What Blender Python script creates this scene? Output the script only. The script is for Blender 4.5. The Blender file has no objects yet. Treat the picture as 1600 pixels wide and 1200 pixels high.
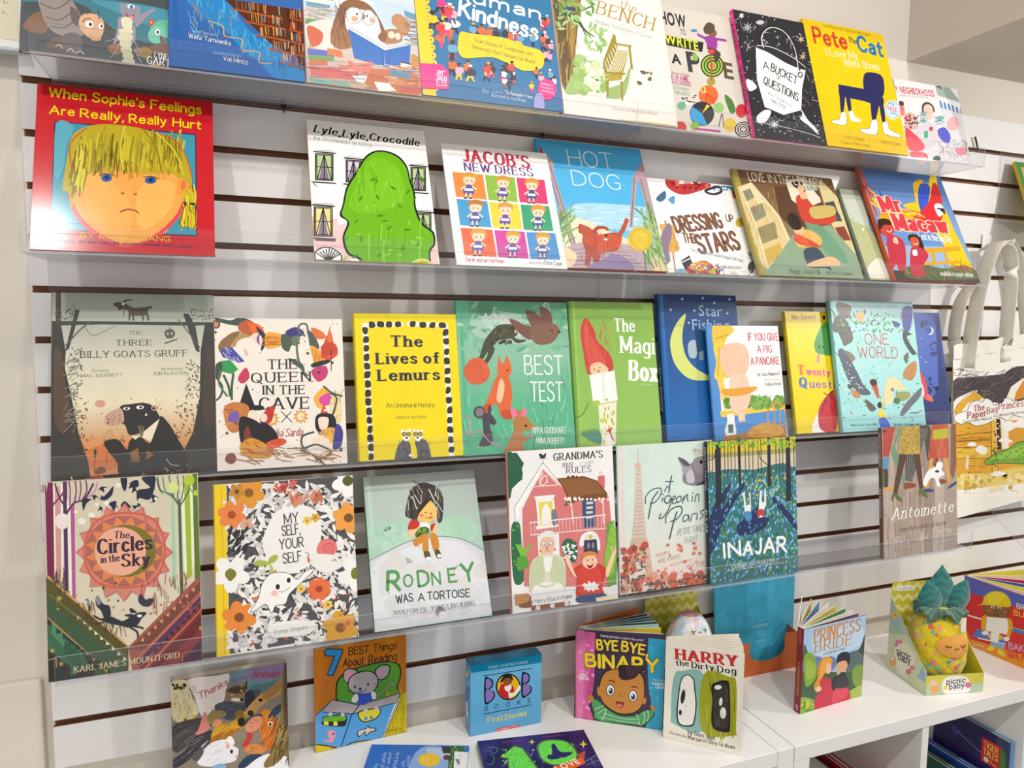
import bpy, bmesh, math, random
import numpy as np
from mathutils import Vector, Matrix, geometry

S = bpy.context.scene
COL = S.collection
rnd = random.Random(7)

# ---------------------------------------------------------------- camera
# the place: slatwall in the plane y = 0 (room towards -y), x to the right, z up, metres
F, YAW, PIT, ROL, DIST, EYE = 1112.7, 0.3635, -0.0931, 0.0101, 1.2625, 1.54
def _axes():
    f = Vector((math.sin(YAW)*math.cos(PIT), math.cos(YAW)*math.cos(PIT), math.sin(PIT)))
    r = f.cross(Vector((0, 0, 1))).normalized(); u = r.cross(f)
    return (math.cos(ROL)*r+math.sin(ROL)*u, -math.sin(ROL)*r+math.cos(ROL)*u, f)
AR, AU, AF = _axes()
CP = Vector((0, -DIST, EYE))
cd = bpy.data.cameras.new('camera'); cam = bpy.data.objects.new('camera', cd); COL.objects.link(cam)
cam.matrix_world = Matrix(((AR.x, AU.x, -AF.x, CP.x), (AR.y, AU.y, -AF.y, CP.y), (AR.z, AU.z, -AF.z, CP.z), (0, 0, 0, 1)))
cd.sensor_fit = 'HORIZONTAL'; cd.sensor_width = 36.0; cd.lens = F/1600*36; cd.clip_start = 0.02
S.camera = cam
def ray(x, y): return AF*F + AR*(x-800) - AU*(y-600)
def on_y(x, y, yy=0.0):
    d = ray(x, y); return CP + d*((yy+DIST)/d.y)
def on_z(x, y, zz):
    d = ray(x, y); return CP + d*((zz-EYE)/d.z)
def on_x(x, y, xx):
    d = ray(x, y); return CP + d*(xx/d.x)
def on_plane(x, y, p, n):
    d = ray(x, y); return CP + d*((p-CP).dot(n)/d.dot(n))

# ---------------------------------------------------------------- light
S.view_settings.view_transform = 'Standard'; S.view_settings.look = 'None'
S.view_settings.gamma = 1.0; S.view_settings.use_curve_mapping = False
S.view_settings.exposure = -0.07
w = bpy.data.worlds.new('shop_bounce'); S.world = w; w.use_nodes = True
w.node_tree.nodes['Background'].inputs[0].default_value = (1.0, 0.975, 0.955, 1)
w.node_tree.nodes['Background'].inputs[1].default_value = 0.74
def spot(name, loc, to, power, size=70, blend=.6, rad=.06, col=(1, .975, .94)):
    l = bpy.data.lights.new(name, 'SPOT'); l.energy = power; l.spot_size = math.radians(size); l.spot_blend = blend
    l.shadow_soft_size = rad; l.color = col
    o = bpy.data.objects.new(name, l); COL.objects.link(o); o.location = loc
    o.rotation_euler = (Vector(to)-Vector(loc)).to_track_quat('-Z', 'Y').to_euler(); return o
for x, tx, p in ((-.80, -.1, 84), (.35, .45, 76), (1.15, 1.05, 100)):
    spot('track_spotlight', (x, -1.95, 3.5), (tx, 0, 1.25), p, 75, 1.0, .06)
spot('recessed_spotlight', (2.35, -1.0, EYE+.585), (1.6, 0, 1.25), 62, 120, 1.0, .05)

# ---------------------------------------------------------------- materials
def lin(c):
    if isinstance(c, str):
        c = c.lstrip('#')
        if len(c) == 3: c = ''.join(k*2 for k in c)
        c = tuple(int(c[i:i+2], 16)/255 for i in (0, 2, 4))
    return tuple(v/12.92 if v <= .04045 else ((v+.055)/1.055)**2.4 for v in c)
MATS = {}
def mat(name, col, rough=.5, noise=0, nscale=60, bump=0, bscale=300, spec=.5, sheen=0, wave=None):
    if name in MATS: return MATS[name]
    m = bpy.data.materials.new(name); m.use_nodes = True; MATS[name] = m
    nt = m.node_tree; b = nt.nodes['Principled BSDF']
    b.inputs['Roughness'].default_value = rough; b.inputs['Specular IOR Level'].default_value = spec
    if sheen: b.inputs['Sheen Weight'].default_value = sheen
    tc = nt.nodes.new('ShaderNodeTexCoord')
    def N(t): return nt.nodes.new(t)
    if col == 'print':
        a = N('ShaderNodeVertexColor'); a.layer_name = 'Col'; src = a.outputs[0]
    else:
        a = N('ShaderNodeRGB'); a.outputs[0].default_value = (*lin(col), 1); src = a.outputs[0]
    if noise:
        n = N('ShaderNodeTexNoise'); n.inputs['Scale'].default_value = nscale; n.inputs['Detail'].default_value = 4
        nt.links.new(tc.outputs['Object'], n.inputs['Vector'])
        mr = N('ShaderNodeMapRange'); mr.inputs[1].default_value = .3; mr.inputs[2].default_value = .7
        mr.inputs[3].default_value = 1-noise; mr.inputs[4].default_value = 1+noise*.6
        nt.links.new(n.outputs[0], mr.inputs[0])
        mx = N('ShaderNodeVectorMath'); mx.operation = 'SCALE'
        nt.links.new(src, mx.inputs[0]); nt.links.new(mr.outputs[0], mx.inputs['Scale']); src = mx.outputs[0]
    nt.links.new(src, b.inputs['Base Color'])
    if bump or wave:
        if wave:
            n = N('ShaderNodeTexWave'); n.inputs['Scale'].default_value = wave[1]; n.bands_direction = wave[0]; n.inputs['Distortion'].default_value = 1.5
        else:
            n = N('ShaderNodeTexNoise'); n.inputs['Scale'].default_value = bscale; n.inputs['Detail'].default_value = 3
        nt.links.new(tc.outputs['Object'], n.inputs['Vector'])
        bp = N('ShaderNodeBump'); bp.inputs['Strength'].default_value = bump or .3; bp.inputs['Distance'].default_value = .001
        nt.links.new(n.outputs[0], bp.inputs['Height']); nt.links.new(bp.outputs[0], b.inputs['Normal'])
    return m
def clear(name, tint, edge=0.0, rough=.03):
    m = bpy.data.materials.new(name); m.use_nodes = True; MATS[name] = m
    nt = m.node_tree; nt.nodes.clear()
    out = nt.nodes.new('ShaderNodeOutputMaterial')
    t = nt.nodes.new('ShaderNodeBsdfTransparent'); t.inputs[0].default_value = (*tint, 1)
    g = nt.nodes.new('ShaderNodeBsdfGlossy'); g.inputs['Roughness'].default_value = rough
    fr = nt.nodes.new('ShaderNodeFresnel'); ge = nt.nodes.new('ShaderNodeNewGeometry'); io = nt.nodes.new('ShaderNodeMath')
    io.operation = 'MULTIPLY_ADD'; io.inputs[1].default_value = 1/1.26-1.26; io.inputs[2].default_value = 1.26   # same index from either side of the sheet
    nt.links.new(ge.outputs['Backfacing'], io.inputs[0]); nt.links.new(io.outputs[0], fr.inputs[0])
    mx = nt.nodes.new('ShaderNodeMixShader'); nt.links.new(fr.outputs[0], mx.inputs[0]); nt.links.new(t.outputs[0], mx.inputs[1]); nt.links.new(g.outputs[0], mx.inputs[2])
    src = mx.outputs[0]
    if edge:
        d = nt.nodes.new('ShaderNodeBsdfDiffuse'); d.inputs[0].default_value = (.80, .82, .86, 1)
        m2 = nt.nodes.new('ShaderNodeMixShader'); m2.inputs[0].default_value = edge
        nt.links.new(src, m2.inputs[1]); nt.links.new(d.outputs[0], m2.inputs[2]); src = m2.outputs[0]
    nt.links.new(src, out.inputs[0]); return m
M_GLOSS = mat('glossy_print', 'print', .16, .03, 40, spec=.22)
M_SATIN = mat('satin_print', 'print', .38, .04, 30)
M_MATTE = mat('matte_print', 'print', .6, .05, 30)
M_PAGE = mat('paper_pages', 'efe8d8', .8, .06, 80, .5, wave=('Y', 260))
M_SLAT = mat('white_laminate', 'edebe9', .32, .02, 8)
M_MDF = mat('brown_groove', '86583a', .7, .15, 90)
M_PLASTER = mat('cream_plaster', 'e0d8cc', .85, .03, 6, .25, 120)
M_PAINT = mat('beige_paint', 'd2c8bc', .8, .03, 5, .15, 150)
M_COUNTER = mat('white_melamine', 'f1efec', .3, .015, 10)
M_CLEAR = clear('clear_acrylic', (.98, .98, .985), .014)
M_EDGE = clear('acrylic_edge', (.9, .92, .95), .32, .1)

# ---------------------------------------------------------------- objects
def link(o, parent=None):
    COL.objects.link(o)
    if parent is not None: o.parent = parent
    return o
def tag(o, label, cat=None, group=None, kind=None):
    if label: o['label'] = label
    if cat: o['category'] = cat
    if group: o['group'] = group
    if kind: o['kind'] = kind
    return o
def empty(name, M, label, cat, group=None):
    o = bpy.data.objects.new(name, None); o.empty_display_size = .02; link(o)
    o.matrix_world = M if isinstance(M, Matrix) else Matrix.Translation(M)
    return tag(o, label, cat, group)
class MB:
    """collects shapes with a colour per face into ONE mesh"""
    def __init__(s): s.v = []; s.f = []; s.c = []; s.m = []; s.sm = []
    def add(s, vs, fs, col='fff', mi=0, smooth=False):
        o = len(s.v); s.v += [tuple(p) for p in vs]; c = lin(col) if isinstance(col, str) else col
        for f in fs: s.f.append([i+o for i in f]); s.c.append(c); s.m.append(mi); s.sm.append(smooth)
    def box(s, x0, y0, z0, x1, y1, z1, col='fff', mi=0, M=None):
        vs = [Vector((x, y, z)) for z in (z0, z1) for y in (y0, y1) for x in (x0, x1)]
        if M: vs = [M @ p for p in vs]
        s.add(vs, [(0, 2, 3, 1), (4, 5, 7, 6), (0, 1, 5, 4), (2, 6, 7, 3), (0, 4, 6, 2), (1, 3, 7, 5)], col, mi)
    def prism(s, pts, axis, a, b, col='fff', mi=0):
        """closed 2-D outline pushed along an axis from a to b"""
        def P(p, t): return {'x': (t, p[0], p[1]), 'y': (p[0], t, p[1]), 'z': (p[0], p[1], t)}[axis]
        n = len(pts); vs = [P(p, a) for p in pts]+[P(p, b) for p in pts]
        fs = [(i, (i+1) % n, n+(i+1) % n, n+i) for i in range(n)]
        tr = geometry.tessellate_polygon([[Vector((p[0], p[1], 0)) for p in pts]])
        fs += [tuple(t) for t in tr]+[tuple(n+i for i in reversed(t)) for t in tr]
        s.add(vs, fs, col, mi)
    def tube(s, pts, rad, n=8, col='fff', mi=0, flat=1.0):
        pts = [Vector(p) for p in pts]; rads = rad if isinstance(rad, (list, tuple)) else [rad]*len(pts)
        vs = []; fs = []; up = Vector((0, 0, 1))
        for i, p in enumerate(pts):
            t = (pts[min(i+1, len(pts)-1)]-pts[max(i-1, 0)]).normalized()
            a = t.cross(up if abs(t.z) < .95 else Vector((1, 0, 0))).normalized(); b = t.cross(a)
            for k in range(n):
                q = 2*math.pi*k/n; vs.append(p+(a*math.cos(q)+b*math.sin(q)*flat)*rads[i])
        for i in range(len(pts)-1):
            for k in range(n): fs.append((i*n+k, i*n+(k+1) % n, (i+1)*n+(k+1) % n, (i+1)*n+k))
        fs += [tuple(range(n-1, -1, -1)), tuple(range((len(pts)-1)*n, len(pts)*n))]
        s.add(vs, fs, col, mi, True)
    def grid(s, rows, col='fff', mi=0, smooth=True, colf=None, closed=False):
        n = len(rows[0]); o = len(s.v)
        for r in rows: s.v += [tuple(p) for p in r]
        for i in range(len(rows)-1):
            for k in range(n if closed else n-1):
                k2 = (k+1) % n
                s.f.append([o+i*n+k, o+i*n+k2, o+(i+1)*n+k2, o+(i+1)*n+k]); s.m.append(mi); s.sm.append(smooth)
                c = colf(i, k) if colf else col; s.c.append(lin(c) if isinstance(c, str) else c)
    def build(s, name, mats, parent=None, bevel=0, mods=()):
        me = bpy.data.meshes.new(name); me.from_pydata(s.v, [], s.f)
        for m in (mats if isinstance(mats, (list, tuple)) else [mats]): me.materials.append(m)
        me.polygons.foreach_set('material_index', s.m); me.polygons.foreach_set('use_smooth', s.sm)
        at = me.color_attributes.new('Col', 'FLOAT_COLOR', 'CORNER'); buf = []
        for f, c in zip(s.f, s.c): buf += [c[0], c[1], c[2], 1.0]*len(f)
        at.data.foreach_set('color', buf); me.update()
        o = bpy.data.objects.new(name, me); link(o, parent)
        if bevel:
            b = o.modifiers.new('bevel', 'BEVEL'); b.width = bevel; b.segments = 2; b.limit_method = 'ANGLE'
        return o
# ---------------------------------------------------------------- lettering: pen-stroke alphabet
GL = {
'A': '0 0 4 10 8 0;1.5 3.5 6.5 3.5', 'B': '0 0 0 10;~0 10 4.5 9.8 5.5 7.7 4.2 5.6 0 5.3;~0 5.3 5 5 6.5 2.7 5 .2 0 0',
'C': '~7 8.2 5.5 9.8 3.5 10 1 8.5 0 5 1 1.5 3.5 0 5.5 .2 7 1.8', 'D': '0 0 0 10;~0 10 3.5 9.9 6.5 8 7.3 5 6.5 2 3.5 .1 0 0',
'E': '0 0 0 10;0 10 6 10;0 0 6 0;0 5.3 4.8 5.3', 'F': '0 0 0 10;0 10 6 10;0 5.3 4.8 5.3',
'G': '~7 8.2 5.5 9.8 3.5 10 1 8.5 0 5 1 1.5 3.5 0 5.5 .3 7 1.5;7 1 7 4.5;4.5 4.5 7 4.5', 'H': '0 0 0 10;7 0 7 10;0 5.2 7 5.2', 'I': '0 0 0 10',
'J': '~3.5 10 3.5 6 3.5 2.5 2.5 .3 1 0 0 1', 'K': '0 0 0 10;6.3 10 0 4.2;2 6 6.8 0', 'L': '0 10 0 0;0 0 5.5 0',
'M': '0 0 0 10;0 10 4.5 1.5 9 10;9 10 9 0', 'N': '0 0 0 10;0 10 7 0;7 0 7 10', 'O': '~3.8 10 1 8.6 0 5 1 1.4 3.8 0 6.6 1.4 7.6 5 6.6 8.6 3.8 10',
'P': '0 0 0 10;~0 10 4.5 9.9 6 7.4 4.5 4.8 0 4.6', 'Q': '~3.8 10 1 8.6 0 5 1 1.4 3.8 0 6.6 1.4 7.6 5 6.6 8.6 3.8 10;4.2 2.6 8 -1.4',
'R': '0 0 0 10;~0 10 4.5 9.9 6 7.4 4.5 4.8 0 4.6;2.8 4.6 6.8 0', 'S': '~6 8.4 4.8 9.8 3 10 1 9.3 .3 7.6 1.2 6 3.2 5.1 5.4 4.1 6.4 2.4 5.5 .6 3.2 0 1.2 .4 0 1.9',
'T': '3.5 0 3.5 10;0 10 7 10', 'U': '~0 10 0 6 .1 3 1.2 .7 3.5 0 5.8 .7 6.9 3 7 6 7 10', 'V': '0 10 3.8 0 7.6 10', 'W': '0 10 2.8 0 5.5 9 8.2 0 11 10',
'X': '0 10 6.8 0;6.8 10 0 0', 'Y': '0 10 3.6 4.8 7.2 10;3.6 4.8 3.6 0', 'Z': '0 10 6.5 10;6.5 10 0 0;0 0 6.5 0',
'a': '~.6 5.6 2.3 6.6 4.2 6 4.7 4.4 4.7 2 4.7 0;~4.7 3.8 2 3.5 .3 2.3 .4 .7 1.8 0 3.6 .5 4.7 1.8', 'b': '0 10 0 0;~0 4.8 1.2 6.2 3 6.6 4.8 5.4 5.4 3.3 4.8 1.2 3 0 1.2 .4 0 1.8',
'c': '~4.8 5.4 3.5 6.5 2.5 6.6 .8 5.6 0 3.3 .8 1 2.6 0 3.8 .2 4.9 1.3', 'd': '5.2 10 5.2 0;~5.2 4.8 4 6.2 2.4 6.6 .6 5.4 0 3.3 .6 1.2 2.4 0 4.2 .5 5.2 1.8',
'e': '.1 3.6 5.1 3.6;~5.1 3.6 4.6 5.7 2.7 6.6 .8 5.6 0 3.3 .8 1 2.7 0 4 .3 5 1.4', 'f': '~4 9.6 3 10.1 2 9.4 1.7 8 1.7 5 1.7 0;0 6.3 3.6 6.3',
'g': '~5.2 4.8 4 6.2 2.4 6.6 .6 5.4 0 3.3 .6 1.2 2.4 0 4.2 .5 5.2 1.8;~5.2 6.4 5.2 2 5.1 -1 4.3 -2.7 2.5 -3.1 .5 -2.4', 'h': '0 10 0 0;~0 4.5 1.3 6.1 3 6.6 4.5 5.8 4.9 4 4.9 0',
'i': '0 6.6 0 0;0 9.2 0 9.3', 'j': '~1.5 6.6 1.5 2 1.5 -1 1 -2.7 -.5 -3;1.5 9.2 1.5 9.3', 'k': '0 10 0 0;4.5 6.6 0 2.6;1.6 4 5 0', 'l': '0 10 0 0',
'm': '0 6.6 0 0;~0 4.5 1.2 6.2 2.6 6.6 3.8 5.8 4.1 4 4.1 0;~4.1 4.5 5.3 6.2 6.7 6.6 7.9 5.8 8.2 4 8.2 0', 'n': '0 6.6 0 0;~0 4.5 1.3 6.1 3 6.6 4.5 5.8 4.9 4 4.9 0',
'o': '~2.7 6.6 .8 5.6 0 3.3 .8 1 2.7 0 4.6 1 5.4 3.3 4.6 5.6 2.7 6.6', 'p': '0 6.6 0 -3;~0 4.8 1.2 6.2 3 6.6 4.8 5.4 5.4 3.3 4.8 1.2 3 0 1.2 .4 0 1.8',
'q': '5.2 6.6 5.2 -3;~5.2 4.8 4 6.2 2.4 6.6 .6 5.4 0 3.3 .6 1.2 2.4 0 4.2 .5 5.2 1.8', 'r': '0 6.6 0 0;~0 4.3 .9 6 2.2 6.6 3.4 6.2',
's': '~4.2 5.4 3.2 6.5 2 6.6 .6 5.9 .5 4.5 2.2 3.6 3.9 2.8 4.4 1.5 3.6 .3 2.1 0 .8 .3 0 1.4', 't': '~1.6 9 1.6 5 1.6 1.6 2.4 .2 3.8 .4;0 6.4 3.7 6.4',
'u': '~0 6.6 0 2.5 .6 .6 2.1 0 3.7 .6 4.9 2.2;4.9 6.6 4.9 0', 'v': '0 6.6 2.5 0 5 6.6', 'w': '0 6.6 2 0 4 6.3 6 0 8 6.6', 'x': '0 6.6 4.8 0;4.8 6.6 0 0',
'y': '0 6.6 2.6 .3;5 6.6 2 -1.6 .2 -3', 'z': '0 6.5 4.5 6.5;4.5 6.5 0 0;0 0 4.6 0',
'0': '~3.2 10 .9 8.4 0 5 .9 1.6 3.2 0 5.5 1.6 6.4 5 5.5 8.4 3.2 10', '1': '0 8 2 10;2 10 2 0', '2': '~0 8 1.2 9.7 3 10 5 9.2 5.5 7.4 4 4.8 0 0;0 0 6 0',
'4': '4.5 0 4.5 10;4.5 10 0 3 6.3 3', '7': '0 10 6 10;6 10 2 0', ',': '.6 .4 0 -1.8', '.': '0 .2 0 .3', "'": '0 10 0 7.6', '-': '0 3.8 3.4 3.8', ':': '0 1 0 1.1;0 6 0 6.1',
'!': '0 10 0 3;0 .2 0 .3', '&': '~6.5 0 2 6.5 1.8 9 3.4 10 4.8 8.6 3.6 6 .8 4 .2 2 2 0 4.5 .6 6.5 4', '"': '0 10 0 8;1.6 10 1.6 8', '#': '2 0 3 10;5 0 6 10;0 3.5 8 3.5;0 6.8 8 6.8'}
def crom(p, n, closed=False):
    """Catmull-Rom through the points"""
    m = len(p)
    if m < 3: return list(p)
    out = []
    for i in range(m if closed else m-1):
        if closed: a, b, c, d = p[i-1], p[i], p[(i+1) % m], p[(i+2) % m]
        else: a, b, c, d = p[max(i-1, 0)], p[i], p[i+1], p[min(i+2, m-1)]
        for k in range(n):
            t = k/n; t2 = t*t; t3 = t2*t
            out.append(tuple(.5*(2*b[j]+(c[j]-a[j])*t+(2*a[j]-5*b[j]+4*c[j]-d[j])*t2+(3*b[j]-a[j]-3*c[j]+d[j])*t3) for j in (0, 1)))
    if not closed: out.append(tuple(p[-1]))
    return out
def glyph(ch, n):
    out = []
    for st in GL.get(ch, '').split(';'):
        if not st: continue
        sm = st[0] == '~'; v = [float(k) for k in st.lstrip('~').split()]
        p = list(zip(v[::2], v[1::2])); out.append(crom(p, n) if sm else p)
    return out
def hull(ps):
    ps = sorted(set(ps))
    if len(ps) < 3: return ps
    def half(q):
        h = []
        for p in q:
            while len(h) > 1 and (h[-1][0]-h[-2][0])*(p[1]-h[-2][1])-(h[-1][1]-h[-2][1])*(p[0]-h[-2][0]) <= 0: h.pop()
            h.append(p)
        return h[:-1]
    return half(ps)+half(ps[::-1])
# built-in sans face, one mesh per letter
SANS = {}
def sans(ch, bold):
    k = (ch, bold)
    if k not in SANS:
        cu = bpy.data.curves.new('letter', 'FONT'); cu.body = ch; cu.size = 13.7; cu.offset = bold; cu.resolution_u = 3
        ob = bpy.data.objects.new('letter', cu); me = ob.to_mesh()
        if me is None or len(me.vertices) == 0: SANS[k] = ([], [], 3.2)
        else:
            vs = [(v.co.x, v.co.y) for v in me.vertices]; x0 = min(v[0] for v in vs); x1 = max(v[0] for v in vs)
            SANS[k] = ([(x-x0, y) for x, y in vs], [tuple(p.vertices) for p in me.polygons], x1-x0)
        ob.to_mesh_clear(); bpy.data.objects.remove(ob); bpy.data.curves.remove(cu)
    return SANS[k]

def homography(src, dst):
    A = []; b = []
    for (x, y), (u, v) in zip(src, dst):
        A.append([x, y, 1, 0, 0, 0, -u*x, -u*y]); b.append(u); A.append([0, 0, 0, x, y, 1, -v*x, -v*y]); b.append(v)
    h = np.linalg.solve(np.array(A, float), np.array(b, float)); return np.append(h, 1).reshape(3, 3)
class Art:
    """printed picture on a flat panel: u right, v up, metres; coordinates come in the panel's own drawing frame"""
    def __init__(s, mb, quad, W, H, mi=0, step=3.5e-6):
        s.mb = mb; s.W = W; s.H = H; s.mi = mi; s.d = 2e-5; s.step = step; s.sg = 0; s.ox = s.oy = 0; s.sc = 4.0
        s.h = homography(quad, [(0, H), (W, H), (W, 0), (0, 0)])
    def uv(s, x, y):
        x = s.ox+x/s.sc; y = s.oy+y/s.sc
        a = s.h @ (x, y, 1.0); return (a[0]/a[2], a[1]/a[2])
    def scale(s, x, y):
        a = s.uv(x, y); b = s.uv(x, y-4); return math.hypot(a[0]-b[0], a[1]-b[1])/4
    def clip(s, p):
        for ax, lim, sg in ((0, 0, 1), (0, s.W, -1), (1, 0, 1), (1, s.H, -1)):
            if not p: return p
            ins = [(q[ax]-lim)*sg >= -1e-9 for q in p]
            if all(ins): continue
            out = []
            for i in range(len(p)):
                a, b = p[i-1], p[i]
                if ins[i-1] != ins[i]:
                    t = (lim-a[ax])/(b[ax]-a[ax]); out.append((a[0]+(b[0]-a[0])*t, a[1]+(b[1]-a[1])*t))
                if ins[i]: out.append(b)
            p = out
        return p
    def face(s, p, c):
        p = s.clip(p)
        if len(p) < 3: return
        if sum(p[i-1][0]*p[i][1]-p[i][0]*p[i-1][1] for i in range(len(p))) < 0: p = p[::-1]
        s.mb.add([(q[0], q[1], s.d) for q in p], [tuple(range(len(p)))], c, s.mi)
    def up(s): s.d += s.step
    def poly(s, p, c):
        c = lin(c) if isinstance(c, str) else c; s.up()
        for t in geometry.tessellate_polygon([[Vector((q[0], q[1], 0)) for q in p]]): s.face([p[i] for i in t], c)
    def stroke(s, p, wd, c, lift=True, ratio=1.0, ang=0.0):
        c = lin(c) if isinstance(c, str) else c
        if lift: s.up()
        n = 8 if wd > .0009 else 6
        ca, sa = math.cos(ang), math.sin(ang); pen = []
        for k in range(n):
            q = 2*math.pi*(k+.5)/n; a = math.cos(q)*wd/2; b = math.sin(q)*wd/2*ratio
            pen.append((a*ca-b*sa, a*sa+b*ca))
        for i in range(len(p)-1):
            a, b = p[i], p[i+1]; s.sg = (s.sg+1) % 8; d0 = s.d; s.d = d0+s.sg*1e-6   # overlapping pen marks never share a plane
            s.face(hull([(a[0]+q[0], a[1]+q[1]) for q in pen]+[(b[0]+q[0], b[1]+q[1]) for q in pen]), c); s.d = d0
        if lift: s.d += 8e-6
    def ell(s, x, y, rx, ry, c, rot=0, n=22):
        p = []
        for k in range(n):
            q = 2*math.pi*k/n; a = rx*math.cos(q); b = ry*math.sin(q); r = math.radians(rot)
            p.append(s.uv(x+a*math.cos(r)-b*math.sin(r), y+a*math.sin(r)+b*math.cos(r)))
        s.up(); s.face(p, lin(c) if isinstance(c, str) else c)
    def text(s, style, c, x0, y0, x1, y1, h, txt):
        c = lin(c) if isinstance(c, str) else c; s.up()
        P0 = s.uv(x0, y0); P1 = s.uv(x1, y1); L = math.hypot(P1[0]-P0[0], P1[1]-P0[1])
        d = ((P1[0]-P0[0])/L, (P1[1]-P0[1])/L); u = (-d[1], d[0])
        k = s.scale((x0+x1)/2, (y0+y1)/2)*h/10
        it = style.endswith('i'); st = style.rstrip('i'); kind = st[0]; wt = float(st[1:] or 10)/10*(.74 if kind == 'H' else 1.18 if kind == 'S' else 1)
        if kind == 'X':      # print too small to read: a row of little marks
            R = random.Random(len(txt)+int(x0)); m = len(txt)
            for i, ch in enumerate(txt):
                if ch == ' ': continue
                a = L*(i+.15)/m; b = L*(i+.7)/m; y_ = R.choice((.62, .66, 1.0))*k*10; q = lambda p, v: (P0[0]+d[0]*p+u[0]*v, P0[1]+d[1]*p+u[1]*v)
                s.stroke([q(a, 0), q(a, y_)], wt*k, c, False); s.stroke([q(a, y_*R.uniform(.3, 1)), q(b, y_*R.uniform(0, .8))], wt*k, c, False)
            s.d += 8e-6; return
        n = 4 if h > 30 else 2
        gap = {'B': 1.3, 'H': 2.2, 'S': 2.6}[kind]+(wt-1)*.55*(kind != 'B')
        if kind == 'S': gap += .5
        items = []; x = 0
        for ch in txt:
            if ch == ' ': x += 4.2; continue
            if kind == 'B':
                vs, fs, wd = sans(ch, round((wt-1)*.35, 3)); items.append((x, vs, fs)); x += wd+gap
            else:
                g = glyph(ch, n)
                if not g: continue
                wd = max(q[0] for a in g for q in a); items.append((x, ch, g)); x += wd+gap
        T = max(x-gap, .1); sx = L/T; sh = .22 if it else 0
        if len(txt) == 1: sx = k
        def M(q): 
            a = (q[0]+sh*q[1]*k/sx)*sx; b = q[1]*k
            return (P0[0]+d[0]*a+u[0]*b, P0[1]+d[1]*a+u[1]*b)
        ang = math.atan2(d[1], d[0])
        for X, g, e in items:
            if kind == 'B':
                for f in e: s.face([M((g[i][0]+X, g[i][1])) for i in f], c)
                continue
            for a in e:
                q = [(p[0]+X, p[1]) for p in a]
                if kind == 'H': s.stroke([M(p) for p in q], wt*k, c, False)
                else:
                    s.stroke([M(p) for p in q], wt*k, c, False, .38 if wt > 1 else .5, ang-.12)
                    for e0, e1 in ((q[0], q[1]), (q[-1], q[-2])):
                        dx, dy = e1[0]-e0[0], e1[1]-e0[1]; r = .85+wt*.5; th = .42*k+wt*.08*k
                        if abs(dy) > 1.2*abs(dx) and len(a) < 4 or (abs(dy) > 3*abs(dx) and min(abs(e0[1]), abs(e0[1]-10), abs(e0[1]-6.6)) < .1):
                            if math.hypot(dx, dy) < .5: continue
                            l, rr = (r, r*.35) if (e0[1] > 4 and g in 'bdhijklmnpru') else (r, r)
                            s.stroke([M((e0[0]-l, e0[1])), M((e0[0]+rr, e0[1]))], th, c, False)
                        elif len(a) == 2 and g in 'EFLTZz' and abs(dy) < .1 and math.hypot(dx, dy) > 2 and e0[0] > X+.3 or (len(a) == 2 and g == 'T' and abs(dy) < .1):
                            sg = -1 if e0[1] > 6 else 1
                            s.stroke([M((e0[0], e0[1])), M((e0[0], e0[1]+sg*1.7))], th*1.2, c, False)
        s.d += 8e-6
    def run(s, src):
        if not src: return
        for ln in src.strip().split('\n'):
            ln = ln.strip()
            if not ln or ln[0] == '#': continue
            op, *a = ln.split()
            if op == 'o':
                s.ox, s.oy = float(a[0]), float(a[1]); s.sc = float(a[2]) if len(a) > 2 else 4.0
            elif op in 'ps':
                v = [float(k) for k in a[1:]]; p = list(zip(v[::2], v[1::2]))
                if op == 's': p = crom(p, 5, True)
                s.poly([s.uv(*q) for q in p], a[0])
            elif op in 'lck':
                v = [float(k) for k in a[2:]]; p = list(zip(v[::2], v[1::2])); m = p[len(p)//2]
                if op == 'c': p = crom(p, 5)
                if op == 'k': p = crom(p, 5, True); p.append(p[0])
                s.stroke([s.uv(*q) for q in p], float(a[0])*s.scale(*m), a[1])
            elif op == 'e': s.ell(*[float(k) for k in a[1:5]], a[0], float(a[5]) if len(a) > 5 else 0)
            elif op == 't': s.text(a[0], a[1], *[float(k) for k in a[2:7]], ' '.join(a[7:]))
            elif op == 'z':      # star: colour x y r points inner
                x, y, r = [float(k) for k in a[1:4]]; n = int(a[4]); q = float(a[5]) if len(a) > 5 else .45
                s.poly([s.uv(x+r*(1 if i % 2 == 0 else q)*math.sin(math.pi*i/n), y-r*(1 if i % 2 == 0 else q)*math.cos(math.pi*i/n)) for i in range(2*n)], a[0])
            elif op == 'f':      # flower: petals/centre x y r n
                c1, c2 = a[0].split('/'); x, y, r = [float(k) for k in a[1:4]]; n = int(a[4])
                for i in range(n):
                    q = 2*math.pi*i/n+.3; s.ell(x+r*.58*math.cos(q), y+r*.58*math.sin(q), r*.48, r*.38, c1, math.degrees(q), 12)
                s.ell(x, y, r*.3, r*.3, c2, 0, 12)
            elif op == 'd':      # scatter: colours n seed rmin rmax x0 y0 x1 y1 kind [angle]
                s.base = s.d; cs = a[0].split('/'); n = int(a[1]); R = random.Random(int(a[2])); r0, r1, x0, y0, x1, y1 = [float(k) for k in a[3:9]]
                kd = a[9] if len(a) > 9 else 'e'; an = float(a[10]) if len(a) > 10 else None; sp = float(a[11]) if len(a) > 11 else 25
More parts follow.
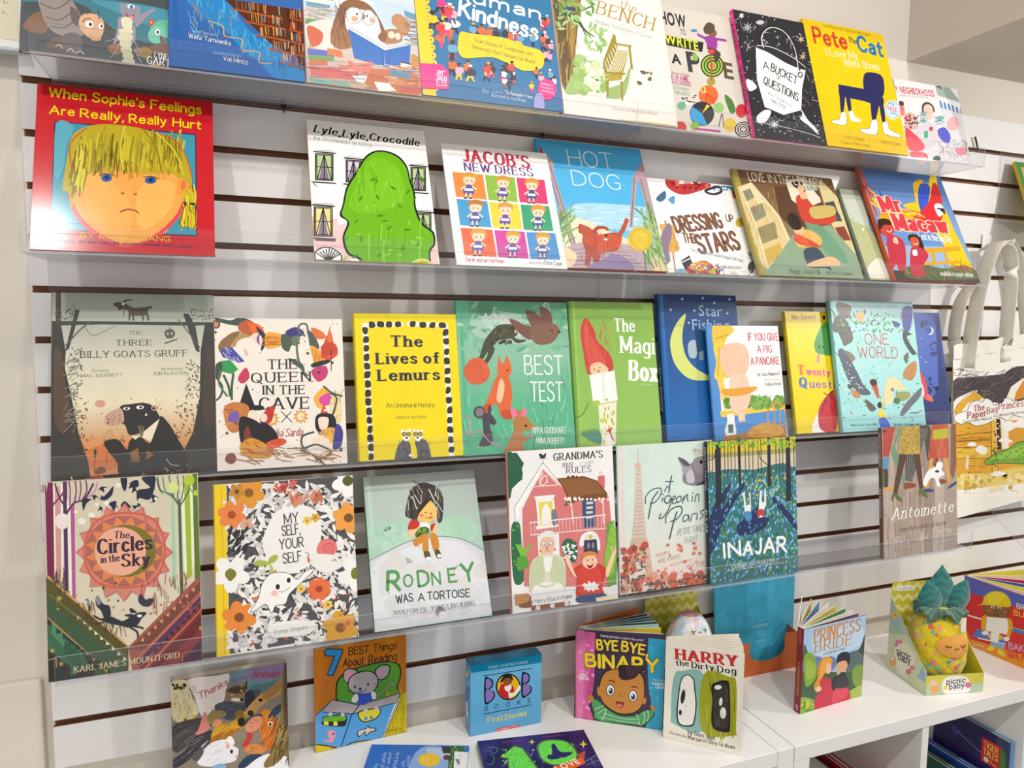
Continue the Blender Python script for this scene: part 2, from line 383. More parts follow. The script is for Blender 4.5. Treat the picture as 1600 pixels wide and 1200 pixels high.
                for i in range(n):
                    s.d = s.base+(i % 16)*1.6e-6
                    x = R.uniform(x0, x1); y = R.uniform(y0, y1); r = R.uniform(r0, r1); q = R.uniform(0, 360) if an is None else an+R.uniform(-sp, sp)
                    c = R.choice(cs)
                    if kd == 'e': s.ell(x, y, r, r, c, 0, 9)
                    elif kd == 'l':
                        s.up(); ca, sa = math.cos(math.radians(q)), math.sin(math.radians(q))
                        s.face([s.uv(x+r*(p*ca-w_*sa), y+r*(p*sa+w_*ca)) for p, w_ in ((-1, 0), (-.4, .28), (.3, .3), (1, 0), (.3, -.3), (-.4, -.28))], lin(c))
                    elif kd == 'i':
                        ca, sa = math.cos(math.radians(q)), math.sin(math.radians(q))
                        s.stroke([s.uv(x-r*ca, y-r*sa), s.uv(x+r*ca, y+r*sa)], max(1.2, r*.12)*s.scale(x, y), c)
                    elif kd == 'b':
                        s.up(); m = s.uv(x, y); ca, sa = math.cos(math.radians(q)), math.sin(math.radians(q))
                        s.face([s.uv(x+r*(p*ca-w_*sa), y+r*(p*sa+w_*ca)) for p, w_ in ((-1, -.6), (-.2, -.15), (.3, -.9), (.5, 0), (.9, .2), (0, .35))], lin(c))
                    elif kd == 'q':
                        s.up(); s.face([s.uv(x-r, y-r*.4), s.uv(x+r, y-r*.4), s.uv(x+r, y+r*.4), s.uv(x-r, y+r*.4)], lin(c))
                s.d = s.base+3e-5
def base_panel(mb, W, H, stops, hinge=0, mi=0, n=10):
    """front face of a cover, its paper colour fading through the stops from top to bottom"""
    cs = [lin(c) for c in stops]
    us = [0, W] if not hinge else [0, hinge*.45, hinge*.75, hinge*1.05, W]
    zs = [0, 0] if not hinge else [0, 0, -.0009, 0, 0]
    rows = 1 if len(cs) == 1 else n*(len(cs)-1)
    for r in range(rows):
        t = (r+.5)/rows*(len(cs)-1); i = min(int(t), len(cs)-2) if len(cs) > 1 else 0; q = t-i
        c = cs[0] if len(cs) == 1 else tuple(cs[i][k]*(1-q)+cs[i+1][k]*q for k in range(3))
        v1 = H*(1-r/rows); v0 = H*(1-(r+1)/rows)
        for k in range(len(us)-1):
            mb.add([(us[k], v0, zs[k]), (us[k+1], v0, zs[k+1]), (us[k+1], v1, zs[k+1]), (us[k], v1, zs[k])], [(0, 1, 2, 3)], c, mi)
# ---------------------------------------------------------------- room
def struct(o): o['kind'] = 'structure'; return o
XL, XR, PITCH, G0 = -.294, 2.6, .0762, EYE+.3453
ZTOP, ZBOT = EYE+.494, EYE-.726
ZC = EYE-.7722                                   # counter top
def slatwall():
    """one laminate panel cut by T-slots"""
    prof = [(0.0, ZTOP), (0.0186, ZTOP), (0.0186, ZBOT), (0.0, ZBOT)]; out = []
    left = []
    k = 14
    while k >= -1:
        z1 = G0-PITCH*k; z0 = z1-.0105
        if z0 > ZBOT+.004 and z1 < ZTOP-.004:
            left += [(0, z0, 0), (.006, z0, 1), (.006, z0-.005, 1), (.0125, z0-.005, 1), (.0125, z1+.005, 1), (.006, z1+.005, 1), (.006, z1, 1), (0, z1, 0)]
        k -= 1
    pts = [(0, ZBOT, 0)]+left+[(0, ZTOP, 0), (.0186, ZTOP, 0), (.0186, ZBOT, 0)]
    mb = MB(); n = len(pts)
    vs = [(XL, p[0], p[1]) for p in pts]+[(XR, p[0], p[1]) for p in pts]
    for i in range(n):
        j = (i+1) % n
        mi = 0 if (pts[i][0] == 0 and pts[j][0] == 0) or i >= n-3 else 1
        mb.add([vs[i], vs[n+i], vs[n+j], vs[j]], [(0, 1, 2, 3)], mi=mi)
    tr = geometry.tessellate_polygon([[Vector((p[0], p[1], 0)) for p in pts]])
    mb.add(vs[:n], [tuple(t) for t in tr], mi=0)
    return struct(mb.build('wall_slatted', [M_SLAT, M_MDF]))
slatwall()
mb = MB(); mb.box(-2.2, .0187, 0, 3.2, .12, 3.75); struct(mb.build('wall_back', M_PLASTER))
mb = MB(); mb.box(1.46, -2.6, EYE+.60, 3.2, .0185, 3.75); struct(mb.build('ceiling_bulkhead', M_PAINT))
mb = MB(); mb.box(-2.2, .005, 0, -.309, .0185, EYE-.578); struct(mb.build('trim_1', M_PLASTER, bevel=.003))
mb = MB(); mb.box(-2.2, -2.6, -.05, 3.2, .12, 0); struct(mb.build('floor', mat('grey_carpet', '6f6a66', .95, .2, 120, .4)))
mb = MB(); mb.box(-2.2, -2.6, 3.75, 3.2, .12, 3.8); struct(mb.build('ceiling', mat('white_ceiling_paint', 'e8e4de', .9, .03, 5)))

# ---------------------------------------------------------------- white cube bookcases that make the counter
def bookcase(x0, x1, flush, parts, label):
    """one unit: top, two sides, back, bottom and dividers"""
    t = empty('bookcase', (x0, -.15, 0), label, 'bookcase', 'white cube bookcases under the slatwall')
    M = Matrix.Translation((-x0, .15, 0))
    def pc(nm, *b):
        m = MB(); m.box(*b, M=M); return m.build(nm, M_COUNTER, t, bevel=.0012)
    th = .036
    if flush: pc('top_panel', x0, -.3, ZC-.03, x1, .0, ZC)
    else: pc('top_panel', x0+th, -.3, ZC-.03, x1-th-.0015, .0, ZC)
    zt = ZC-.0305 if flush else ZC
    pc('side_panel', x0, -.2995, .0, x0+th, .0, zt); pc('side_panel', x1-th, -.2995, .0, x1, .0, zt)
    pc('back_panel', x0+th+.0005, -.012, .04, x1-th-.0005, -.002, ZC-.031)
    pc('bottom_panel', x0+th+.0005, -.298, .02, x1-th-.0005, -.013, .05)
    pc('shelf_panel', x0+th+.0005, -.298, ZC-.378, x1-th-.0005, -.013, ZC-.36)
    for p in parts: pc('divider', p, -.298, ZC-.3595, p+.018, -.013, ZC-.031)
bookcase(-.54, .9225, False, (-.05, .42), 'white cube bookcase left of the counter seam, with flush side panels')
DIVX = (on_plane(1443, 1140, Vector((0, -.2995, 0)), Vector((0, 1, 0)))).x
bookcase(.9245, 2.42, True, (DIVX, DIVX+.305, DIVX+.61), 'white cube bookcase right of the counter seam, holding books in open cubbies')

# ---------------------------------------------------------------- clear acrylic ledges
def ledge(x0, x1, zf, yf, hook, label, zb=None):
    zb = zf if zb is None else zb
    t = empty('display_ledge', (x0, 0, zf), label, 'display shelf', 'clear acrylic ledges on the slatwall')
    th = .003; o = Vector((x0, 0, zf)); L = x1-x0; db = zb-zf; hz = G0-PITCH*hook-zf
    def sheet(nm, a, b, n, ends=True):
        """clear sheet between section points a and b (y, z), thickness along n; its rim is the pale cut edge"""
        m = MB(); p = [a, b, (b[0]+n[0]*th, b[1]+n[1]*th), (a[0]+n[0]*th, a[1]+n[1]*th)]
        vs = [(0, *q) for q in p]+[(L, *q) for q in p]
        m.add(vs, [(0, 1, 5, 4), (2, 3, 7, 6)], mi=0); m.add(vs, [(1, 2, 6, 5), (3, 0, 4, 7), (3, 2, 1, 0), (4, 5, 6, 7)], mi=1)
        return m.build(nm, [M_CLEAR, M_EDGE], t)
    sheet('ledge_floor', (yf+.0032, -th), (-.0008, db-th), (0, 1))
    sheet('front_lip', (yf, -th), (yf, .0385), (1, 0))
    lo, hi = min(db-.0032, hz-.008), max(db-.0032, hz-.002)
    if db > hz: sheet('back_flange', (-.0038, hz-.008), (-.0038, db-.0035), (1, 0))
    else: sheet('back_flange', (-.0038, db+.0005), (-.0038, hz-.002), (1, 0))
    return t
Z1, Z2, Z3, Z4 = EYE+.3455, EYE+.0815, EYE-.240, EYE-.5065
Y1, Y2, Y3, Y4 = -.122, -.143, -.116, -.172
ledge(-.2525, .6665, Z1, Y1, 0, 'left clear ledge of the top row, under a blue library book')
ledge(.668, 1.548, Z1, Y1, 0, 'right clear ledge of the top row, under a yellow book with white shoes')
ledge(-.2695, .6585, Z2, Y2, 4, 'left clear ledge of the second row, under a red book')
ledge(.660, 1.556, Z2, Y2, 4, 'right clear ledge of the second row, under an orange parrot book')
ledge(-.2545, .6595, Z3, Y3, 9, 'left clear ledge of the third row, under a bright yellow book')
ledge(.661, 1.50, Z3, Y3, 9, 'right clear ledge of the third row, under a navy moon book')
ledge(-.249, .641, Z4, Y4, 12, 'left clear ledge of the lowest row, under a sun book with trees')
ledge(.6425, 1.526, Z4, Y4, 12, 'right clear ledge of the lowest row, with a wide empty stretch')

def slope_rack(x0, x1, ztop, zf, label):
    """clear rack: upright back, floor sloping outwards, short lip"""
    t = empty('sloped_rack', (x0, 0, zf), label, 'display shelf', 'clear sloped racks right of the ledges'); L = x1-x0
    for nm, a, b, n in (('back_plate', (-.0005, 0), (-.0005, ztop-zf), (-.003, 0)), ('sloped_floor', (-.004, -.003), (-.115, -.086), (-.0018, .0024)), ('front_lip', (-.1165, -.084), (-.142, -.050), (-.0024, -.0018))):
        m = MB(); p = [a, b, (b[0]+n[0], b[1]+n[1]), (a[0]+n[0], a[1]+n[1])]; vs = [(0, *q) for q in p]+[(L, *q) for q in p]
        m.add(vs, [(0, 1, 5, 4), (2, 3, 7, 6)], mi=0); m.add(vs, [(1, 2, 6, 5), (3, 0, 4, 7), (3, 2, 1, 0), (4, 5, 6, 7)], mi=1)
        m.build(nm, [M_CLEAR, M_EDGE], t)
slope_rack(1.766, 2.3, EYE+.419, EYE+.250, 'clear sloped rack at the top right, holding a green book')
slope_rack(1.830, 2.3, EYE-.420, EYE-.501, 'empty clear sloped rack under the canvas tote')
# framed notice left of the slatwall
t = empty('wall_notice', (-.40, -.0015, EYE+.378), 'cream printed notice on a white board at the top left corner', 'notice')
mb = MB(); mb.box(-.12, -.003, 0, .118, -.0003, .30, 'f0f0ee'); mb.build('backing_board', mat('white_card', 'f2f1ee', .5), t)
mb = MB(); base_panel(mb, .20, .27, ['eee4c4']); mb.box(0, 0, -.0003, .20, .27, -4e-5, 'eee4c4')
A = Art(mb, [(0, 0), (200, 0), (200, 270), (0, 270)], .20, .27); A.sc = 1
for k, tx in enumerate(('Thank you for', 'visiting with us', 'Please handle', 'each book with', 'clean hands', 'and return it', 'to the shelf', '', 'Upon leaving', 'with care')):
    if tx: A.text('X9', '6a5a3c', 96, 110+k*14, 190, 110+k*14, 7, ' '.join('m'*len(q) for q in tx.split()))
o = mb.build('printed_sheet', M_MATTE, t); o.matrix_local = Matrix(((1, 0, 0, -.09), (0, 0, -1, -.0035), (0, 1, 0, .014), (0, 0, 0, 1)))
mb = MB(); mb.box(-.13, -.016, -.006, .121, .0, -.0005); mb.build('support_ledge', M_EDGE, t)
# black end clip of the top right ledge and small hooks left in the grooves
BLK = mat('black_metal', '24221f', .45, .1, 200)
mb = MB(); mb.tube([(-.016, -.006, .030), (-.004, -.006, .003), (.010, -.004, .0015)], .0022, 6); mb.box(-.004, -.004, -.002, .012, -.0005, .003)
tag(mb.build('slat_hook', BLK), 'black metal hook in the groove beside the rightmost top book', 'hook').location = (1.683, 0, G0+PITCH-.006)
for X_, lb in ((on_y(443, 163).x, 'tiny dark hook in the groove above a white book with sketched windows'), (on_y(846, 212).x, 'tiny dark hook in the groove above a sky blue book')):
    mb = MB(); mb.tube([(0, -.004, .003), (0, -.006, -.003), (0, -.003, -.008)], .0016, 6); mb.box(-.005, -.0025, -.001, .005, -.0005, .005)
    tag(mb.build('groove_hook', BLK), lb, 'hook', 'tiny hooks left in the groove').location = (X_, 0, G0-.0062)
# ---------------------------------------------------------------- picture books
ART = {}
def frame(o, U, V):
    U = U.normalized(); V = V.normalized(); N = U.cross(V)
    return Matrix(((U.x, V.x, N.x, o.x), (U.y, V.y, N.y, o.y), (U.z, V.z, N.z, o.z), (0, 0, 0, 1)))
def cover_board(mb, W, H, t, col, z=0):
    mb.box(0, 0, z-t, W, H, z-4e-5, col)
def spine_mesh(H, T, col, txt, bulge, mi=0):
    """spine with its own lettering; local frame: u down the spine, v towards the front cover"""
    mb = MB(); n = 6; pr = [(T*i/n, bulge*math.sin(math.pi*i/n)) for i in range(n+1)]
    for i in range(n):
        (a, b), (c, d) = pr[i], pr[i+1]; mb.add([(0, a, b), (H, a, b), (H, c, d), (0, c, d)], [(0, 1, 2, 3)], col)
    for x in (0, H):
        mb.add([(x, p[0], p[1]) for p in pr]+[(x, T, -.0015), (x, 0, -.0015)], [tuple(range(n+3)) if x else tuple(range(n+2, -1, -1))], col)
    if txt:
        A = Art(mb, [(0, 0), (H*1000, 0), (H*1000, T*1000), (0, T*1000)], H, T); A.sc = 1; A.d = bulge+2e-5
        for st, c, a, b, h, s in txt: A.text(st, c, a*H*1000, T*500+h/2, b*H*1000, T*500+h/2, h, s)
    return mb
def build_book(key, M, W, H, T, kind, bg, spine, finish, label, group, art_quad, ext=0, edge=None, sptxt=None, name='picture_book'):
    root = empty(name, M, label, 'book', group)
    tc = {'hard': .0026, 'paper': .0006, 'board': .0018}[kind]
    mb = MB(); stops = bg.split()
    base_panel(mb, W, H, stops, .011 if kind == 'hard' else 0); cover_board(mb, W, H, tc, edge or stops[-1])
    A = Art(mb, art_quad, W, H-ext); A.H = H; A.run(ART.get(key))
    mb.build('front_cover', finish, root)
    m = MB(); m.box(0, 0, -T, W, H, -T+tc, edge or spine); m.build('back_cover', finish, root)
    i = .0032 if kind == 'hard' else .0006
    m = MB(); m.box(.0015, i, -T+tc+.0001, W-i, H-i, -tc-.0001); m.build('page_block', M_PAGE, root)
    sp = spine_mesh(H, T, spine, sptxt, .0016 if kind == 'hard' else .0004).build('spine', finish, root)
    sp.matrix_local = Matrix(((0, 0, -1, -.0001), (-1, 0, 0, H), (0, 1, 0, -T), (0, 0, 0, 1)))
    return root
def shelf_book(key, label, quad, yb, zf, lean, T, kind, bg, spine, finish=None, group=None, H=None, **kw):
    """quad: where the cover's corners (tl, tr, br, bl) appear; the book stands on the ledge zf at depth yb and leans back"""
    th = math.radians(lean); xl = on_y(*quad[3], yb).x; xr = on_y(*quad[2], yb).x
    B = Vector((xl, yb, zf+T*math.sin(th)+.0012)); U = Vector((1, 0, 0)); V = Vector((0, math.sin(th), math.cos(th))); N = U.cross(V)
    hs = [(on_plane(*q, B, N)-B).dot(V) for q in quad[:2]]
    h = sum(hs)/2 if H is None else H
    ext = kw.pop('ext', 0)
    return build_book(key, frame(B, U, V), xr-xl, h+ext, T, kind, bg, spine, finish or M_SATIN, label, group, quad, ext, **kw)
def counter_book(key, label, quad, lean, T, kind, bg, spine, finish=None, group=None, z=None, **kw):
    th = math.radians(lean); zz = (ZC if z is None else z)+T*math.sin(th)+.0012
    L, R = on_z(*quad[3], zz), on_z(*quad[2], zz)
    U = (R-L).normalized(); back = Vector((-U.y, U.x, 0)); V = back*math.sin(th)+Vector((0, 0, math.cos(th))); N = U.cross(V)
    h = sum((on_plane(*q, L, N)-L).dot(V) for q in quad[:2])/2
    return build_book(key, frame(L, U, V), (R-L).length, h, T, kind, bg, spine, finish or M_SATIN, label, group, quad, **kw)

def px(P):
    d = Vector(P)-CP; k = d.dot(AF); return (800+F*d.dot(AR)/k, 600-F*d.dot(AU)/k)
def fan_book(key, label, quad, T, angles, bg, spine, inner, finish=None, wext=0, sptxt=None, h=None, group=None):
    """board book standing half open: the front cover faces us, its leaves fan out behind the spine"""
    zz = ZC+.0004; L, R = on_z(*quad[3], zz), on_z(*quad[2], zz); U = (R-L).normalized(); Wa = (R-L).length; W = Wa+wext
    V = Vector((0, 0, 1)); N = U.cross(V); finish = finish or M_SATIN
    H = h or sum((on_plane(*q, L, N)-L).dot(V) for q in quad[:2])/2
    root = empty('board_book', frame(L, U, V), label, 'book', group)
    tc = .0018; mb = MB(); base_panel(mb, W, H, bg.split()); cover_board(mb, W, H, tc, bg.split()[-1])
    A = Art(mb, quad, Wa, H); A.W = W; A.run(ART.get(key)); mb.build('front_cover', finish, root)
    n = len(angles)
    for i, (a, c) in enumerate(zip(angles, inner)):
        last = i == n-1; t = .0018 if last else .0012; z = -tc-.0004-(T-2*tc-.001)*(i+1)/n
        m = MB(); m.box(0.0016, 0 if last else .0008, -t, W-(0 if last else .0025), H-(0 if last else .0008), 0, c)
        cc = c if last else 'efe9dc'
        m.box(.0016, H-(.0006 if last else .0014), -t-.00002, W-.003, H-(0 if last else .0007)+.00005, .00002, cc)
        o = m.build('back_cover' if last else 'page', finish, root)
        o.matrix_local = Matrix.Translation((0, 0, z)) @ Matrix.Rotation(math.radians(a), 4, 'Y')
    sp = spine_mesh(H, T, spine, sptxt, .0006).build('spine', finish, root)
    sp.matrix_local = Matrix(((0, 0, -1, -.0001), (-1, 0, 0, H), (0, 1, 0, -T), (0, 0, 0, 1)))
    return root
def flat_book(key, label, tl, tr, depth, T, kind, bg, spine, z=None, finish=None, group=None, name='picture_book', sptxt=None, ext=0):
    """book lying flat, its cover's far corners seen at tl and tr"""
    zz = (ZC if z is None else z)+T+.0004; L, R = on_z(*tl, zz), on_z(*tr, zz); U = (R-L).normalized(); V = Vector((-U.y, U.x, 0)); O = L-V*depth
    q = [tl, tr, px(R-V*depth), px(O)]
    return build_book(key, frame(O, U, V), (R-L).length, depth, T, kind, bg, spine, finish or M_SATIN, label, group, q, name=name, sptxt=sptxt)
def panel(name, mats, parent, M, W, H, t, bg, quad=None, key=None, edge=None):
    """thin printed card with its own picture on the +z side"""
    mb = MB(); base_panel(mb, W, H, bg.split()); mb.box(0, 0, -t, W, H, -4e-5, edge or bg.split()[-1])
    if key: A = Art(mb, quad, W, H); A.run(ART[key])
    o = mb.build(name, mats, parent); o.matrix_local = M; return o
ART['bugs'] = '''
o 0 0
s 1c6f80 110 0 1050 0 1050 240 800 260 560 130 420 40 300 30 115 60
s 2e8ba0 480 0 1040 0 1040 150 860 120 640 60
s 1b2a2c 110 100 300 60 420 130 640 200 1050 290 1060 480 110 480
s 7a4a1c 130 200 160 130 210 105 240 140 230 220
s 5a3a18 240 290 300 230 360 260 340 330
s 8a5420 580 290 640 255 680 290 650 330
s 8f6a1e 760 300 850 270 910 300 860 350
s 6b4520 880 270 960 240 1040 250 1050 310 930 310
s 4a3820 430 370 520 340 600 380 560 420
s a9781e 880 400 930 385 970 405 930 430
s 3c2f22 180 330 330 300 420 400 250 420
s 8d8078 190 0 330 0 420 120 440 210 330 230 250 190 200 90
c 5 3a302c 200 60 270 80 330 40 350 0
c 5 3a302c 230 130 300 140 360 90 390 70
c 5 3a302c 260 180 330 180 380 130 400 110
c 5 3a302c 200 20 240 30 290 10
s 57494a 350 60 400 90 420 160 370 150
s d8a67c 410 110 450 85 510 90 550 130 550 200 520 235 470 230 430 200 405 160
s c89468 470 200 500 225 540 215 530 245 480 240
e ffffff 465 150 24 20
e 1a1a1a 470 150 10 12
e ffffff 535 155 14 18
e 1a1a1a 538 155 7 11
c 5 2a1a12 425 140 440 120 470 115
c 6 2a2a2a 450 90 452 70 447 45
c 6 2a2a2a 520 110 515 80 510 60
s 57494a 330 220 400 210 430 260 420 320 370 330 320 280
c 5 c8b8a8 290 290 310 280 325 300
c 5 c8b8a8 350 315 370 300 390 320
c 5 c8b8a8 400 325 425 312 445 330
s 8d8a98 650 0 780 0 790 60 760 110 730 120 690 90 660 60
s 8d8a98 760 90 830 30 890 0 910 10 860 50 800 120 770 140
s a3434e 685 50 720 70 755 55 740 95 700 85
s e886a0 710 80 745 70 735 95
e ffffff 725 8 26 16
e 2a6aa8 728 10 14 14
s 8d8a98 640 100 670 80 700 120 680 230 650 240 620 260 640 170
s 8d8a98 760 130 770 230 730 250 720 180
s ddd8b4 660 100 700 80 740 100 735 160 690 170
s ddd8b4 655 165 735 155 745 190 660 195
s d5d0aa 650 200 745 195 740 235 660 235
s cdc8a2 665 240 735 236 740 275 672 275
s c5c09a 675 280 740 278 748 315 685 318
s bdb892 690 322 750 316 762 350 700 352
s b5b08a 690 358 760 352 775 388 700 388
c 5 8d8a98 640 220 600 240 570 245
c 5 8d8a98 655 260 640 310 610 345
c 5 8d8a98 760 230 800 290 830 315
c 5 8d8a98 765 280 800 340 825 380
s 5cb494 880 130 930 85 1010 70 1040 90 1050 170 1010 200 940 190 900 180
s 6cc4a4 870 160 930 120 985 140 1000 200 960 240 900 240 870 210
c 4 2f7a64 990 80 1020 130 1030 190
e ffffff 938 162 20 22
e 3a2a5a 940 163 11 13
s 7a2438 960 190 990 195 985 235 965 225
z c83428 884 98 34 9 .5
e e8b83a 884 98 9 9
t S10 f0ece4 925 340 1060 362 38 LYNEL
t S11 f0ece4 872 384 1060 408 50 GART
'''
ART['library'] = '''
o 0 0
s 2f86c4 1110 0 1330 0 1480 170 1600 260 1900 420 2000 520 1700 500 1560 380 1450 310 1350 200 1220 130
d 58b4e0/2a78b4/6cc0dc/b07a3a 90 3 12 30 1140 10 1420 240 i 80
d 58b4e0/2a78b4/6cc0dc 60 4 12 30 1440 200 1640 330 i 85
c 7 c9a46a 1250 150 1330 170 1345 230 1450 245 1450 310 1560 320 1560 385 1650 390
p 5a2f1c 1330 0 2660 0 2870 530 2100 440 1640 260
p 3f2a22 1735 0 1770 0 1920 440 1860 430
p 4a3020 2290 -20 2330 -20 2450 530 2400 520
'''
for _y, _x0, _x1 in ((0, 1400, 1720), (70, 1480, 1740), (150, 1560, 1760), (235, 1640, 1780), (320, 1720, 1800)):
    ART['library'] += f'p b4541e {_x0-20} {_y+52} {_x1} {_y+74} {_x1} {_y+86} {_x0-20} {_y+64}\nd d8823a/a8321c/2a8aa8/e0b04a/7a2a1a/e8d0b0 26 {_y+5} 22 30 {_x0} {_y+18} {_x1-10} {_y+36} i 84 5\n'
for _y in (0, 85, 168, 250, 335):
    ART['library'] += f'p a8501c 1770 {_y+60} 2040 {_y+92} 2040 {_y+104} 1770 {_y+72}\nd d8482a/b83a22/e08a3a/e8c890/2a7a98/6a2018 34 {_y+9} 24 32 1775 {_y+22} 2020 {_y+50} i 84 4\n'
    ART['library'] += f'p b8641c 2040 {_y+70} 2290 {_y+98} 2290 {_y+110} 2040 {_y+82}\nd c8402a/3a8aa0/d8a03a/8a2a1c/f0d8b0 30 {_y+19} 24 32 2050 {_y+34} 2280 {_y+62} i 84 4\n'
ART['library'] += '''
s 2f67a8 1900 430 2100 420 2420 500 2420 560 2000 510
d 3a8ac4/2a5a9a/7ab4d8 70 12 14 40 1650 360 2280 480 i 80
t B9 a8c4e4 1165 226 1290 240 16 WRITTEN BY
t H12 f4ecdc 1148 258 1378 288 28 Wafa' Tarnowska
t B9 a8c4e4 1282 344 1446 362 16 ILLUSTRATED BY
t H12 f4ecdc 1338 380 1484 404 28 Vali Mintzi
'''
ART['owl'] = '''
o 400 0
s c4d8ee 300 0 980 0 990 240 760 240 480 200 320 120
s f1efec 400 0 620 -20 700 10 640 30 480 60 420 30
p 7fae5c 290 0 445 0 448 32 292 25
p e8e4d8 295 30 430 38 428 68 298 58
p 6a9cb4 298 58 425 60 428 80 300 84
d b8ada4/d8d0c8/9c948c 40 5 30 70 310 80 430 170 i 2 8
p 5f9a4a 297 160 380 155 385 180 299 190
s e3ddd2 300 200 400 150 450 170 450 330 380 330 320 300
s d0603a 310 200 390 230 380 300 330 310
s 8a5a34 470 90 500 30 560 0 640 10 700 60 760 160 770 230 640 260 520 240 450 300 435 230
s a06a3c 440 240 520 200 575 240 560 300 500 320 450 300
d 6a4226/a8744a/4a2e1c 60 6 14 30 455 40 530 300 i 80 12
s f4efe6 525 110 580 60 700 80 740 180 760 280 560 220 520 170
e f4f2ee 570 102 52 52
e f4f2ee 660 105 44 52
k 3 6a5a50 522 100 545 60 590 54 618 90 610 130 575 152 535 140
k 3 6a5a50 618 100 640 62 680 60 700 95 690 140 650 152 625 130
e f0a884 572 124 20 18
e f0a884 680 118 16 18
e 222222 586 92 6 8
e 222222 650 95 5 8
s 8a8a92 620 85 640 95 632 122 618 110
s c08a5c 820 70 870 50 930 90 945 150 900 200 850 150 815 120
s b07c50 740 200 790 165 860 160 890 200 880 240 800 260 740 250
e f0d8c0 812 200 26 28
k 3 7a5030 790 190 812 172 838 190 838 214 812 228 790 214
e f0d8c0 858 205 20 24
s 8a5a34 725 210 760 180 780 200 770 250 730 240
p 2c6cbc 530 175 770 300 765 410 575 370
p 2c6cbc 770 300 952 250 945 390 770 412
p f4f1ea 535 170 770 280 950 235 955 252 770 306 528 188
l 4 8a8a8a 540 178 770 292 952 244
l 4 1b4c92 742 300 760 410
l 4 1b4c92 800 300 796 410
p 5868b8 315 330 455 335 460 368 318 365
p 6fa048 320 368 460 370 455 395 322 395
p d8763a 420 320 500 330 510 368 420 360
p c46a3a 325 395 420 390 425 422 328 425
p d85e58 330 430 560 430 640 480 640 510 340 480
p e07870 540 380 610 420 685 380 690 465 610 450 545 465
p f0ece4 560 470 680 480 700 520 600 520
p c86a30 680 430 900 430 1010 460 1020 600 700 560 640 520
p 4a8aa8 800 430 960 440 960 490 810 470
p d88a4a 780 470 900 490 920 540 800 510
p f0ece4 700 510 800 520 850 570 730 570
p c84a38 880 540 1030 545 1030 585 880 575
p 6ab0a0 330 500 540 510 560 545 340 520
p 5f9ab0 900 20 1000 40 1005 75 910 60
d 8a7a6a/c8b8a8/5f8a5a/a04a3a 50 8 20 40 920 70 1010 260 i 5 10
p f4e8dc 880 380 960 390 955 420 880 412
p 6a2a20 880 372 958 384 958 394 880 382
s c88a3a 960 320 1010 340 1010 400 960 400
d d86a50/e08a4a/5a8aa0/f0e8dc/a8482a 70 9 20 46 330 400 1020 560 i 4 8
'''
ART['kind'] = '''
o 400 0
p f3cf1c 985 0 1032 0 1110 612 1044 606
'''
for _i in range(13):
    _y = 20+_i*45; _x = 1038+_i*5.6
    ART['kind'] += f'e f3cf1c {_x} {_y} 22 22\ne e0483a {_x+6} {_y} 5 5\n'
ART['kind'] += '''
t H26 fdfdfb 1185 18 1750 70 76 Human
t H26 fdfdfb 1226 122 1725 216 98 Kindness
'''
def _folk(n, seed, x0, y0, x1, y1, s):
    """small printed people: a head, hair, a top and legs"""
    R = random.Random(seed); out = ''
    for i in range(n):
        x = R.uniform(x0, x1); y = R.uniform(y0, y1); sk = R.choice(['6a4028', '8a5a3c', 'e0ac84', '4a2c1e', 'c88a62']); tp = R.choice(['e8308a', 'f2c81c', 'e06a2c', 'f0e8dc', 'd83a3a', '6aa8c8', 'f0a8c0', '2a2a3a']); lg = R.choice(['1c2a4a', '2a1a1a', 'e8308a', 'f2c81c', 'c8503a', '3a5a8a'])
        q = R.uniform(-.3, .3)*s
        out += f'p {lg} {x-s*.3:.0f} {y+s*.4:.0f} {x+s*.3:.0f} {y+s*.4:.0f} {x+s*.35+q:.0f} {y+s*1.5:.0f} {x+s*.1+q:.0f} {y+s*1.5:.0f} {x:.0f} {y+s*.8:.0f} {x-s*.15-q:.0f} {y+s*1.5:.0f} {x-s*.4-q:.0f} {y+s*1.5:.0f}\n'
        out += f's {tp} {x-s*.42:.0f} {y-s*.4:.0f} {x+s*.42:.0f} {y-s*.4:.0f} {x+s*.6+q:.0f} {y+s*.1:.0f} {x+s*.35:.0f} {y+s*.6:.0f} {x-s*.35:.0f} {y+s*.6:.0f} {x-s*.6+q:.0f} {y+s*.1:.0f}\n'
        out += f'e {sk} {x:.0f} {y-s*.7:.0f} {s*.26:.0f} {s*.32:.0f}\ne {R.choice(["1a1414", "3a2418", "d8a03a", "f0e8e0"])} {x:.0f} {y-s*.9:.0f} {s*.3:.0f} {s*.2:.0f}\n'
    return out
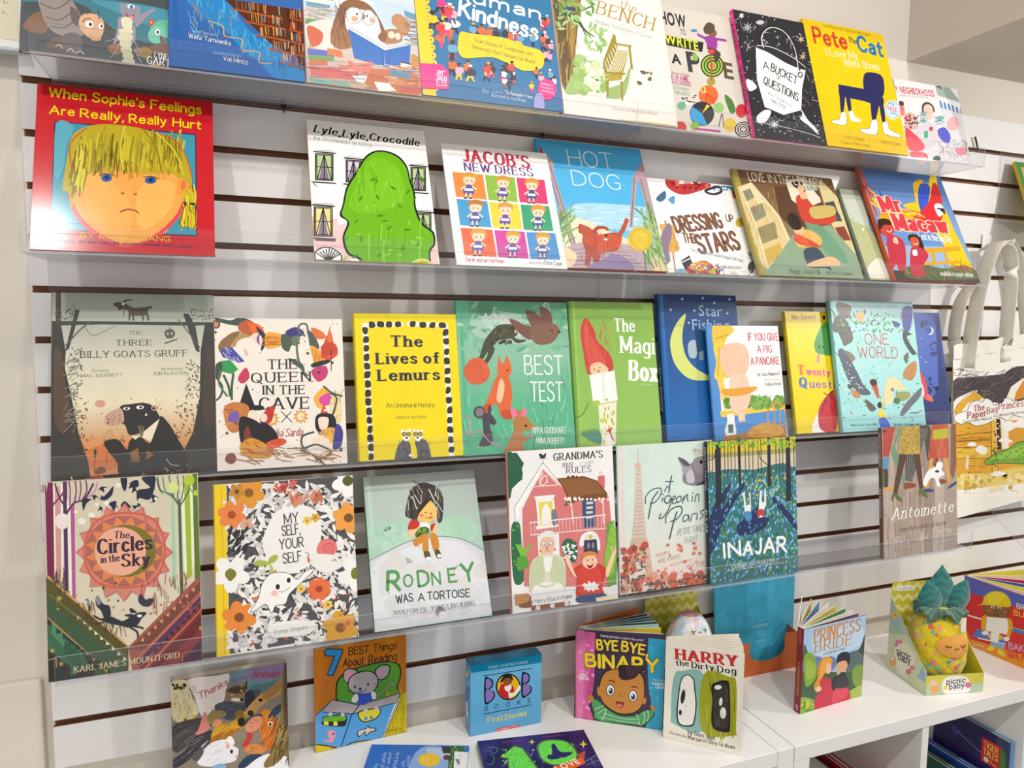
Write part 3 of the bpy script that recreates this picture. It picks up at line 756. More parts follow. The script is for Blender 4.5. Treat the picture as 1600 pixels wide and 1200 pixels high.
ART['kind'] += _folk(14, 3, 1080, 40, 1210, 330, 42)+_folk(12, 5, 1240, 190, 1800, 225, 38)+_folk(16, 8, 1740, 50, 1860, 580, 36)+'''
s f3cf1c 1228 235 1300 228 1500 232 1640 270 1760 300 1762 410 1640 440 1560 415 1420 365 1240 378
t H13 1c2434 1312 276 1690 334 24 True Stories of Compassion and
t H13 1c2434 1302 318 1705 388 24 Generosity that Changed the World
'''+_folk(11, 11, 1180, 400, 1700, 470, 40)+_folk(6, 15, 1400, 440, 1730, 540, 30)+'''
p e8308a 1020 430 1130 430 1172 470 1172 575 1030 570
t H22 f6d8e4 1112 552 1162 556 32 EB
t H22 f6d8e4 1112 520 1162 524 32 We
t H22 f6d8e4 1112 488 1150 492 32 ar
e e8308a 1796 562 72 74
t B11 fbe4ee 1750 525 1838 540 16 Includes a
t B11 fbe4ee 1750 550 1838 565 16 Foreword
t B11 fbe4ee 1752 575 1846 592 16 from Booth
t H11 d8e8f0 1365 588 1490 598 22 By John
t H12 d8e8f0 1500 598 1690 628 24 "The Planetwalker" Francis
t H11 d8e8f0 1420 616 1640 648 20 Illustrated by Josy Bloggs
s a8a0d8 1710 600 1762 600 1770 700 1700 690
'''
ART['bench'] = '''
o 800 0
s 8c6a24 240 0 400 0 400 140 385 330 390 460 415 540 415 600 330 590 300 480 270 230
s 5c4418 260 0 300 0 330 200 360 420 390 580 340 590 310 460
s a88434 340 0 390 0 390 200 370 360 380 480 360 300
d 5c4418/b8933c/745620 60 3 20 60 280 20 390 540 i 88 8
s 9cb86a 370 480 400 420 420 470 430 560 410 600 330 600
d 8fb45c/b4cc88/a4c274 40 4 12 30 380 380 560 590 e
d e8ecd8/cfdcae 24 14 14 28 440 400 560 560 e
s 3c4a2a 250 90 330 100 400 150 440 210 500 250 440 225 380 170 300 130
c 8 4a5a34 360 135 420 95 470 60
c 6 4a5a34 420 200 440 250 455 300
d 6ca24c/7fb05c/93bf70/5c9044 46 5 18 30 270 -10 490 130 l
d 7fb05c/93bf70/a4c880 26 6 20 30 420 160 560 360 l
d a8cc88/93bf70 16 9 18 26 280 130 400 260 l
s 2c3c6c 330 90 375 85 380 105 340 108
t S7i b08a34 642 30 745 50 52 the
t S11i b8912f 502 96 860 150 84 BENCH
t S7 8a8478 664 146 684 150 12 by
t S7 7a766c 498 156 850 208 20 Meghan, The Duchess of Sussex
s 9ab46a 660 520 700 430 715 420 690 560 660 610 580 620 575 560
p 9a8a20 605 210 618 225 630 300 560 515 540 400
p b09c2c 625 268 718 270 720 284 628 282
p 9a8a20 700 285 712 280 730 425 716 428
p b09c2c 630 315 705 310 680 400 655 500 575 515 560 470
'''
for _k in range(7):
    ART['bench'] += f'l 4 f1ece0 {560+_k*15} {480-_k*6} {630+_k*12} {322-_k*1.5}\n'
for _k in range(6):
    ART['bench'] += f'l 5 f1ece0 {552+_k*12} {392-_k*22} {575+_k*11} {460-_k*28}\n'
ART['bench'] += '''
p 9a8a20 552 455 680 455 680 466 552 470
p 9a8a20 560 510 578 510 574 620 564 620
p 9a8a20 648 510 662 508 666 630 654 628
d 5a4a34 6 31 12 20 785 435 850 450 b
s 6a5434 780 440 800 430 818 445 800 452
s 6a5434 825 480 848 464 850 490 832 492
s 6a5434 752 505 770 500 790 515 770 525
t S7 a8a498 600 690 890 716 20 Pictures by Christian Robinson
s c8b86a 380 742 780 760 1030 790 900 795 640 765
'''
ART['poem'] = '''
o 800 0
t B22 1c1c1e 945 145 1098 170 74 HOW
t B14 3a3a3c 1060 210 1092 216 36 TO
p 222222 960 215 1198 255 1190 315 968 275
t B22 d8dc3a 966 262 1168 306 56 WRITE
t B24 1c1c1e 1004 382 1060 392 58 A
t B24 35363a 1104 430 1170 440 120 P
s 8cb44c 1130 325 1160 335 1160 365 1135 365
'''
for _r, _c in ((72, '2a4a24'), (62, 'b8d04a'), (54, '2a5a2a'), (44, 'a8c84a'), (36, '2a4a24'), (26, '9cc04c'), (18, 'e07a34')):
    ART['poem'] += f'e {_c} 1250 398 {_r} {_r}\n'
ART['poem'] += '''
t B20 5a4a30 1325 470 1385 482 100 E
e a89a3a 1242 496 26 26
c 7 c83428 1235 310 1246 400 1246 490
s 9c3a9c 1200 225 1250 215 1280 240 1270 310 1222 300 1215 260
c 16 9c3a9c 1210 232 1165 210
c 16 9c3a9c 1265 232 1330 242
s 4a3a34 1235 285 1290 310 1300 335 1270 380 1258 340 1230 310
e 8a5a3c 1252 200 26 24
s 5a4838 1198 170 1225 135 1262 150 1262 190 1225 205 1205 200
e 4a8ab0 1140 186 20 9
s d8483a 1228 300 1262 300 1255 325 1225 320
t B9 b0486a 1000 448 1112 468 15 Newbery Medalist
t B14 b43a78 1002 484 1106 500 34 KWAME
t B13 b43a78 1002 512 1120 530 30 ALEXANDER
t B11 7ab08a 1012 545 1108 560 24 & DEANNA
t B11 7ab08a 1020 575 1112 590 24 NIKAIDO
e e86a2a 1226 582 60 62
t B20 f4d86a 1178 565 1210 570 40 U
t B20 d83a2a 1205 615 1262 640 52 PN
e 28282c 1185 700 76 78
p 2a9ad0 1185 700 1120 650 1110 730 1170 770 1220 775
p e8c83a 1185 700 1215 640 1235 650
d 1c1c1e/f0ece0 20 5 6 10 1060 580 1150 640 q
e 8cc06a 1290 660 32 32
e 5fae8a 1060 650 26 26
e c83428 1050 790 40 40
e 8ab43a 1140 780 28 28
e d8b83a 1360 770 40 44
s 4a7a34 1325 580 1370 610 1395 680 1360 690
e c82a3a 1430 680 34 44
'''
for _r, _c in ((56, '1c1c1e'), (48, 'd9d2c5'), (40, '1c1c1e'), (32, 'd9d2c5'), (24, '1c1c1e'), (16, 'd9d2c5')):
    ART['poem'] += f'e {_c} 1445 800 {_r} {_r*.9}\n'
ART['poem'] += '''
p b83a8a 1140 790 1300 806 1300 820 1140 802
c 5 1c1c1e 1290 780 1310 700 1320 780
'''
ART['bucket'] = '''
o 1100 0
d f4f4f4/c8c8c8 260 3 1.5 4.5 180 40 780 900 e
d 8a8a8a/b0b0b0 26 5 18 34 190 70 760 300 i
z a8a8a8 270 170 40 8 .3
z f0f0f0 230 95 20 6 .4
z d8d8d8 440 780 34 8 .3
z b8a87a 620 360 26 6 .35
z c8b88a 610 250 26 6 .35
e c8c8c8 350 140 26 14
d a89a6a/d8d8d8 16 8 10 22 600 340 720 680 i
p f3f3f1 322 280 640 430 615 560 610 690 500 720 380 670 330 500
s 22222a 322 275 420 300 560 370 640 430 620 440 520 400 400 330 330 300
c 12 1a1a1e 360 300 345 240 380 175 440 160 520 200 580 300 600 440
c 5 e8e8e8 372 300 358 240 388 188 440 174 512 210 570 310 592 440
c 4 f3f3f1 330 285 430 300 560 365 636 425
k 7 1a1a1e 590 470 605 455 618 470 605 488
t H17 1c1c1e 372 430 394 436 44 A
t H17 1c1c1e 418 444 580 530 48 BUCKET
t H14 1c1c1e 452 492 478 506 24 OF
t H17 1c1c1e 372 525 588 634 48 QUESTIONS
t H8 3a3a3a 396 588 550 672 20 almost answered by
t H11 2a2a2a 420 640 508 684 26 tim fite
s f3f3f1 330 730 380 690 420 700 390 760 340 770
s f3f3f1 610 690 650 750 700 800 715 840 660 790 600 740
e 22222a 600 715 16 22
s e8e8e6 260 500 300 510 330 550 280 570
d e8e8e6/9a9a9a 30 9 8 20 380 720 640 800 i
c 4 c8c8c8 320 760 420 780 520 800 640 830 730 860
'''
ART['cat'] = '''
o 1200 0
t H11 5a4a1c 350 178 636 212 18 The #1 New York Times Bestselling Series
t H28 d0462c 302 276 494 298 84 Pete
t H18 3a3a30 504 252 550 268 34 the
t H30 1f78b4 566 300 712 326 80 Cat
t H16 f6ecc8 374 350 562 358 42 I Love My
t H16 f6ecc8 480 406 692 412 42 White Shoes
p 272a5c 440 522 700 548 722 600 716 655 690 640 600 615 480 600 445 590
s 272a5c 604 440 660 432 706 448 722 500 716 570 660 600 606 560 592 500
s 272a5c 448 560 480 590 470 700 456 700
s 272a5c 486 590 512 600 520 690 504 690
s 272a5c 640 600 690 610 668 740 650 740
s 272a5c 690 600 720 640 730 730 712 740
s f2f0e6 455 700 485 695 488 770 440 776 400 765 405 750 445 740
s f2f0e6 505 690 530 685 540 715 578 735 570 748 520 745
s f2f0e6 645 735 680 732 680 815 640 825 580 812 582 790 630 785
s f2f0e6 714 742 748 738 756 780 826 812 822 830 750 822 720 800
k 3 6a6a6a 645 735 680 732 680 815 640 825 580 812 582 790 630 785
k 3 6a6a6a 714 742 748 738 756 780 826 812 822 830 750 822 720 800
k 3 6a6a6a 455 700 485 695 488 770 440 776 400 765 405 750 445 740
e f6f4ee 776 656 48 62
e 7ab4d8 776 656 43 56
e dceaf2 776 656 38 50
t B14 2a6aa8 754 630 792 634 20 FOR
t B17 d83a4a 748 660 806 668 26 FREE
t B14 2a6aa8 756 684 802 690 20 SONG
t H9 6a5a1c 484 862 600 872 24 Eric Litwin
t H9 6a5a1c 706 872 830 886 22 James Dean
t H9 7a6a24 456 896 636 906 20 Creator of White Shoes
'''
ART['hood'] = '''
o 1200 0
t B19 d02a3a 788 560 1045 606 38 Y NEIGHBORHOOD
t B8 9a9a9a 812 585 1005 614 12 WHERE WE LIVE TOGETHER
p 9cb0a4 1040 525 1130 550 1200 640 1060 590
p b0c4b8 1060 590 1200 640 1200 660 1062 620
d 2a3a34 6 4 8 12 1065 530 1130 560 q
t H10 8a8a8a 1078 625 1196 655 22 LIVE YUM YUM
p eef0f0 1060 600 1200 650 1220 700 1072 640
p dcdcdf 1075 650 1225 705 1250 930 1110 900
'''
for _k in range(6):
    ART['hood'] += f'p 3a7ac0 {1072+_k*26} {628+_k*11} {1084+_k*26} {633+_k*11} {1096+_k*25} {676+_k*9} {1084+_k*25} {672+_k*9}\n'
ART['hood'] += '''
s e87a7a 815 630 840 640 850 690 825 700
s 4a3a34 812 615 838 620 842 640 815 640
s d8b0a8 845 700 900 690 940 740 930 790 860 770
d c03a4a/3a3a3a 26 7 5 8 850 700 940 785 e
s e8c8b8 975 645 1015 640 1040 690 1015 740 985 715
c 12 4a3a30 968 690 970 650 1000 640 1030 660 1040 690
d 3a9a98 22 8 16 20 960 690 985 750 i 5
d 3a9a98 22 9 16 20 1055 720 1090 775 i 5
s d8d0d4 940 780 1000 750 1060 790 1070 870 980 900 930 840
s e8485a 855 780 900 800 980 880 960 915 880 900
e d8305a 1022 792 12 14
p 4aa888 976 805 1000 800 1004 840 980 845
s 5a5ac8 1065 800 1110 790 1145 840 1130 880 1080 850
e f0b0b0 1160 770 38 40
d 5a7ac8/d84a5a/4a9a6a/3a3a4a 70 10 6 14 1070 860 1240 940 i
s f08a90 1180 910 1240 910 1240 945 1190 945
s e8485a 890 920 990 930 1000 980 920 970
e 4a5a5a 1060 965 24 18
d 9aa8b8/d8a0a8/5a6a7a 40 12 6 14 1090 900 1260 1010 i
l 4 4a8a5a 1215 700 1250 850 1240 930
'''
ART['sophie'] = '''
o 0 0
p 1c2450 318 752 1212 842 1230 1482 308 1434
p 3f93a8 324 758 1206 848 1224 1474 314 1428
s 5aa8b8 330 770 440 790 400 900 380 1050 330 1100
s d8925a 590 1350 1000 1390 1000 1470 590 1440
s c87848 600 1380 640 1420 800 1450 980 1420 998 1470 590 1440
s e04848 420 1100 440 1300 560 1450 780 1545 980 1480 1130 1340 1180 1150 1000 1000 600 980
s f0a44c 432 1060 450 1260 570 1420 780 1528 960 1470 1105 1330 1150 1150 1120 1000 800 960 520 980
s f2ae54 520 1120 600 1080 760 1200 820 1350 780 1500 640 1440 540 1320
s f4b45a 880 1160 1060 1140 1080 1260 1000 1380 880 1440 840 1300
s ec9840 1110 1100 1170 1110 1180 1160 1140 1220 1100 1220
s d87838 1125 1140 1150 1130 1150 1180 1125 1190
s b8a420 430 850 520 790 640 775 800 790 960 830 1060 860 1130 940 1180 1060 1190 1180 1150 1120 1110 1120 1060 1090 900 1090 720 1070 600 1080 500 1100 470 1170 440 1300 420 1200 380 1180 400 1010
d 9a8a18/d0bc2c/7a6a14/c8b830/a8982a 120 4 45 100 470 905 1125 1010 i 92 9
d d8cc40/8a7a1c 36 6 50 90 440 960 520 1150 i 100 10
d 7a5a20/c8982c 40 7 25 55 520 1030 1130 1085 i 94 12
c 8 a08e1c 640 790 600 900 580 1060
c 8 d8c83c 760 790 740 920 760 1060
c 8 8a7a18 880 810 960 920 1000 1080
c 8 d4c438 960 830 1080 950 1140 1100
e 2f5a9a 655 1113 34 24
e 14284a 655 1110 13 13
e 2f5a9a 932 1130 36 22
e 14284a 934 1128 13 13
c 6 6a4a1c 610 1098 650 1085 705 1100
c 6 6a4a1c 890 1110 935 1105 980 1120
e b86a30 758 1210 12 8
e b86a30 838 1215 12 8
c 9 a8402c 748 1325 790 1310 840 1318 858 1332
s c8b020 1150 1190 1215 1190 1220 1280 1205 1280 1150 1270 1130 1240
p 1a2438 1140 1265 1215 1275 1215 1298 1140 1290
s d8bc24 1145 1298 1215 1300 1225 1420 1200 1435 1170 1420 1130 1425 1118 1400
d 5a4a14/a8941c/f0dc4c 30 8 20 45 1135 1200 1212 1410 i 88 10
l 5 3a2a14 1145 1300 1120 1400 1135 1428
l 5 3a2a14 1215 1300 1222 1410 1205 1434
c 5 d83848 440 1080 420 900 520 800
c 5 d83848 980 838 1080 880 1150 980 1195 1120
t H22 dccc14 280 596 880 672 54 When Sophie's
t H22 dccc14 926 680 1240 716 54 Feelings
t H22 e6d80c 288 706 440 722 50 Are
t H22 e6d80c 482 728 752 758 50 Really,
t H22 e6d80c 792 766 1022 784 50 Really
t H22 e6d80c 1066 790 1240 812 50 Hurt
t H15 e6d80c 502 1486 1060 1512 30 BY MOLLY BANG
t B16i 3a2a5a 284 1506 1256 1556 16 CREATOR OF BESTSELLER WHEN SOPHIE GETS ANGRY...
'''
ART['croc'] = '''
o 400 0
t S19i 1c1c1c 282 838 440 854 44 Lyle,
t S19i 1c1c1c 458 858 612 868 44 Lyle,
t S19i 1c1c1c 626 868 940 888 44 Crocodile
t S10 4a4a4a 288 884 646 916 20 by BERNARD WABER
p ecc4c0 320 1370 480 1380 500 1600 560 1720 400 1690 345 1500
p eec8c4 480 1420 560 1400 600 1560 560 1730 500 1720
p f0d0c8 1060 1480 1120 1500 1150 1715 1100 1715
'''
def _win(x, y, w_, h_, c, k=10):
    s = k*h_/100
    return (f'p {c} {x} {y} {x+w_} {y} {x+w_+s} {y+h_} {x+s} {y+h_}\np 8a7a8a {x+w_*.5} {y+8} {x+w_*.78+s} {y+h_*.98} {x+w_*.2+s} {y+h_*.98}\n'
            f'l 7 1c1c1e {x} {y} {x+w_} {y} {x+w_+s} {y+h_} {x+s} {y+h_} {x} {y}\nl 5 1c1c1e {x+8} {y+8} {x+w_-8} {y+8} {x+w_+s-8} {y+h_-8} {x+s+8} {y+h_-8} {x+8} {y+8}\n'
            f'l 5 1c1c1e {x+w_/2} {y} {x+w_/2+s} {y+h_}\nl 5 1c1c1e {x+s/2} {y+h_/2} {x+w_+s/2} {y+h_/2}\nl 5 1c1c1e {x+w_/2} {y+6} {x+s+10} {y+h_-4}\nl 5 1c1c1e {x+w_/2} {y+6} {x+w_+s-10} {y+h_-4}\n'
            f'l 8 1c1c1e {x-12} {y-12} {x+w_+14} {y-8}\nl 8 1c1c1e {x+s-14} {y+h_+14} {x+w_+s+18} {y+h_+18}\nl 3 8a8a8a {x-4} {y-20} {x+w_} {y-22}\n')
ART['croc'] += _win(305, 975, 104, 165, 'b8cc94')+_win(494, 1005, 90, 140, 'd8c8d4')+_win(905, 1030, 92, 150, 'b8cc94')+_win(332, 1310, 106, 180, 'e6d894')+_win(960, 1330, 100, 150, 'b8cc94')+'''
p 5a5060 355 1500 480 1505 480 1522 360 1520
e f2efec 445 1620 84 60
k 7 1c1c1e 365 1600 400 1565 460 1565 510 1595 525 1640 450 1690 385 1660
'''
for _k in range(9): ART['croc'] += f'l 6 1c1c1e {440+_k*2} 1640 {375+_k*18} {1600-abs(4-_k)*-8-34}\n'
ART['croc'] += '''
k 6 1c1c1e 388 1670 420 1640 470 1640 508 1680
d 7a9a4a/1c1c1e 14 3 10 18 400 1650 500 1685 i 80
p b82838 372 1690 520 1690 535 1742 378 1738
l 6 1c1c1e 446 1692 452 1738
l 6 1c1c1e 372 1690 520 1690 535 1742
p e8a83c 585 1660 640 1660 638 1744 600 1742
l 7 1c1c1e 580 1660 645 1660 650 1745 600 1742 580 1660
p 1c1c1e 630 1650 650 1650 660 1745 640 1745
l 5 8a8a8a 330 1180 300 1150
s 1c1c1e 500 1290 512 1180 560 1080 600 990 660 940 740 935 820 965 880 1030 910 1120 945 1200 960 1290 1010 1390 1090 1450 1106 1530 1080 1580 1060 1750 660 1750 640 1640 560 1600 520 1500 540 1400 490 1360
s 6fb41c 510 1290 522 1186 570 1086 608 1000 664 950 738 945 814 974 872 1036 902 1124 935 1206 950 1296 1000 1398 1078 1456 1094 1528 1070 1575 1050 1750 668 1750 650 1632 570 1592 532 1498 552 1404 502 1354
s 7cc022 560 1200 600 1060 650 990 700 980 800 1020 850 1100 880 1200 800 1300 640 1340 540 1300
d 66a818/88c838/74b820 46 5 40 90 680 1440 1030 1730 i 88 6
d 66a818/88c838 30 7 30 60 560 1040 870 1320 i 80 14
d 4a8a14/94cc44 40 15 14 26 540 1100 1000 1700 l
e f2f0e8 1030 1690 76 66
e e6d42c 1030 1688 68 60
e 4a3a24 1020 1700 36 46
t B10 5a4a1c 985 1655 1075 1650 14 A Lyle Book
'''
ART['dress'] = '''
o 400 0
t S22 c02a4a 1258 1024 1672 1036 74 JACOB'S
t S18 5a2a80 1266 1084 1698 1092 50 NEW DRESS
'''
def _kid(x, y, s, shirt, hair='c88a24', down=0):
    return (f'e f2d0b0 {x} {y} {s*.30:.0f} {s*.27:.0f}\ns {hair} {x-s*.36:.0f} {y:.0f} {x-s*.34:.0f} {y-s*.28:.0f} {x:.0f} {y-s*.40:.0f} {x+s*.34:.0f} {y-s*.26:.0f} {x+s*.36:.0f} {y:.0f} {x+s*.2:.0f} {y-s*.14:.0f} {x-s*.2:.0f} {y-s*.14:.0f}\n'
            f'e 2a1a1a {x-s*.1:.0f} {y+s*.03:.0f} 4 4\ne 2a1a1a {x+s*.1:.0f} {y+s*.03:.0f} 4 4\ne f0a8a0 {x-s*.17:.0f} {y+s*.1:.0f} 7 5\ne f0a8a0 {x+s*.17:.0f} {y+s*.1:.0f} 7 5\n'
            f's {shirt} {x-s*.17:.0f} {y+s*.27:.0f} {x+s*.17:.0f} {y+s*.27:.0f} {x+s*.24:.0f} {y+s*.68:.0f} {x-s*.24:.0f} {y+s*.68:.0f}\np e8e8ee {x-s*.2:.0f} {y+s*.42:.0f} {x+s*.2:.0f} {y+s*.42:.0f} {x+s*.21:.0f} {y+s*.54:.0f} {x-s*.21:.0f} {y+s*.54:.0f}\n'
            f'c {s*.08:.0f} f2d0b0 {x-s*.18:.0f} {y+s*.33:.0f} {x-s*.34:.0f} {y+s*.46:.0f}\nc {s*.08:.0f} f2d0b0 {x+s*.18:.0f} {y+s*.33:.0f} {x+s*.34:.0f} {y+s*.44:.0f}\n'
            f'l {s*.07:.0f} f2d0b0 {x-s*.1:.0f} {y+s*.68:.0f} {x-s*.12:.0f} {y+s*.88:.0f}\nl {s*.07:.0f} f2d0b0 {x+s*.1:.0f} {y+s*.68:.0f} {x+s*.12:.0f} {y+s*.88:.0f}\np 3a2a5a {x-s*.2:.0f} {y+s*.86:.0f} {x-s*.04:.0f} {y+s*.86:.0f} {x-s*.04:.0f} {y+s*.94:.0f} {x-s*.2:.0f} {y+s*.94:.0f}\np 3a2a5a {x+s*.04:.0f} {y+s*.86:.0f} {x+s*.2:.0f} {y+s*.86:.0f} {x+s*.2:.0f} {y+s*.94:.0f} {x+s*.04:.0f} {y+s*.94:.0f}\n')
for _k, (_p, _c) in enumerate((((1188, 1098, 1376, 1104, 1410, 1264, 1222, 1255), 'f0821c'), ((1388, 1104, 1578, 1108, 1606, 1268, 1420, 1264), '88b42c'), ((1590, 1108, 1776, 1112, 1806, 1272, 1618, 1268), 'd8286a'),
        ((1226, 1268, 1412, 1274, 1448, 1438, 1258, 1430), '2a94c8'), ((1424, 1278, 1612, 1282, 1642, 1442, 1458, 1438), 'f0cc14'), ((1624, 1284, 1812, 1286, 1846, 1448, 1652, 1444), '1c9a6a'),
        ((1262, 1446, 1454, 1452, 1490, 1618, 1296, 1610), 'e85a1c'), ((1466, 1454, 1656, 1458, 1690, 1626, 1500, 1620), 'c82a98'), ((1668, 1460, 1858, 1462, 1896, 1630, 1702, 1628), '3a8ac8'))):
    ART['dress'] += 'p '+_c+' '+' '.join(map(str, _p))+'\n'
    _cx = sum(_p[::2])/4; _cy = sum(_p[1::2])/4
    ART['dress'] += _kid(_cx+(8 if _k % 2 else -4), _cy-36, 128, ['4a4a9a', '5a3a98', '3a4a88'][_k % 3], 'b86a14' if _k == 3 else 'd0942c')
ART['dress'] += '''
t H12 c83a5a 1306 1646 1536 1656 22 Sarah and Ian Hoffman
t H9 8a8a9a 1696 1658 1788 1662 16 illustrated by
t H12 3a6aa8 1792 1662 1908 1668 24 Chris Case
'''
ART['hotdog'] = '''
o 800 0
p 4ab0e0 130 865 820 935 900 1300 860 1300 330 1290 200 960
s a8d4e4 400 1290 860 1310 900 1360 1000 1500 760 1460 400 1420
d e8f4f8/c8e4ee/88bcd8 60 4 14 40 420 1305 860 1490 i 3 4
s e8d8b8 330 1400 420 1380 700 1500 900 1560 960 1800 940 1700 340 1680 310 1500
p b8a0a8 320 1570 420 1530 720 1540 830 1590 980 1700 980 1800 350 1785 330 1660
'''
for _k in range(9): ART['hotdog'] += f'c 4 7a6470 {330+_k*3} {1586+_k*22} {500} {1570+_k*24} {720+_k*28} {1592+_k*23}\n'
ART['hotdog'] += '''
s e8cfa4 850 1600 900 1560 960 1640 985 1800 900 1740
s e8cfa4 310 1560 400 1600 390 1660 335 1690
p b49aa0 200 975 250 1050 400 1540 370 1550 300 1350
p c8b4b4 185 940 255 1020 265 1075 200 990
c 4 5a4a54 205 1000 290 1290 370 1540
c 4 5a4a54 240 1060 330 1340 395 1540
p b49aa0 770 1110 840 1010 860 1050 800 1140 760 1440 740 1430
p b49aa0 800 1110 850 1060 930 1530 900 1530
c 4 5a4a54 780 1120 765 1280 750 1430
c 4 5a4a54 820 1130 870 1350 915 1530
d 5a8a4a/7aa45a/8ab46a 46 5 30 70 250 1340 370 1520 i 120 40
d 5a8a4a/7aa45a/a8bc74 70 6 40 90 830 1340 960 1680 i 70 30
t H9 f4f8fa 362 1040 650 1065 98 HOT
t H9 f4f8fa 385 1168 690 1200 90 DOG
s a8402c 420 1420 455 1425 490 1450 500 1480 560 1480 640 1470 690 1480 685 1510 660 1580 600 1590 560 1600 540 1660 515 1660 500 1620 480 1670 455 1665 460 1590 440 1520 445 1480 420 1470
s b8482e 430 1440 415 1470 430 1430 470 1430 500 1450 540 1470 520 1540 480 1560 455 1540
s c4502f 540 1490 650 1480 690 1500 670 1560 600 1580 540 1590
c 24 b8482e 670 1490 700 1450 725 1390
c 20 a8402c 510 1470 540 1440 585 1440 600 1450
e 1c1414 592 1488 9 8
s f0e8e0 575 1510 600 1508 590 1520
d 8a2f1e/d86a44/6a2418 70 7 8 18 430 1430 690 1650 i 100 60
s 8a7aa0 560 1640 640 1600 740 1650 760 1720 640 1760 560 1780 480 1740 470 1680
e d8ba34 805 1510 76 76
k 4 b89a24 745 1510 775 1455 830 1452 866 1500 850 1560 800 1575
d c8a824/f0d860 26 9 6 16 765 1475 850 1545 i
t S10 8a7a78 542 1730 700 1735 28 Doug Salati
p b04a2c 340 1775 980 1795 980 1815 340 1795
'''
ART['stars'] = '''
o 800 0
s d8a08a 1060 1120 1100 1140 1090 1170 1060 1180
s c03030 945 1118 1000 1120 1010 1150 1080 1150 1200 1140 1215 1165 1060 1220 960 1180
d e86a5a/8a1c1c 16 3 8 14 960 1130 1200 1180 e
p 4a94c8 1240 1150 1380 1155 1390 1180 1240 1185
d f3f0ec 16 4 6 8 1250 1150 1380 1180 e
s 3a6a8a 890 1250 940 1200 950 1240 920 1270
s c83a34 980 1190 1050 1180 1030 1200
d d8a0a0/a0b8d8 14 8 8 16 1080 1180 1350 1215 i
k 14 2a2a30 1190 1190 1240 1210 1290 1190 1270 1160
s 5a9ad0 965 1250 1000 1230 1000 1280 975 1270
e c8a830 1412 1390 26 30
s b84a34 1360 1180 1390 1180 1395 1220 1370 1230
t H27 7c5440 1022 1458 1306 1422 86 DRESSING
t H22 7c5440 1328 1382 1372 1388 42 UP
t H24 7c5440 1068 1522 1138 1526 54 THE
t H27 7c5440 1168 1590 1420 1560 104 STARS
s d8a850 915 1420 930 1410 1000 1420 1010 1480 1040 1570 970 1580 940 1480
c 10 a87838 950 1390 952 1410
s 8a7a90 960 1410 985 1420 990 1480 975 1560 985 1640 950 1650 920 1520
s c08a6a 1005 1490 1040 1540 1000 1490
d 4a4a78/c87848 36 9 8 18 930 1450 1035 1640 i 80
l 8 c86a4a 1000 1590 1030 1765
p a8583a 1000 1758 1090 1760 1090 1772 1000 1770
p 28282c 1050 1640 1100 1605 1130 1680 1080 1700
l 6 f0f0f0 1055 1650 1105 1625
s 7ab0c8 985 1750 1040 1690 1090 1710 1100 1770
s b83a34 1090 1680 1200 1640 1290 1720 1280 1780 1120 1765
s 2a3a6a 1060 1750 1160 1730 1350 1770 1360 1780 1080 1778
s e0a03a 1100 1680 1150 1645 1230 1660 1200 1700 1130 1700
d e8702c/3a5ab0/e8c83a/4a8ab0/c83a4a/2a2a4a/f0e8d8 150 5 7 16 1080 1660 1320 1775 l
s c8b83a 1220 1710 1260 1680 1260 1720
s 7ab0e0 1210 1770 1250 1740 1290 1780
p 2a3a5a 1300 1730 1350 1780 1290 1775
t H11 8a94ac 1112 1580 1436 1648 22 The Story of Movie Costume Designer Edith Head
t H9 5a5a6a 1300 1688 1434 1694 18 JEANNE WALKER HARVEY
t H8 8a8a9a 1362 1722 1400 1726 12 illustrated by
t H9 5a5a6a 1340 1742 1434 1748 16 DIANA TOLEDANO
s 8a9a7a 1470 1580 1500 1600 1520 1660 1480 1620
s 2a2a2c 1480 1650 1520 1640 1500 1720 1470 1690
l 6 a89a90 1490 1700 1460 1780
p 3a4a7a 1445 1780 1478 1770 1470 1795
'''
ART['love'] = '''
o 1100 100
p a89a4a 150 650 205 690 380 1350 330 1340
p e4d2a0 210 760 330 700 370 1100 440 1160 480 1330 380 1360
'''
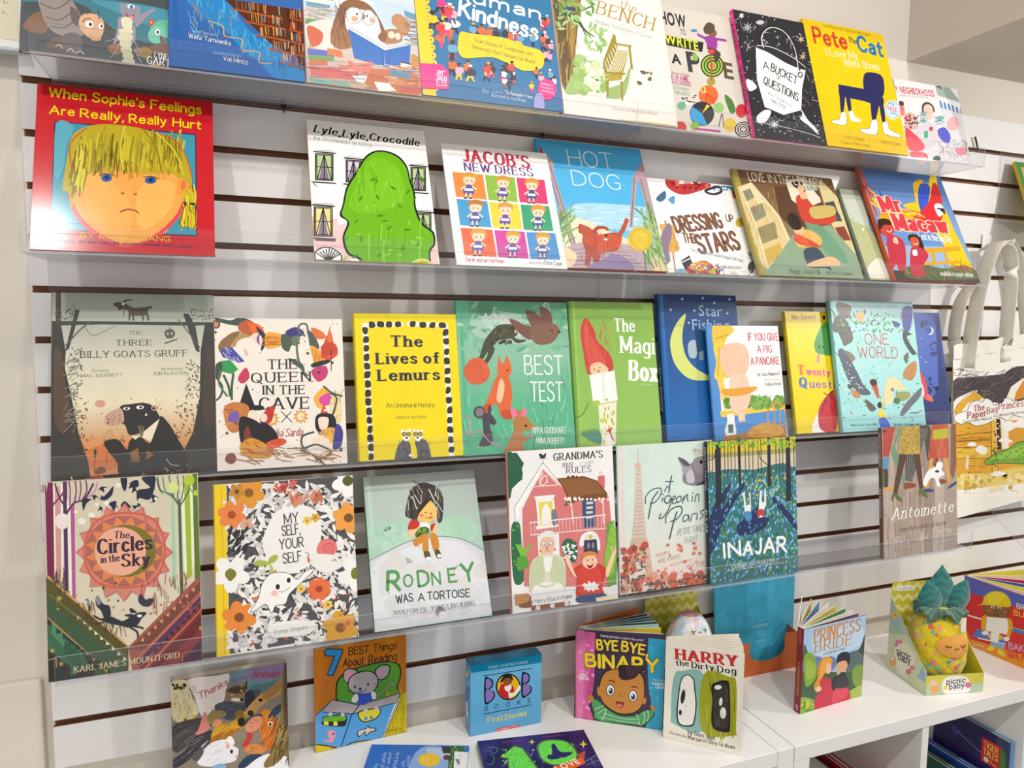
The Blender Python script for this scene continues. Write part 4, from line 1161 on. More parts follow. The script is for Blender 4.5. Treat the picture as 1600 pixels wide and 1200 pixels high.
ART['love'] = '''
o 1100 200
p a49846 165 250 205 255 400 960 352 930
p d8c28c 205 370 300 340 400 460 480 560 550 720 400 900 360 870
p e8d6a8 215 380 290 350 380 470 350 480
p 8a8a70 235 400 290 380 320 440 260 470
p 8a8a70 280 510 370 480 395 560 320 600
p 94885c 330 640 440 600 470 700 370 740
p c8a850 370 780 480 730 500 810 400 870
d c87838/6a5a3a/d8b04a/4a6a5a/a83a2a 40 4 14 30 260 400 480 820 i 80 8
l 9 f0e0b8 290 345 470 560 560 770
l 8 f0e0b8 235 395 320 600 400 880
p 5a3a24 450 370 720 370 800 620 560 640 480 560
p e8dcc4 520 330 640 320 760 470 640 520 560 460
p a8b4a0 650 330 720 340 730 400 660 400
p 6b4a30 720 340 790 380 850 620 780 620
p d8c890 730 350 760 340 960 560 1010 830 930 850 800 600
p 3a4a4a 770 480 830 470 880 600 820 600
p 8a3a2a 830 640 890 630 930 720 870 720
d d8a83a/c83a2a/3a6a8a/e8d8a8/6a8a4a 40 5 14 30 750 400 960 830 i 76 8
p 8aa284 400 900 560 690 800 620 1000 860 990 920 420 920
s 6a9a78 640 600 760 640 860 760 900 860 800 830 720 720
s c8402c 590 440 640 430 700 500 760 520 830 540 830 600 760 620 640 600 600 520
s e0b48c 620 400 650 400 660 450 620 450
s 2a1a14 560 350 620 340 650 390 640 410 600 390
e e0b890 622 388 24 26
s c8b060 680 510 820 500 830 560 700 580
s d8b060 580 690 660 650 740 700 730 750 600 760
d 7a5a2a/e8d090 24 6 8 16 590 680 720 750 i 20
s e0b48c 560 620 600 610 640 660 590 690
s 2a1a14 530 570 560 540 600 570 620 640 570 650 540 610
s c8502c 565 700 640 700 740 760 690 760 600 740
s 3a4a5a 630 780 720 770 800 900 760 890 660 880
s e0b88c 660 860 800 820 860 870 780 880 660 880
s d85a34 570 690 600 680 660 720 650 760
t H14 f0e8c8 286 330 392 340 52 LOVE
t H14 f0e8c8 418 342 466 347 50 IN
t H14 f0e8c8 482 350 566 360 50 THE
t H14 f0e8c8 584 362 768 384 52 LIBRARY
t H11 4a5a3a 540 922 730 928 30 Maggie Tokuda-Hall
t H9 5a6a4a 770 928 930 936 22 illustrated by Yas Imamura
'''
ART['pale'] = '''
o 1200 200
p 8f8a60 380 388 430 395 630 950 600 950
s c8d0c0 430 395 520 398 620 600 640 700 520 600
s 8a8a98 600 520 660 640 720 850 760 900 640 700
s b8bc8a 500 600 620 640 700 760 740 900 640 920 580 780
d a8b47a/c8cca0/96a468 50 4 10 26 480 560 740 900 i 70 20
s e8e4d4 620 880 680 820 740 880 760 940 640 940
e f0ece0 580 640 6 12
'''
ART['macaw'] = '''
o 1200 200
s 6a94cc 400 560 800 560 1000 640 1160 700 1200 800 900 860 700 700
s 9ab4d4 700 760 1000 740 1150 760 1180 900 800 900
s f0c424 840 480 1060 470 1160 640 1240 800 1300 940 1180 960 1100 740 960 560
p e8b81c 960 340 1040 340 1090 560 1010 560
s d8a02c 690 480 720 440 760 470 780 620 720 640
p c89a3c 745 480 810 470 850 620 780 640
p 4a3a34 780 900 1330 900 1340 980 800 960
s 5a6a3a 860 880 980 860 1100 880 1240 860 1320 940 900 950
d 6a7a34/8a3a2a/c89a2c/3a4a2a 70 3 14 34 840 840 1290 940 i 60 40
p d8a024 930 760 1190 735 1200 765 940 790
p d8a024 1010 770 1030 768 1050 850 1030 850
p d8a024 1090 762 1105 760 1130 840 1110 840
p d8a024 930 850 1200 828 1205 845 935 866
c 12 d83838 540 310 640 410 700 460
c 12 e8c024 620 380 700 450 780 500
c 12 e86a2c 560 420 700 470 820 520
c 12 3a5ab0 690 400 740 470 840 520 960 560
c 14 e8c024 640 470 760 540 860 560
s f0c81c 640 440 800 500 960 540 940 580 760 540
s f0a81c 680 560 820 540 960 560 900 620 780 600
s f0c424 900 340 960 330 960 480 940 540 910 430
s f4d02c 1000 300 1040 300 1050 480 990 540
s 3a5ac8 940 350 1000 360 990 480 960 540 930 450
s d83034 900 560 960 510 1020 490 1080 520 1070 580 1000 640 920 650 860 620
s d83034 960 520 1000 450 1020 340 1060 380 1080 500 1040 560
s f0ece8 1030 480 1070 470 1090 520 1060 550
s 2a2a30 1060 500 1090 500 1100 535 1080 520
e 1a1a1e 1055 500 6 6
s 3a6ad0 925 540 950 530 950 550 930 556
s f0c81c 830 640 930 620 960 580 900 650
d f8d848/e8781c/d83034 18 6 20 40 740 500 960 580 i 15 14
t S50 f0d4b8 720 524 830 520 82 Mr
t S50 f0d4b8 806 638 1118 650 86 Macaw
t S30 d8404c 720 524 830 520 82 Mr
t S30 d8404c 806 638 1118 650 86 Macaw
t H16 f4f4f4 946 696 1146 712 36 Lost in the Big City
e 4a2c24 722 625 44 44
s c8483a 690 600 760 600 785 650 750 680 710 670
s 3a2420 680 590 700 570 750 575 765 610 720 610 695 640
c 4 f8f0e8 735 645 755 655 770 640
s c03a48 740 680 800 680 850 730 860 880 820 900 800 860 770 900 750 800
s e8b8a0 780 690 800 690 810 730 780 720
s 3a2a24 870 690 900 665 950 690 975 780 940 780
s c85a3c 885 690 930 690 940 740 900 750
c 4 f8f0e8 905 725 920 730 932 720
s c03a48 890 760 950 750 1000 800 960 880 990 920 900 930
s f4f0f0 900 770 925 765 930 800 905 800
t B14 c84a4a 1160 886 1262 890 28 SCHOLAR
t H16 f4ece4 1080 926 1284 930 26 available in paper edition
'''
ART['goats'] = '''
o 0 300
s d8945c 500 1560 640 1540 800 1560 1000 1570 1100 1600 1000 1720 700 1780 520 1760
s d07840 530 1620 700 1580 860 1640 700 1740 560 1740
p 3a3d3a 315 810 1330 815 1330 832 1190 838 620 830 315 840
p 3a3834 315 830 370 836 400 1000 395 1100 430 1250 480 1500 540 1680 560 1800 316 1800
p 3a3834 1270 835 1330 830 1360 1800 1180 1800 1140 1640 1200 1520 1240 1300 1245 1000
s 5a4636 330 1000 370 1000 400 1200 430 1400 380 1500 335 1400
s 4a3d33 1285 1000 1320 1000 1340 1400 1300 1500 1260 1400
p 3d3d39 455 738 482 742 460 830 420 980 395 1000
p 3d3d39 1130 760 1165 760 1210 840 1240 1010 1215 1000 1170 880
c 9 5a5a52 540 820 480 870 400 960
c 7 5a5a52 1100 800 1180 900 1240 980
s 5a5040 780 718 830 726 905 715 930 712 928 726 905 740 900 770 830 775 790 770
s 5a5040 700 700 740 690 790 715 790 740 740 730
s 4a4034 685 702 720 690 750 700 740 735 720 740 716 728
c 8 2e2a24 750 700 760 680 800 676
c 6 2e2a24 745 700 748 686 775 680
e f0ece0 748 700 10 10
e 1a1a1a 746 700 4 4
p 5a5040 782 760 796 760 792 806 784 806
p 5a5040 805 765 815 765 820 806 808 806
p 5a5040 864 765 876 765 880 806 870 806
p 5a5040 895 765 908 760 914 806 902 806
l 5 5a5040 755 740 750 775
d 4a4a44/6a6a60 40 3 5 12 330 740 440 800 l
d 4a4a44/6a6a60 40 4 5 12 1180 730 1320 800 l
c 3 5a5a54 410 840 450 740 440 700
c 3 5a5a54 340 830 370 760 350 730
c 3 5a5a54 510 840 560 900 640 870 700 840
e 5a5a50 1045 888 34 30
p 5a5a50 1020 895 1062 900 1055 920 1022 918
e a8b0a0 1032 890 8 8
e a8b0a0 1058 888 8 8
l 3 5a5a54 1046 832 1046 862
l 8 5a5a50 1016 950 1090 925
d 5a5a52/8a8878/3f3d38 70 5 5 14 430 980 500 1300 l
d 5a5a52/8a8878/3f3d38 70 6 5 14 1150 1050 1250 1350 l
d 3f3d38/6a5038 60 7 5 16 420 1300 540 1700 l
d 3f3d38/6a5038 60 8 5 14 1080 1350 1230 1560 l
d 5a4a3c 70 9 1.5 4 480 1300 1180 1700 e
d 8a8878 26 2 24 50 400 1050 460 1500 i 140 40
t S9 3a3c38 786 892 862 894 20 THE
t S11 34362f 708 962 928 962 34 THREE
t S11 34362f 490 1038 1158 1032 38 BILLY GOATS GRUFF
t S7i 5a5c54 560 1128 664 1128 16 Retold by
t S9 3f413a 494 1160 750 1156 18 MAC BARNETT
t S7i 5a5c54 994 1122 1126 1120 16 Illustrated by
t S9 3f413a 942 1152 1156 1150 18 JON KLASSEN
e d89c80 612 1326 32 22
s 2c2a28 735 1350 800 1335 880 1328 940 1350 985 1420 985 1450 900 1500 800 1530 770 1470 740 1440
s 2c2a28 980 1420 1040 1460 1100 1560 1140 1630 1160 1720 1100 1780 760 1780 720 1700 660 1620 640 1570 700 1550 740 1570 780 1620 800 1560 860 1540 930 1580
s c9a08a 640 1430 660 1390 740 1360 760 1440 720 1460 660 1462
d 4a3830 24 10 2 5 650 1390 745 1455 e
e c89880 950 1362 20 18
e 2c2a28 946 1364 9 9
e f0ece0 776 1362 22 10
e 1a1a1a 776 1362 8 8
e f0ece0 860 1356 24 12
e 1a1a1a 864 1356 9 9
p f4f0e4 890 1410 908 1408 898 1392
p e9dfc2 805 1530 850 1540 910 1490 985 1430 960 1500 930 1575 860 1540 830 1560
s c8a070 640 1560 655 1500 690 1500 690 1530 670 1545
l 8 7a6a48 850 1475 870 1540
l 8 7a6a48 866 1472 872 1540
l 8 7a6a48 885 1475 874 1540
p 8a5a34 800 1640 850 1610 862 1700 810 1700
p 8a5a34 905 1630 950 1660 900 1690
d 2c2a28 40 11 10 22 640 1560 760 1640 i 60 40
s 7a4a30 590 1740 620 1720 650 1740 640 1760 590 1765
p 3a4438 576 1610 592 1616 590 1660 578 1658
l 3 3a4438 584 1610 582 1770
l 3 3a4438 655 1630 655 1700
p 2f2b28 316 1790 1358 1740 1360 1900 316 1900
s 9a4a38 480 1810 600 1775 650 1800 640 1830 560 1840
d b8503a/7a3a2c/4a2a24 30 12 10 30 500 1800 1150 1880 i 0 10
d c8b48a 14 13 16 30 440 1780 640 1870 i 60 40
c 8 d8c89a 440 1780 470 1850
c 5 b8b094 1030 1690 1060 1725 1110 1735
d b8a878/d8cca4 10 14 10 22 830 1750 1230 1800 i
'''
ART['queen'] = '''
o 300 480
e 2c3038 150 105 28 28
z d88a5a 150 105 26 9 .5
z 2c3038 148 155 14 6 .4
z 2c3038 142 205 10 6 .4
s 3f4f48 140 60 240 80 300 60 380 90 400 130 330 120 250 110 170 90
s c05a2c 290 110 340 80 390 100 420 150 360 180 300 150
s e8682c 350 100 420 110 450 160 400 190
s b89058 180 210 290 160 360 180 330 240 260 250 200 320
s 8a6a3c 165 240 230 170 300 150 260 210 200 300
e f0d8c0 400 195 36 34
s f4e8dc 290 210 370 190 400 250 350 290 280 270
s e0c0a0 320 260 350 280 340 310
p 4a4aa0 180 260 250 250 330 340 290 350 190 310
d f0f0f4 20 3 14 26 190 260 320 340 i 60
p 2f9a50 170 340 240 330 290 390 250 420 160 400
s 3f4f48 150 360 190 350 180 440 150 440
c 12 3a4a42 150 440 190 500 180 560 150 590
e 6a3aa0 440 200 36 40
s f0d8c0 420 180 450 180 450 230 425 235
s 2a2a34 400 120 440 150 470 200 440 270 430 260 440 200 410 150
s f0a83a 470 155 560 170 600 190 560 240 470 260 455 210
d c87820 16 4 30 50 480 180 560 240 i 0 8
s 4a5a48 560 170 640 190 670 230 620 240 600 280 560 250
s 3a3478 585 150 640 125 690 150 690 175 640 190 590 175
s 6a7a60 620 190 670 180 660 230 630 240
c 14 5a6a5c 650 230 660 320 690 400 720 430
c 12 5a6a5c 700 180 660 150 670 110 710 110 720 170
s 4a5a48 720 150 760 180 790 260 740 270
s f0a83a 735 240 820 290 850 330 770 370 750 320
d c87820 16 5 20 40 750 260 820 350 i 70 10
s 2a2a34 740 360 790 340 850 330 850 350 760 380
s e07038 740 130 800 150 830 190 780 200 750 170
s d8482c 800 300 830 190 860 160 880 240 900 260 900 300 860 330 820 325
s e87040 835 240 850 130 870 220 880 300 840 310
e c84028 850 262 50 44
l 5 2a2a2e 862 260 864 400
s c83a70 750 390 830 370 840 430 790 470 750 430
s 4a5a50 600 320 680 350 700 400 650 370
z 2c3038 720 290 14 6 .4
z 2c3038 870 350 14 6 .4
t S16 24242a 478 388 650 386 58 THE
t S16 24242a 376 476 736 466 60 QUEEN
t S16 24242a 448 550 700 546 54 IN THE
t S16 24242a 426 646 728 638 72 CAVE
z e8962c 500 710 50 10 .6
e f4e0b8 500 710 24 26
z e8962c 680 690 50 10 .6
e f4e0b8 680 690 24 26
e e07060 492 714 6 4
e e07060 690 696 6 4
l 5 2a2a2e 560 730 620 660
l 5 2a2a2e 560 660 625 725
t S10i a8304a 478 826 568 818 50 Julia
t S10i a8304a 588 820 690 812 50 Sarda
s c83a5a 300 420 340 380 360 440 320 480 290 460
c 14 3a5a40 200 430 230 500 240 560
c 14 3a5a40 260 420 250 500 250 580
c 12 5a7a50 180 400 170 480 220 560
p 1e1c20 340 480 400 640 290 640
s 1e1c20 290 630 430 620 440 650 280 650
s c8783c 200 640 280 600 360 640 300 780 230 780
d 1e1c20/e89c3c 30 6 14 30 210 620 300 760 i 20
s 7a5ab0 230 680 290 660 290 720 240 730
e f0dcc8 380 690 30 40
s 1e1c20 300 700 420 730 440 800 430 900 320 900
s 7a3a2a 330 780 360 770 380 900 330 900
s c83028 430 690 510 620 500 720 440 740
e f0dcc8 450 700 22 28
s 1e1c20 430 730 520 780 540 880 440 900
s d8922c 300 880 380 830 500 900 480 960 340 950
d 3a2a22/e0a040/b85c20 40 7 14 34 320 840 560 950 i 30
s d8502c 470 860 560 830 590 860 500 900
s f0b03a 760 570 830 500 860 560 800 640
s d84ca0 790 580 850 540 870 600 820 620
s f0d8a0 870 560 920 540 930 720 880 700 860 640
d 2a2a34/e8c868 22 8 10 22 870 540 930 710 i 100
c 12 4a5a50 860 540 900 580 870 700 850 760
c 12 4a5a50 820 500 870 540 930 560
p d84a2c 800 670 822 610 856 690
e f4ece0 830 650 8 8
e f4ece0 818 675 7 7
s 1e1c20 780 680 880 680 900 770 860 790 780 780
s f0dcc8 790 700 850 700 840 770 800 770
s e8b040 810 780 880 760 920 820 860 860 800 820
d 3a3a88/d84a3a 16 9 14 24 790 770 910 830 i 70
s 3f3f88 900 740 940 780 930 880 880 890
s f0dcc8 760 830 810 810 830 840 770 900
s f0dcc8 800 840 850 830 860 880 820 920
c 12 4a4f4c 760 790 690 820 700 890 780 870 870 920 780 970
c 14 4a4f4c 690 900 780 950 830 1000
d b8804a/8a5a34/c89a64 40 10 20 60 360 890 900 980 i 10 24
s 8a4a40 220 940 260 930 280 970 250 1000 210 980
c 10 c08a78 280 970 340 980 400 1000
z 2c3038 220 800 14 6 .4
z 2c3038 790 410 12 6 .4
z 2c3038 930 900 16 6 .4
d 2c3038 60 12 2 4 160 100 940 980 e
'''
ART['lemur'] = '''
o 400 300
p e2c606 570 755 606 757 655 1708 615 1706
p f4f2ec 656 820 915 815 915 842 690 848 736 1705 706 1705
p f4f2ec 942 812 1192 822 1194 850 942 840
p f4f2ec 1165 838 1195 835 1240 1710 1210 1715
p f4f2ec 704 1700 870 1700 870 1730 708 1733
p f4f2ec 1095 1698 1240 1690 1240 1716 1095 1725
'''
def _bar(x0, y0, x1, y1, n, wd, lg, vert):
    out = ''; R = random.Random(int(x0+y0))
    for i in range(n):
        t = (i+.5)/n; x = x0+(x1-x0)*t; y = y0+(y1-y0)*t
        a, b = (wd, lg) if vert else (lg, wd)
        j = lambda: R.uniform(-4, 4)
        out += f's 2c2c2e {x-a+j():.0f} {y-b+j():.0f} {x+a+j():.0f} {y-b+j():.0f} {x+a+j():.0f} {y+b+j():.0f} {x-a+j():.0f} {y+b+j():.0f}\n'
    return out
ART['lemur'] += _bar(690, 830, 910, 828, 4, 16, 17, 0)+_bar(945, 828, 1195, 838, 4, 16, 17, 0)+_bar(674, 840, 722, 1700, 15, 15, 19, 1)+_bar(1182, 850, 1226, 1720, 14, 14, 17, 1)+_bar(720, 1716, 860, 1714, 2, 15, 18, 0)+_bar(1110, 1710, 1230, 1700, 2, 14, 17, 0)+'''
t S27 34343a 846 970 1032 972 66 The
t S27 34343a 754 1082 1140 1078 66 Lives of
t S27 34343a 766 1190 1142 1184 66 Lemurs
t H13 34343a 812 1362 1114 1358 28 An Unnatural History
t H11 34343a 872 1434 1062 1430 16 ANDREA ANTINORI
s 5c5c60 940 1560 965 1600 970 1660 975 1680 960 1730 880 1730 868 1690 880 1620 910 1575
s 5c5c60 995 1575 1040 1560 1070 1580 1090 1640 1100 1720 1080 1730 1000 1728 1010 1660
s f4f2ea 905 1500 925 1508 950 1505 965 1492 968 1540 950 1575 925 1570 912 1540
s f4f2ea 985 1492 1000 1505 1030 1505 1042 1498 1040 1545 1020 1575 1000 1570 988 1540
e 2c2c2e 927 1531 15 15
e 2c2c2e 954 1531 14 15
e e8c83a 928 1531 9 9
e e8c83a 954 1531 9 9
e 2c2c2e 928 1531 4 4
e 2c2c2e 954 1531 4 4
e 2c2c2e 998 1530 14 15
e 2c2c2e 1026 1530 15 15
e e8c83a 998 1530 9 9
e e8c83a 1026 1530 9 9
e 2c2c2e 998 1530 4 4
e 2c2c2e 1026 1530 4 4
e 2c2c2e 942 1554 8 6
e 2c2c2e 1010 1552 8 6
c 12 3a3a3e 900 1640 935 1625 960 1680
c 12 3a3a3e 1070 1640 1030 1640 1020 1700
d 78787c/48484c 46 3 10 26 885 1590 960 1720 i 80 14
d 78787c/48484c 46 4 10 26 1010 1590 1085 1720 i 95 14
s f4f2ea 955 1660 975 1655 978 1670 962 1672
s f4f2ea 920 1720 958 1718 958 1734 922 1734
s f4f2ea 995 1720 1030 1712 1028 1730 996 1732
'''
ART['best'] = '''
o 700 300
s a8c8b4 120 780 240 740 400 760 560 800 600 900 480 960 300 940 140 900
s c4cfc8 160 760 200 720 300 760 420 820 500 900 300 900
d 7ab894/a8d0ba/5fa882/8cc4a4 60 3 20 50 30 700 760 1020 l
s 5a9a74 160 690 200 690 215 750 190 780 165 760
s 5a9a74 210 690 260 690 255 760 225 775
d 9ad0b4/48946c 60 4 20 50 40 1300 760 1600 i 80 30
d 4a9a70/5aac80 40 5 20 40 500 1080 760 1500 i 70 30
s 4a4a36 270 860 310 835 380 832 420 850 430 890 400 920 340 930 300 940 240 1000 200 1060 150 1100 120 1130 130 1090 180 1040 210 940
s 4a4a36 240 960 230 1040 190 1090 170 1160 200 1120 250 1060 280 990
s 4a4a36 380 910 440 930 480 930 470 945 420 950
d 3a3a2a/5c5c44 30 8 6 14 240 860 400 960 e
e e8e4d0 418 878 10 10
e 1a1a1a 420 878 5 5
s 7a5448 370 800 420 810 480 840 520 850 540 900 500 930 420 870
s 7a5448 480 745 560 770 600 830 580 860 520 850
s 7a5448 570 730 620 735 650 780 650 850 600 870
s 84604f 520 850 600 830 670 830 700 870 680 920 640 955 560 960 510 910
e 1a1a1a 650 872 6 6
p 3a2a22 690 870 712 882 690 892
s d8603a 80 1120 120 1060 190 1050 240 1100 250 1160 200 1210 130 1210 90 1170
d b84a28/f07a4c 40 6 8 16 100 1080 240 1200 i 40
s e06a38 310 1030 325 1080 345 1075 360 1030 390 1100 390 1140 360 1170 320 1170 300 1130
s e06a38 300 1160 370 1160 400 1280 380 1390 330 1400 300 1330 260 1360 230 1400 210 1390 250 1280
s f0c8a0 320 1180 350 1220 330 1320 300 1300
e 1a1a1a 366 1125 6 6
s c8502a 200 1360 260 1330 260 1370 210 1410
s c8502a 330 1380 390 1370 400 1420 350 1420
e 4a4650 190 1386 38 38
e 8a7a80 192 1386 26 27
e 4a4650 256 1370 12 28
s 4a4650 210 1400 260 1390 300 1440 290 1460 260 1460 280 1530 270 1580 210 1590 195 1580 220 1520 215 1450
e 1a1a1a 270 1440 5 5
c 7 d880a0 100 1410 140 1440 110 1520 150 1510 200 1500 260 1560 340 1590
s d898b0 190 1590 180 1600 200 1598
s b87a44 420 1380 460 1370 520 1440 540 1470 500 1490 470 1490 470 1560 480 1620 440 1660 380 1660 350 1640 380 1560 420 1480
e e87aa0 414 1388 18 36 -24
e e87aa0 476 1388 16 36 18
e b87a44 450 1440 44 40
p b87a44 470 1420 560 1466 480 1480
e e0608a 560 1466 7 7
e 1a1a1a 490 1460 8 8
s e0608a 500 1520 520 1510 520 1530
s b87a44 450 1510 500 1530 510 1520 500 1550 460 1550
s b87a44 430 1650 450 1640 460 1680 440 1690
s b87a44 380 1640 340 1660 330 1650 370 1620
t H13 e8f2e8 480 1146 720 1144 112 BEST
t H13 e8f2e8 520 1310 720 1306 112 TEST
t H13 f0f4ec 530 1506 742 1496 36 PIPPA GOODHART
t H13 f0f4ec 552 1562 728 1560 36 ANNA DOHERTY
t H10 2f6a4c 108 1532 268 1524 10 From the bestselling
t H10 2f6a4c 108 1548 268 1542 10 creators of Best Test
'''
ART['magic'] = '''
o 800 300
p 7aa442 350 690 376 692 432 1690 404 1692
s c8443a 430 880 440 810 462 785 480 800 520 870 530 920 580 970 620 1020 635 1080 620 1110 560 1110 500 1130 470 1120 450 1020
s d8584a 450 880 460 820 480 840 510 920 550 990 590 1060 540 1060 480 1060
d b83a32/e06a5a 40 3 14 34 440 820 610 1100 i 80 14
s f0c8a0 490 1080 540 1055 590 1080 600 1110 550 1135 500 1130
e 1a1a1a 515 1100 4 4
e 1a1a1a 550 1088 4 4
s c83a34 535 1110 545 1105 545 1120
p f6f4f0 485 1135 640 1105 662 1290 510 1320
p e4e2dc 560 1120 572 1118 586 1302 574 1308
s a8c850 500 1300 540 1290 552 1310 520 1326
s a8c850 580 1280 600 1280 600 1296
p f0e8d0 540 1320 655 1296 650 1560 560 1585
d b8c83a/e8ecc8/a0b840 40 5 12 20 550 1330 640 1570 l 90 4
s f4f2ee 592 1500 600 1490 630 1500 640 1560 600 1565
s c83038 590 1480 630 1455 620 1490 640 1540 625 1530 610 1490
c 4 3a4a34 480 1310 440 1380 390 1406
s 6a9a4a 430 1490 540 1470 560 1560 480 1540
s 4f9078 440 1500 540 1490 555 1560 480 1530
t S16 f4f6ee 644 864 762 866 76 The
t S16 f4f6ee 684 994 880 1000 96 Magi
t S20 f4f6ee 740 1160 900 1168 116 Box
t B9 e8f0dc 804 1192 880 1194 10 Matt Author
'''
ART['moon'] = '''
o 800 300
z e8f0f8 1064 670 13 4 .35
z e8f0f8 1196 663 12 4 .35
z e8f0f8 1368 668 12 4 .35
z e8f0f8 1270 692 11 4 .35
z e8f0f8 990 740 13 4 .35
z e8f0f8 1142 742 11 4 .35
z e8f0f8 1354 756 11 4 .35
z e8f0f8 1106 820 11 4 .35
s d8e07c 1080 765 1030 820 994 900 988 970 1010 1060 1060 1130 1130 1170 1230 1170 1240 1150 1150 1100 1090 1030 1066 940 1068 860 1084 790
t B12 9cb8d8 1172 774 1320 776 70 Star
t B12 9cb8d8 1130 864 1366 862 70 Fishing
s a8bcc8 1100 960 1120 930 1150 930 1160 990 1150 1035 1110 1030
c 3 e8eef0 1150 990 1170 950
s 1c4a70 1155 880 1190 860 1200 900 1190 1010 1160 1010
p 7a8a9a 1170 1000 1200 990 1200 1050 1175 1050
'''
ART['pig'] = '''
o 900 480
p 4d8fd0 800 110 872 110 925 830 840 830
s e8c030 862 120 970 120 990 150 950 190 930 230 900 260 870 260
s f0cc3c 866 240 930 220 960 330 970 420 930 440 870 440 880 340
l 5 a8841c 880 200 960 170
l 5 a8841c 900 250 890 420
l 5 a8841c 920 240 930 420
p f0cc54 880 430 920 430 960 620 930 640
p eac64a 900 640 1310 596 1310 630 910 676
p 4d8fd0 910 676 1310 630 1320 790 920 830
d 6a9a3a/7cac44/548a2e 46 3 16 30 940 560 1290 610 e
d 6a9a3a/88b850 40 4 16 24 1080 550 1290 600 l
s f0c0a0 900 290 930 240 1000 220 1060 240 1084 300 1080 370 1050 420 1000 440 940 420 908 360
s f4cbb0 970 430 1060 420 1090 520 1080 600 1040 640 980 640 960 560
p f0c8b0 1000 560 1050 550 1056 700 1016 704
s e0a030 910 510 1000 500 1130 490 1090 530 960 550
s f2f0ea 945 660 985 660 990 700 1000 760 990 800 950 800 930 760 945 700
p 3a7a70 950 720 980 718 982 770 952 772
p b87a40 920 790 1310 740 1320 830 920 850
s d8a040 1070 770 1140 720 1250 720 1300 770 1240 800 1100 800
d e8b858/b87a2c 24 6 12 30 1080 730 1280 790 i 0 20
k 10 d8983c 1200 640 1250 590 1300 620 1310 720 1210 720
l 8 d8983c 1240 600 1240 720
l 8 d8983c 1275 610 1275 720
e 5a8a3a 1010 800 14 9
t H17 d03048 1082 206 1272 202 44 IF YOU GIVE
t H17 d03048 1138 280 1228 277 42 A PIG
t H17 d03048 1096 356 1276 350 44 A PANCAKE
t S11 3a3a3a 1136 424 1278 418 20 by Laura Numeroff
t S8 8a8a8a 1180 454 1276 450 12 Illustrated by
t S11 3a3a3a 1184 486 1284 480 20 Felicia Bond
'''
ART['twenty'] = '''
o 1200 400
t S18 b05a2c 148 402 304 398 30 Mac Barnett
e 1c1c1c 358 386 10 14
s 4a9a4a 340 440 380 420 420 500 420 620 330 620 300 600 296 540
e 1c3a1c 326 576 7 8
e 1c3a1c 352 576 7 8
p f08aa0 314 618 332 618 326 660 334 680 316 670 308 684
t S34 e87a2c 192 752 232 752 56 T
t S26 e85a9a 246 752 392 756 42 wenty
t S30 4a7ac8 202 830 260 832 58 Q
t S26 9a6ab8 268 830 420 830 44 uesti
s f4f2ee 280 1100 300 1010 330 970 390 960 400 1110
s c8303a 320 960 380 870 420 860 430 1080 330 1080
c 5 1c1c1c 340 980 370 890 420 840
c 5 1c1c1c 350 860 390 880 410 900
c 4 1c1c1c 360 900 420 980
'''
ART['world'] = '''
o 1200 400
t H10 a84050 520 316 806 322 18 24 HOURS ON PLANET EARTH
t H13 c8384c 614 548 760 544 64 ONE
t H13 c8384c 570 630 816 626 66 WORLD
s 6a5a52 440 290 520 310 522 350 500 390 460 380 430 330
s 5a5048 400 440 440 370 490 400 530 480 530 530 480 550 440 480 420 480
s 6a6058 470 500 530 470 525 520 490 560 470 550
c 10 5a4a40 380 320 420 370 410 440
c 5 5a5a54 420 530 420 600 470 640
s 8a7a64 470 590 520 600 550 640 520 660 490 620
d 3a8a4a/2a6a44/58a850/5a3a7a/2f4a6a/8ac050 110 3 7 17 440 340 880 470 l
d 3a8a4a/58a850/e8c83a/d84a3a/4a4a8a 90 4 5 12 440 760 960 1020 l
d 3a8a4a/58a850/d84a5a 30 5 5 10 560 380 900 760 l
s 4a4a9a 840 330 900 320 890 450 850 450
s 3a3a8a 780 400 830 420 800 440
s 3a4a4a 850 460 900 480 870 500 920 590 900 600 850 520
s 6a6a5a 850 620 880 590 870 660
c 8 4a4a44 860 500 900 560 930 600
s d8b070 550 370 590 340 610 380 580 410
s 5a6470 440 600 470 580 520 650 560 720 600 800 640 840 640 860 580 860 520 800 480 720
d e8ecec 40 6 3 5 450 620 600 840 e
s c08850 860 690 920 640 930 700 900 760 850 740
s c85a44 640 770 680 780 700 860 690 880 660 820
e 3a2a22 664 782 22 22
s e8d8a0 750 760 800 750 860 800 850 820 790 830 780 900 740 920 730 840
e 8a8aa8 782 822 12 12
s 9aa060 810 840 880 830 890 860 850 890 810 880
s 4a7a5a 800 870 830 880 820 910 790 900
s 6a7078 960 800 950 860 900 920 850 980 830 970 860 910 910 850
s 7a7e84 880 960 950 950 930 965
s c8885a 520 830 570 850 580 880 540 880
s 6a6058 610 890 660 920 680 950 640 960
e 3a2418 706 922 18 20
s f0d03a 690 980 720 950 740 990 720 1010
s 3a6ad0 700 1010 740 1000 770 1060 710 1060
c 9 f0d03a 720 960 715 880
s 4a5a5a 500 800 540 810 510 830
t B12 3a5a60 520 1066 690 1050 14 NICOLA DAVIES
t B12 3a5a60 790 1046 960 1036 14 JENNI DESMOND
l 3 8ac4c4 450 1090 980 1040
'''
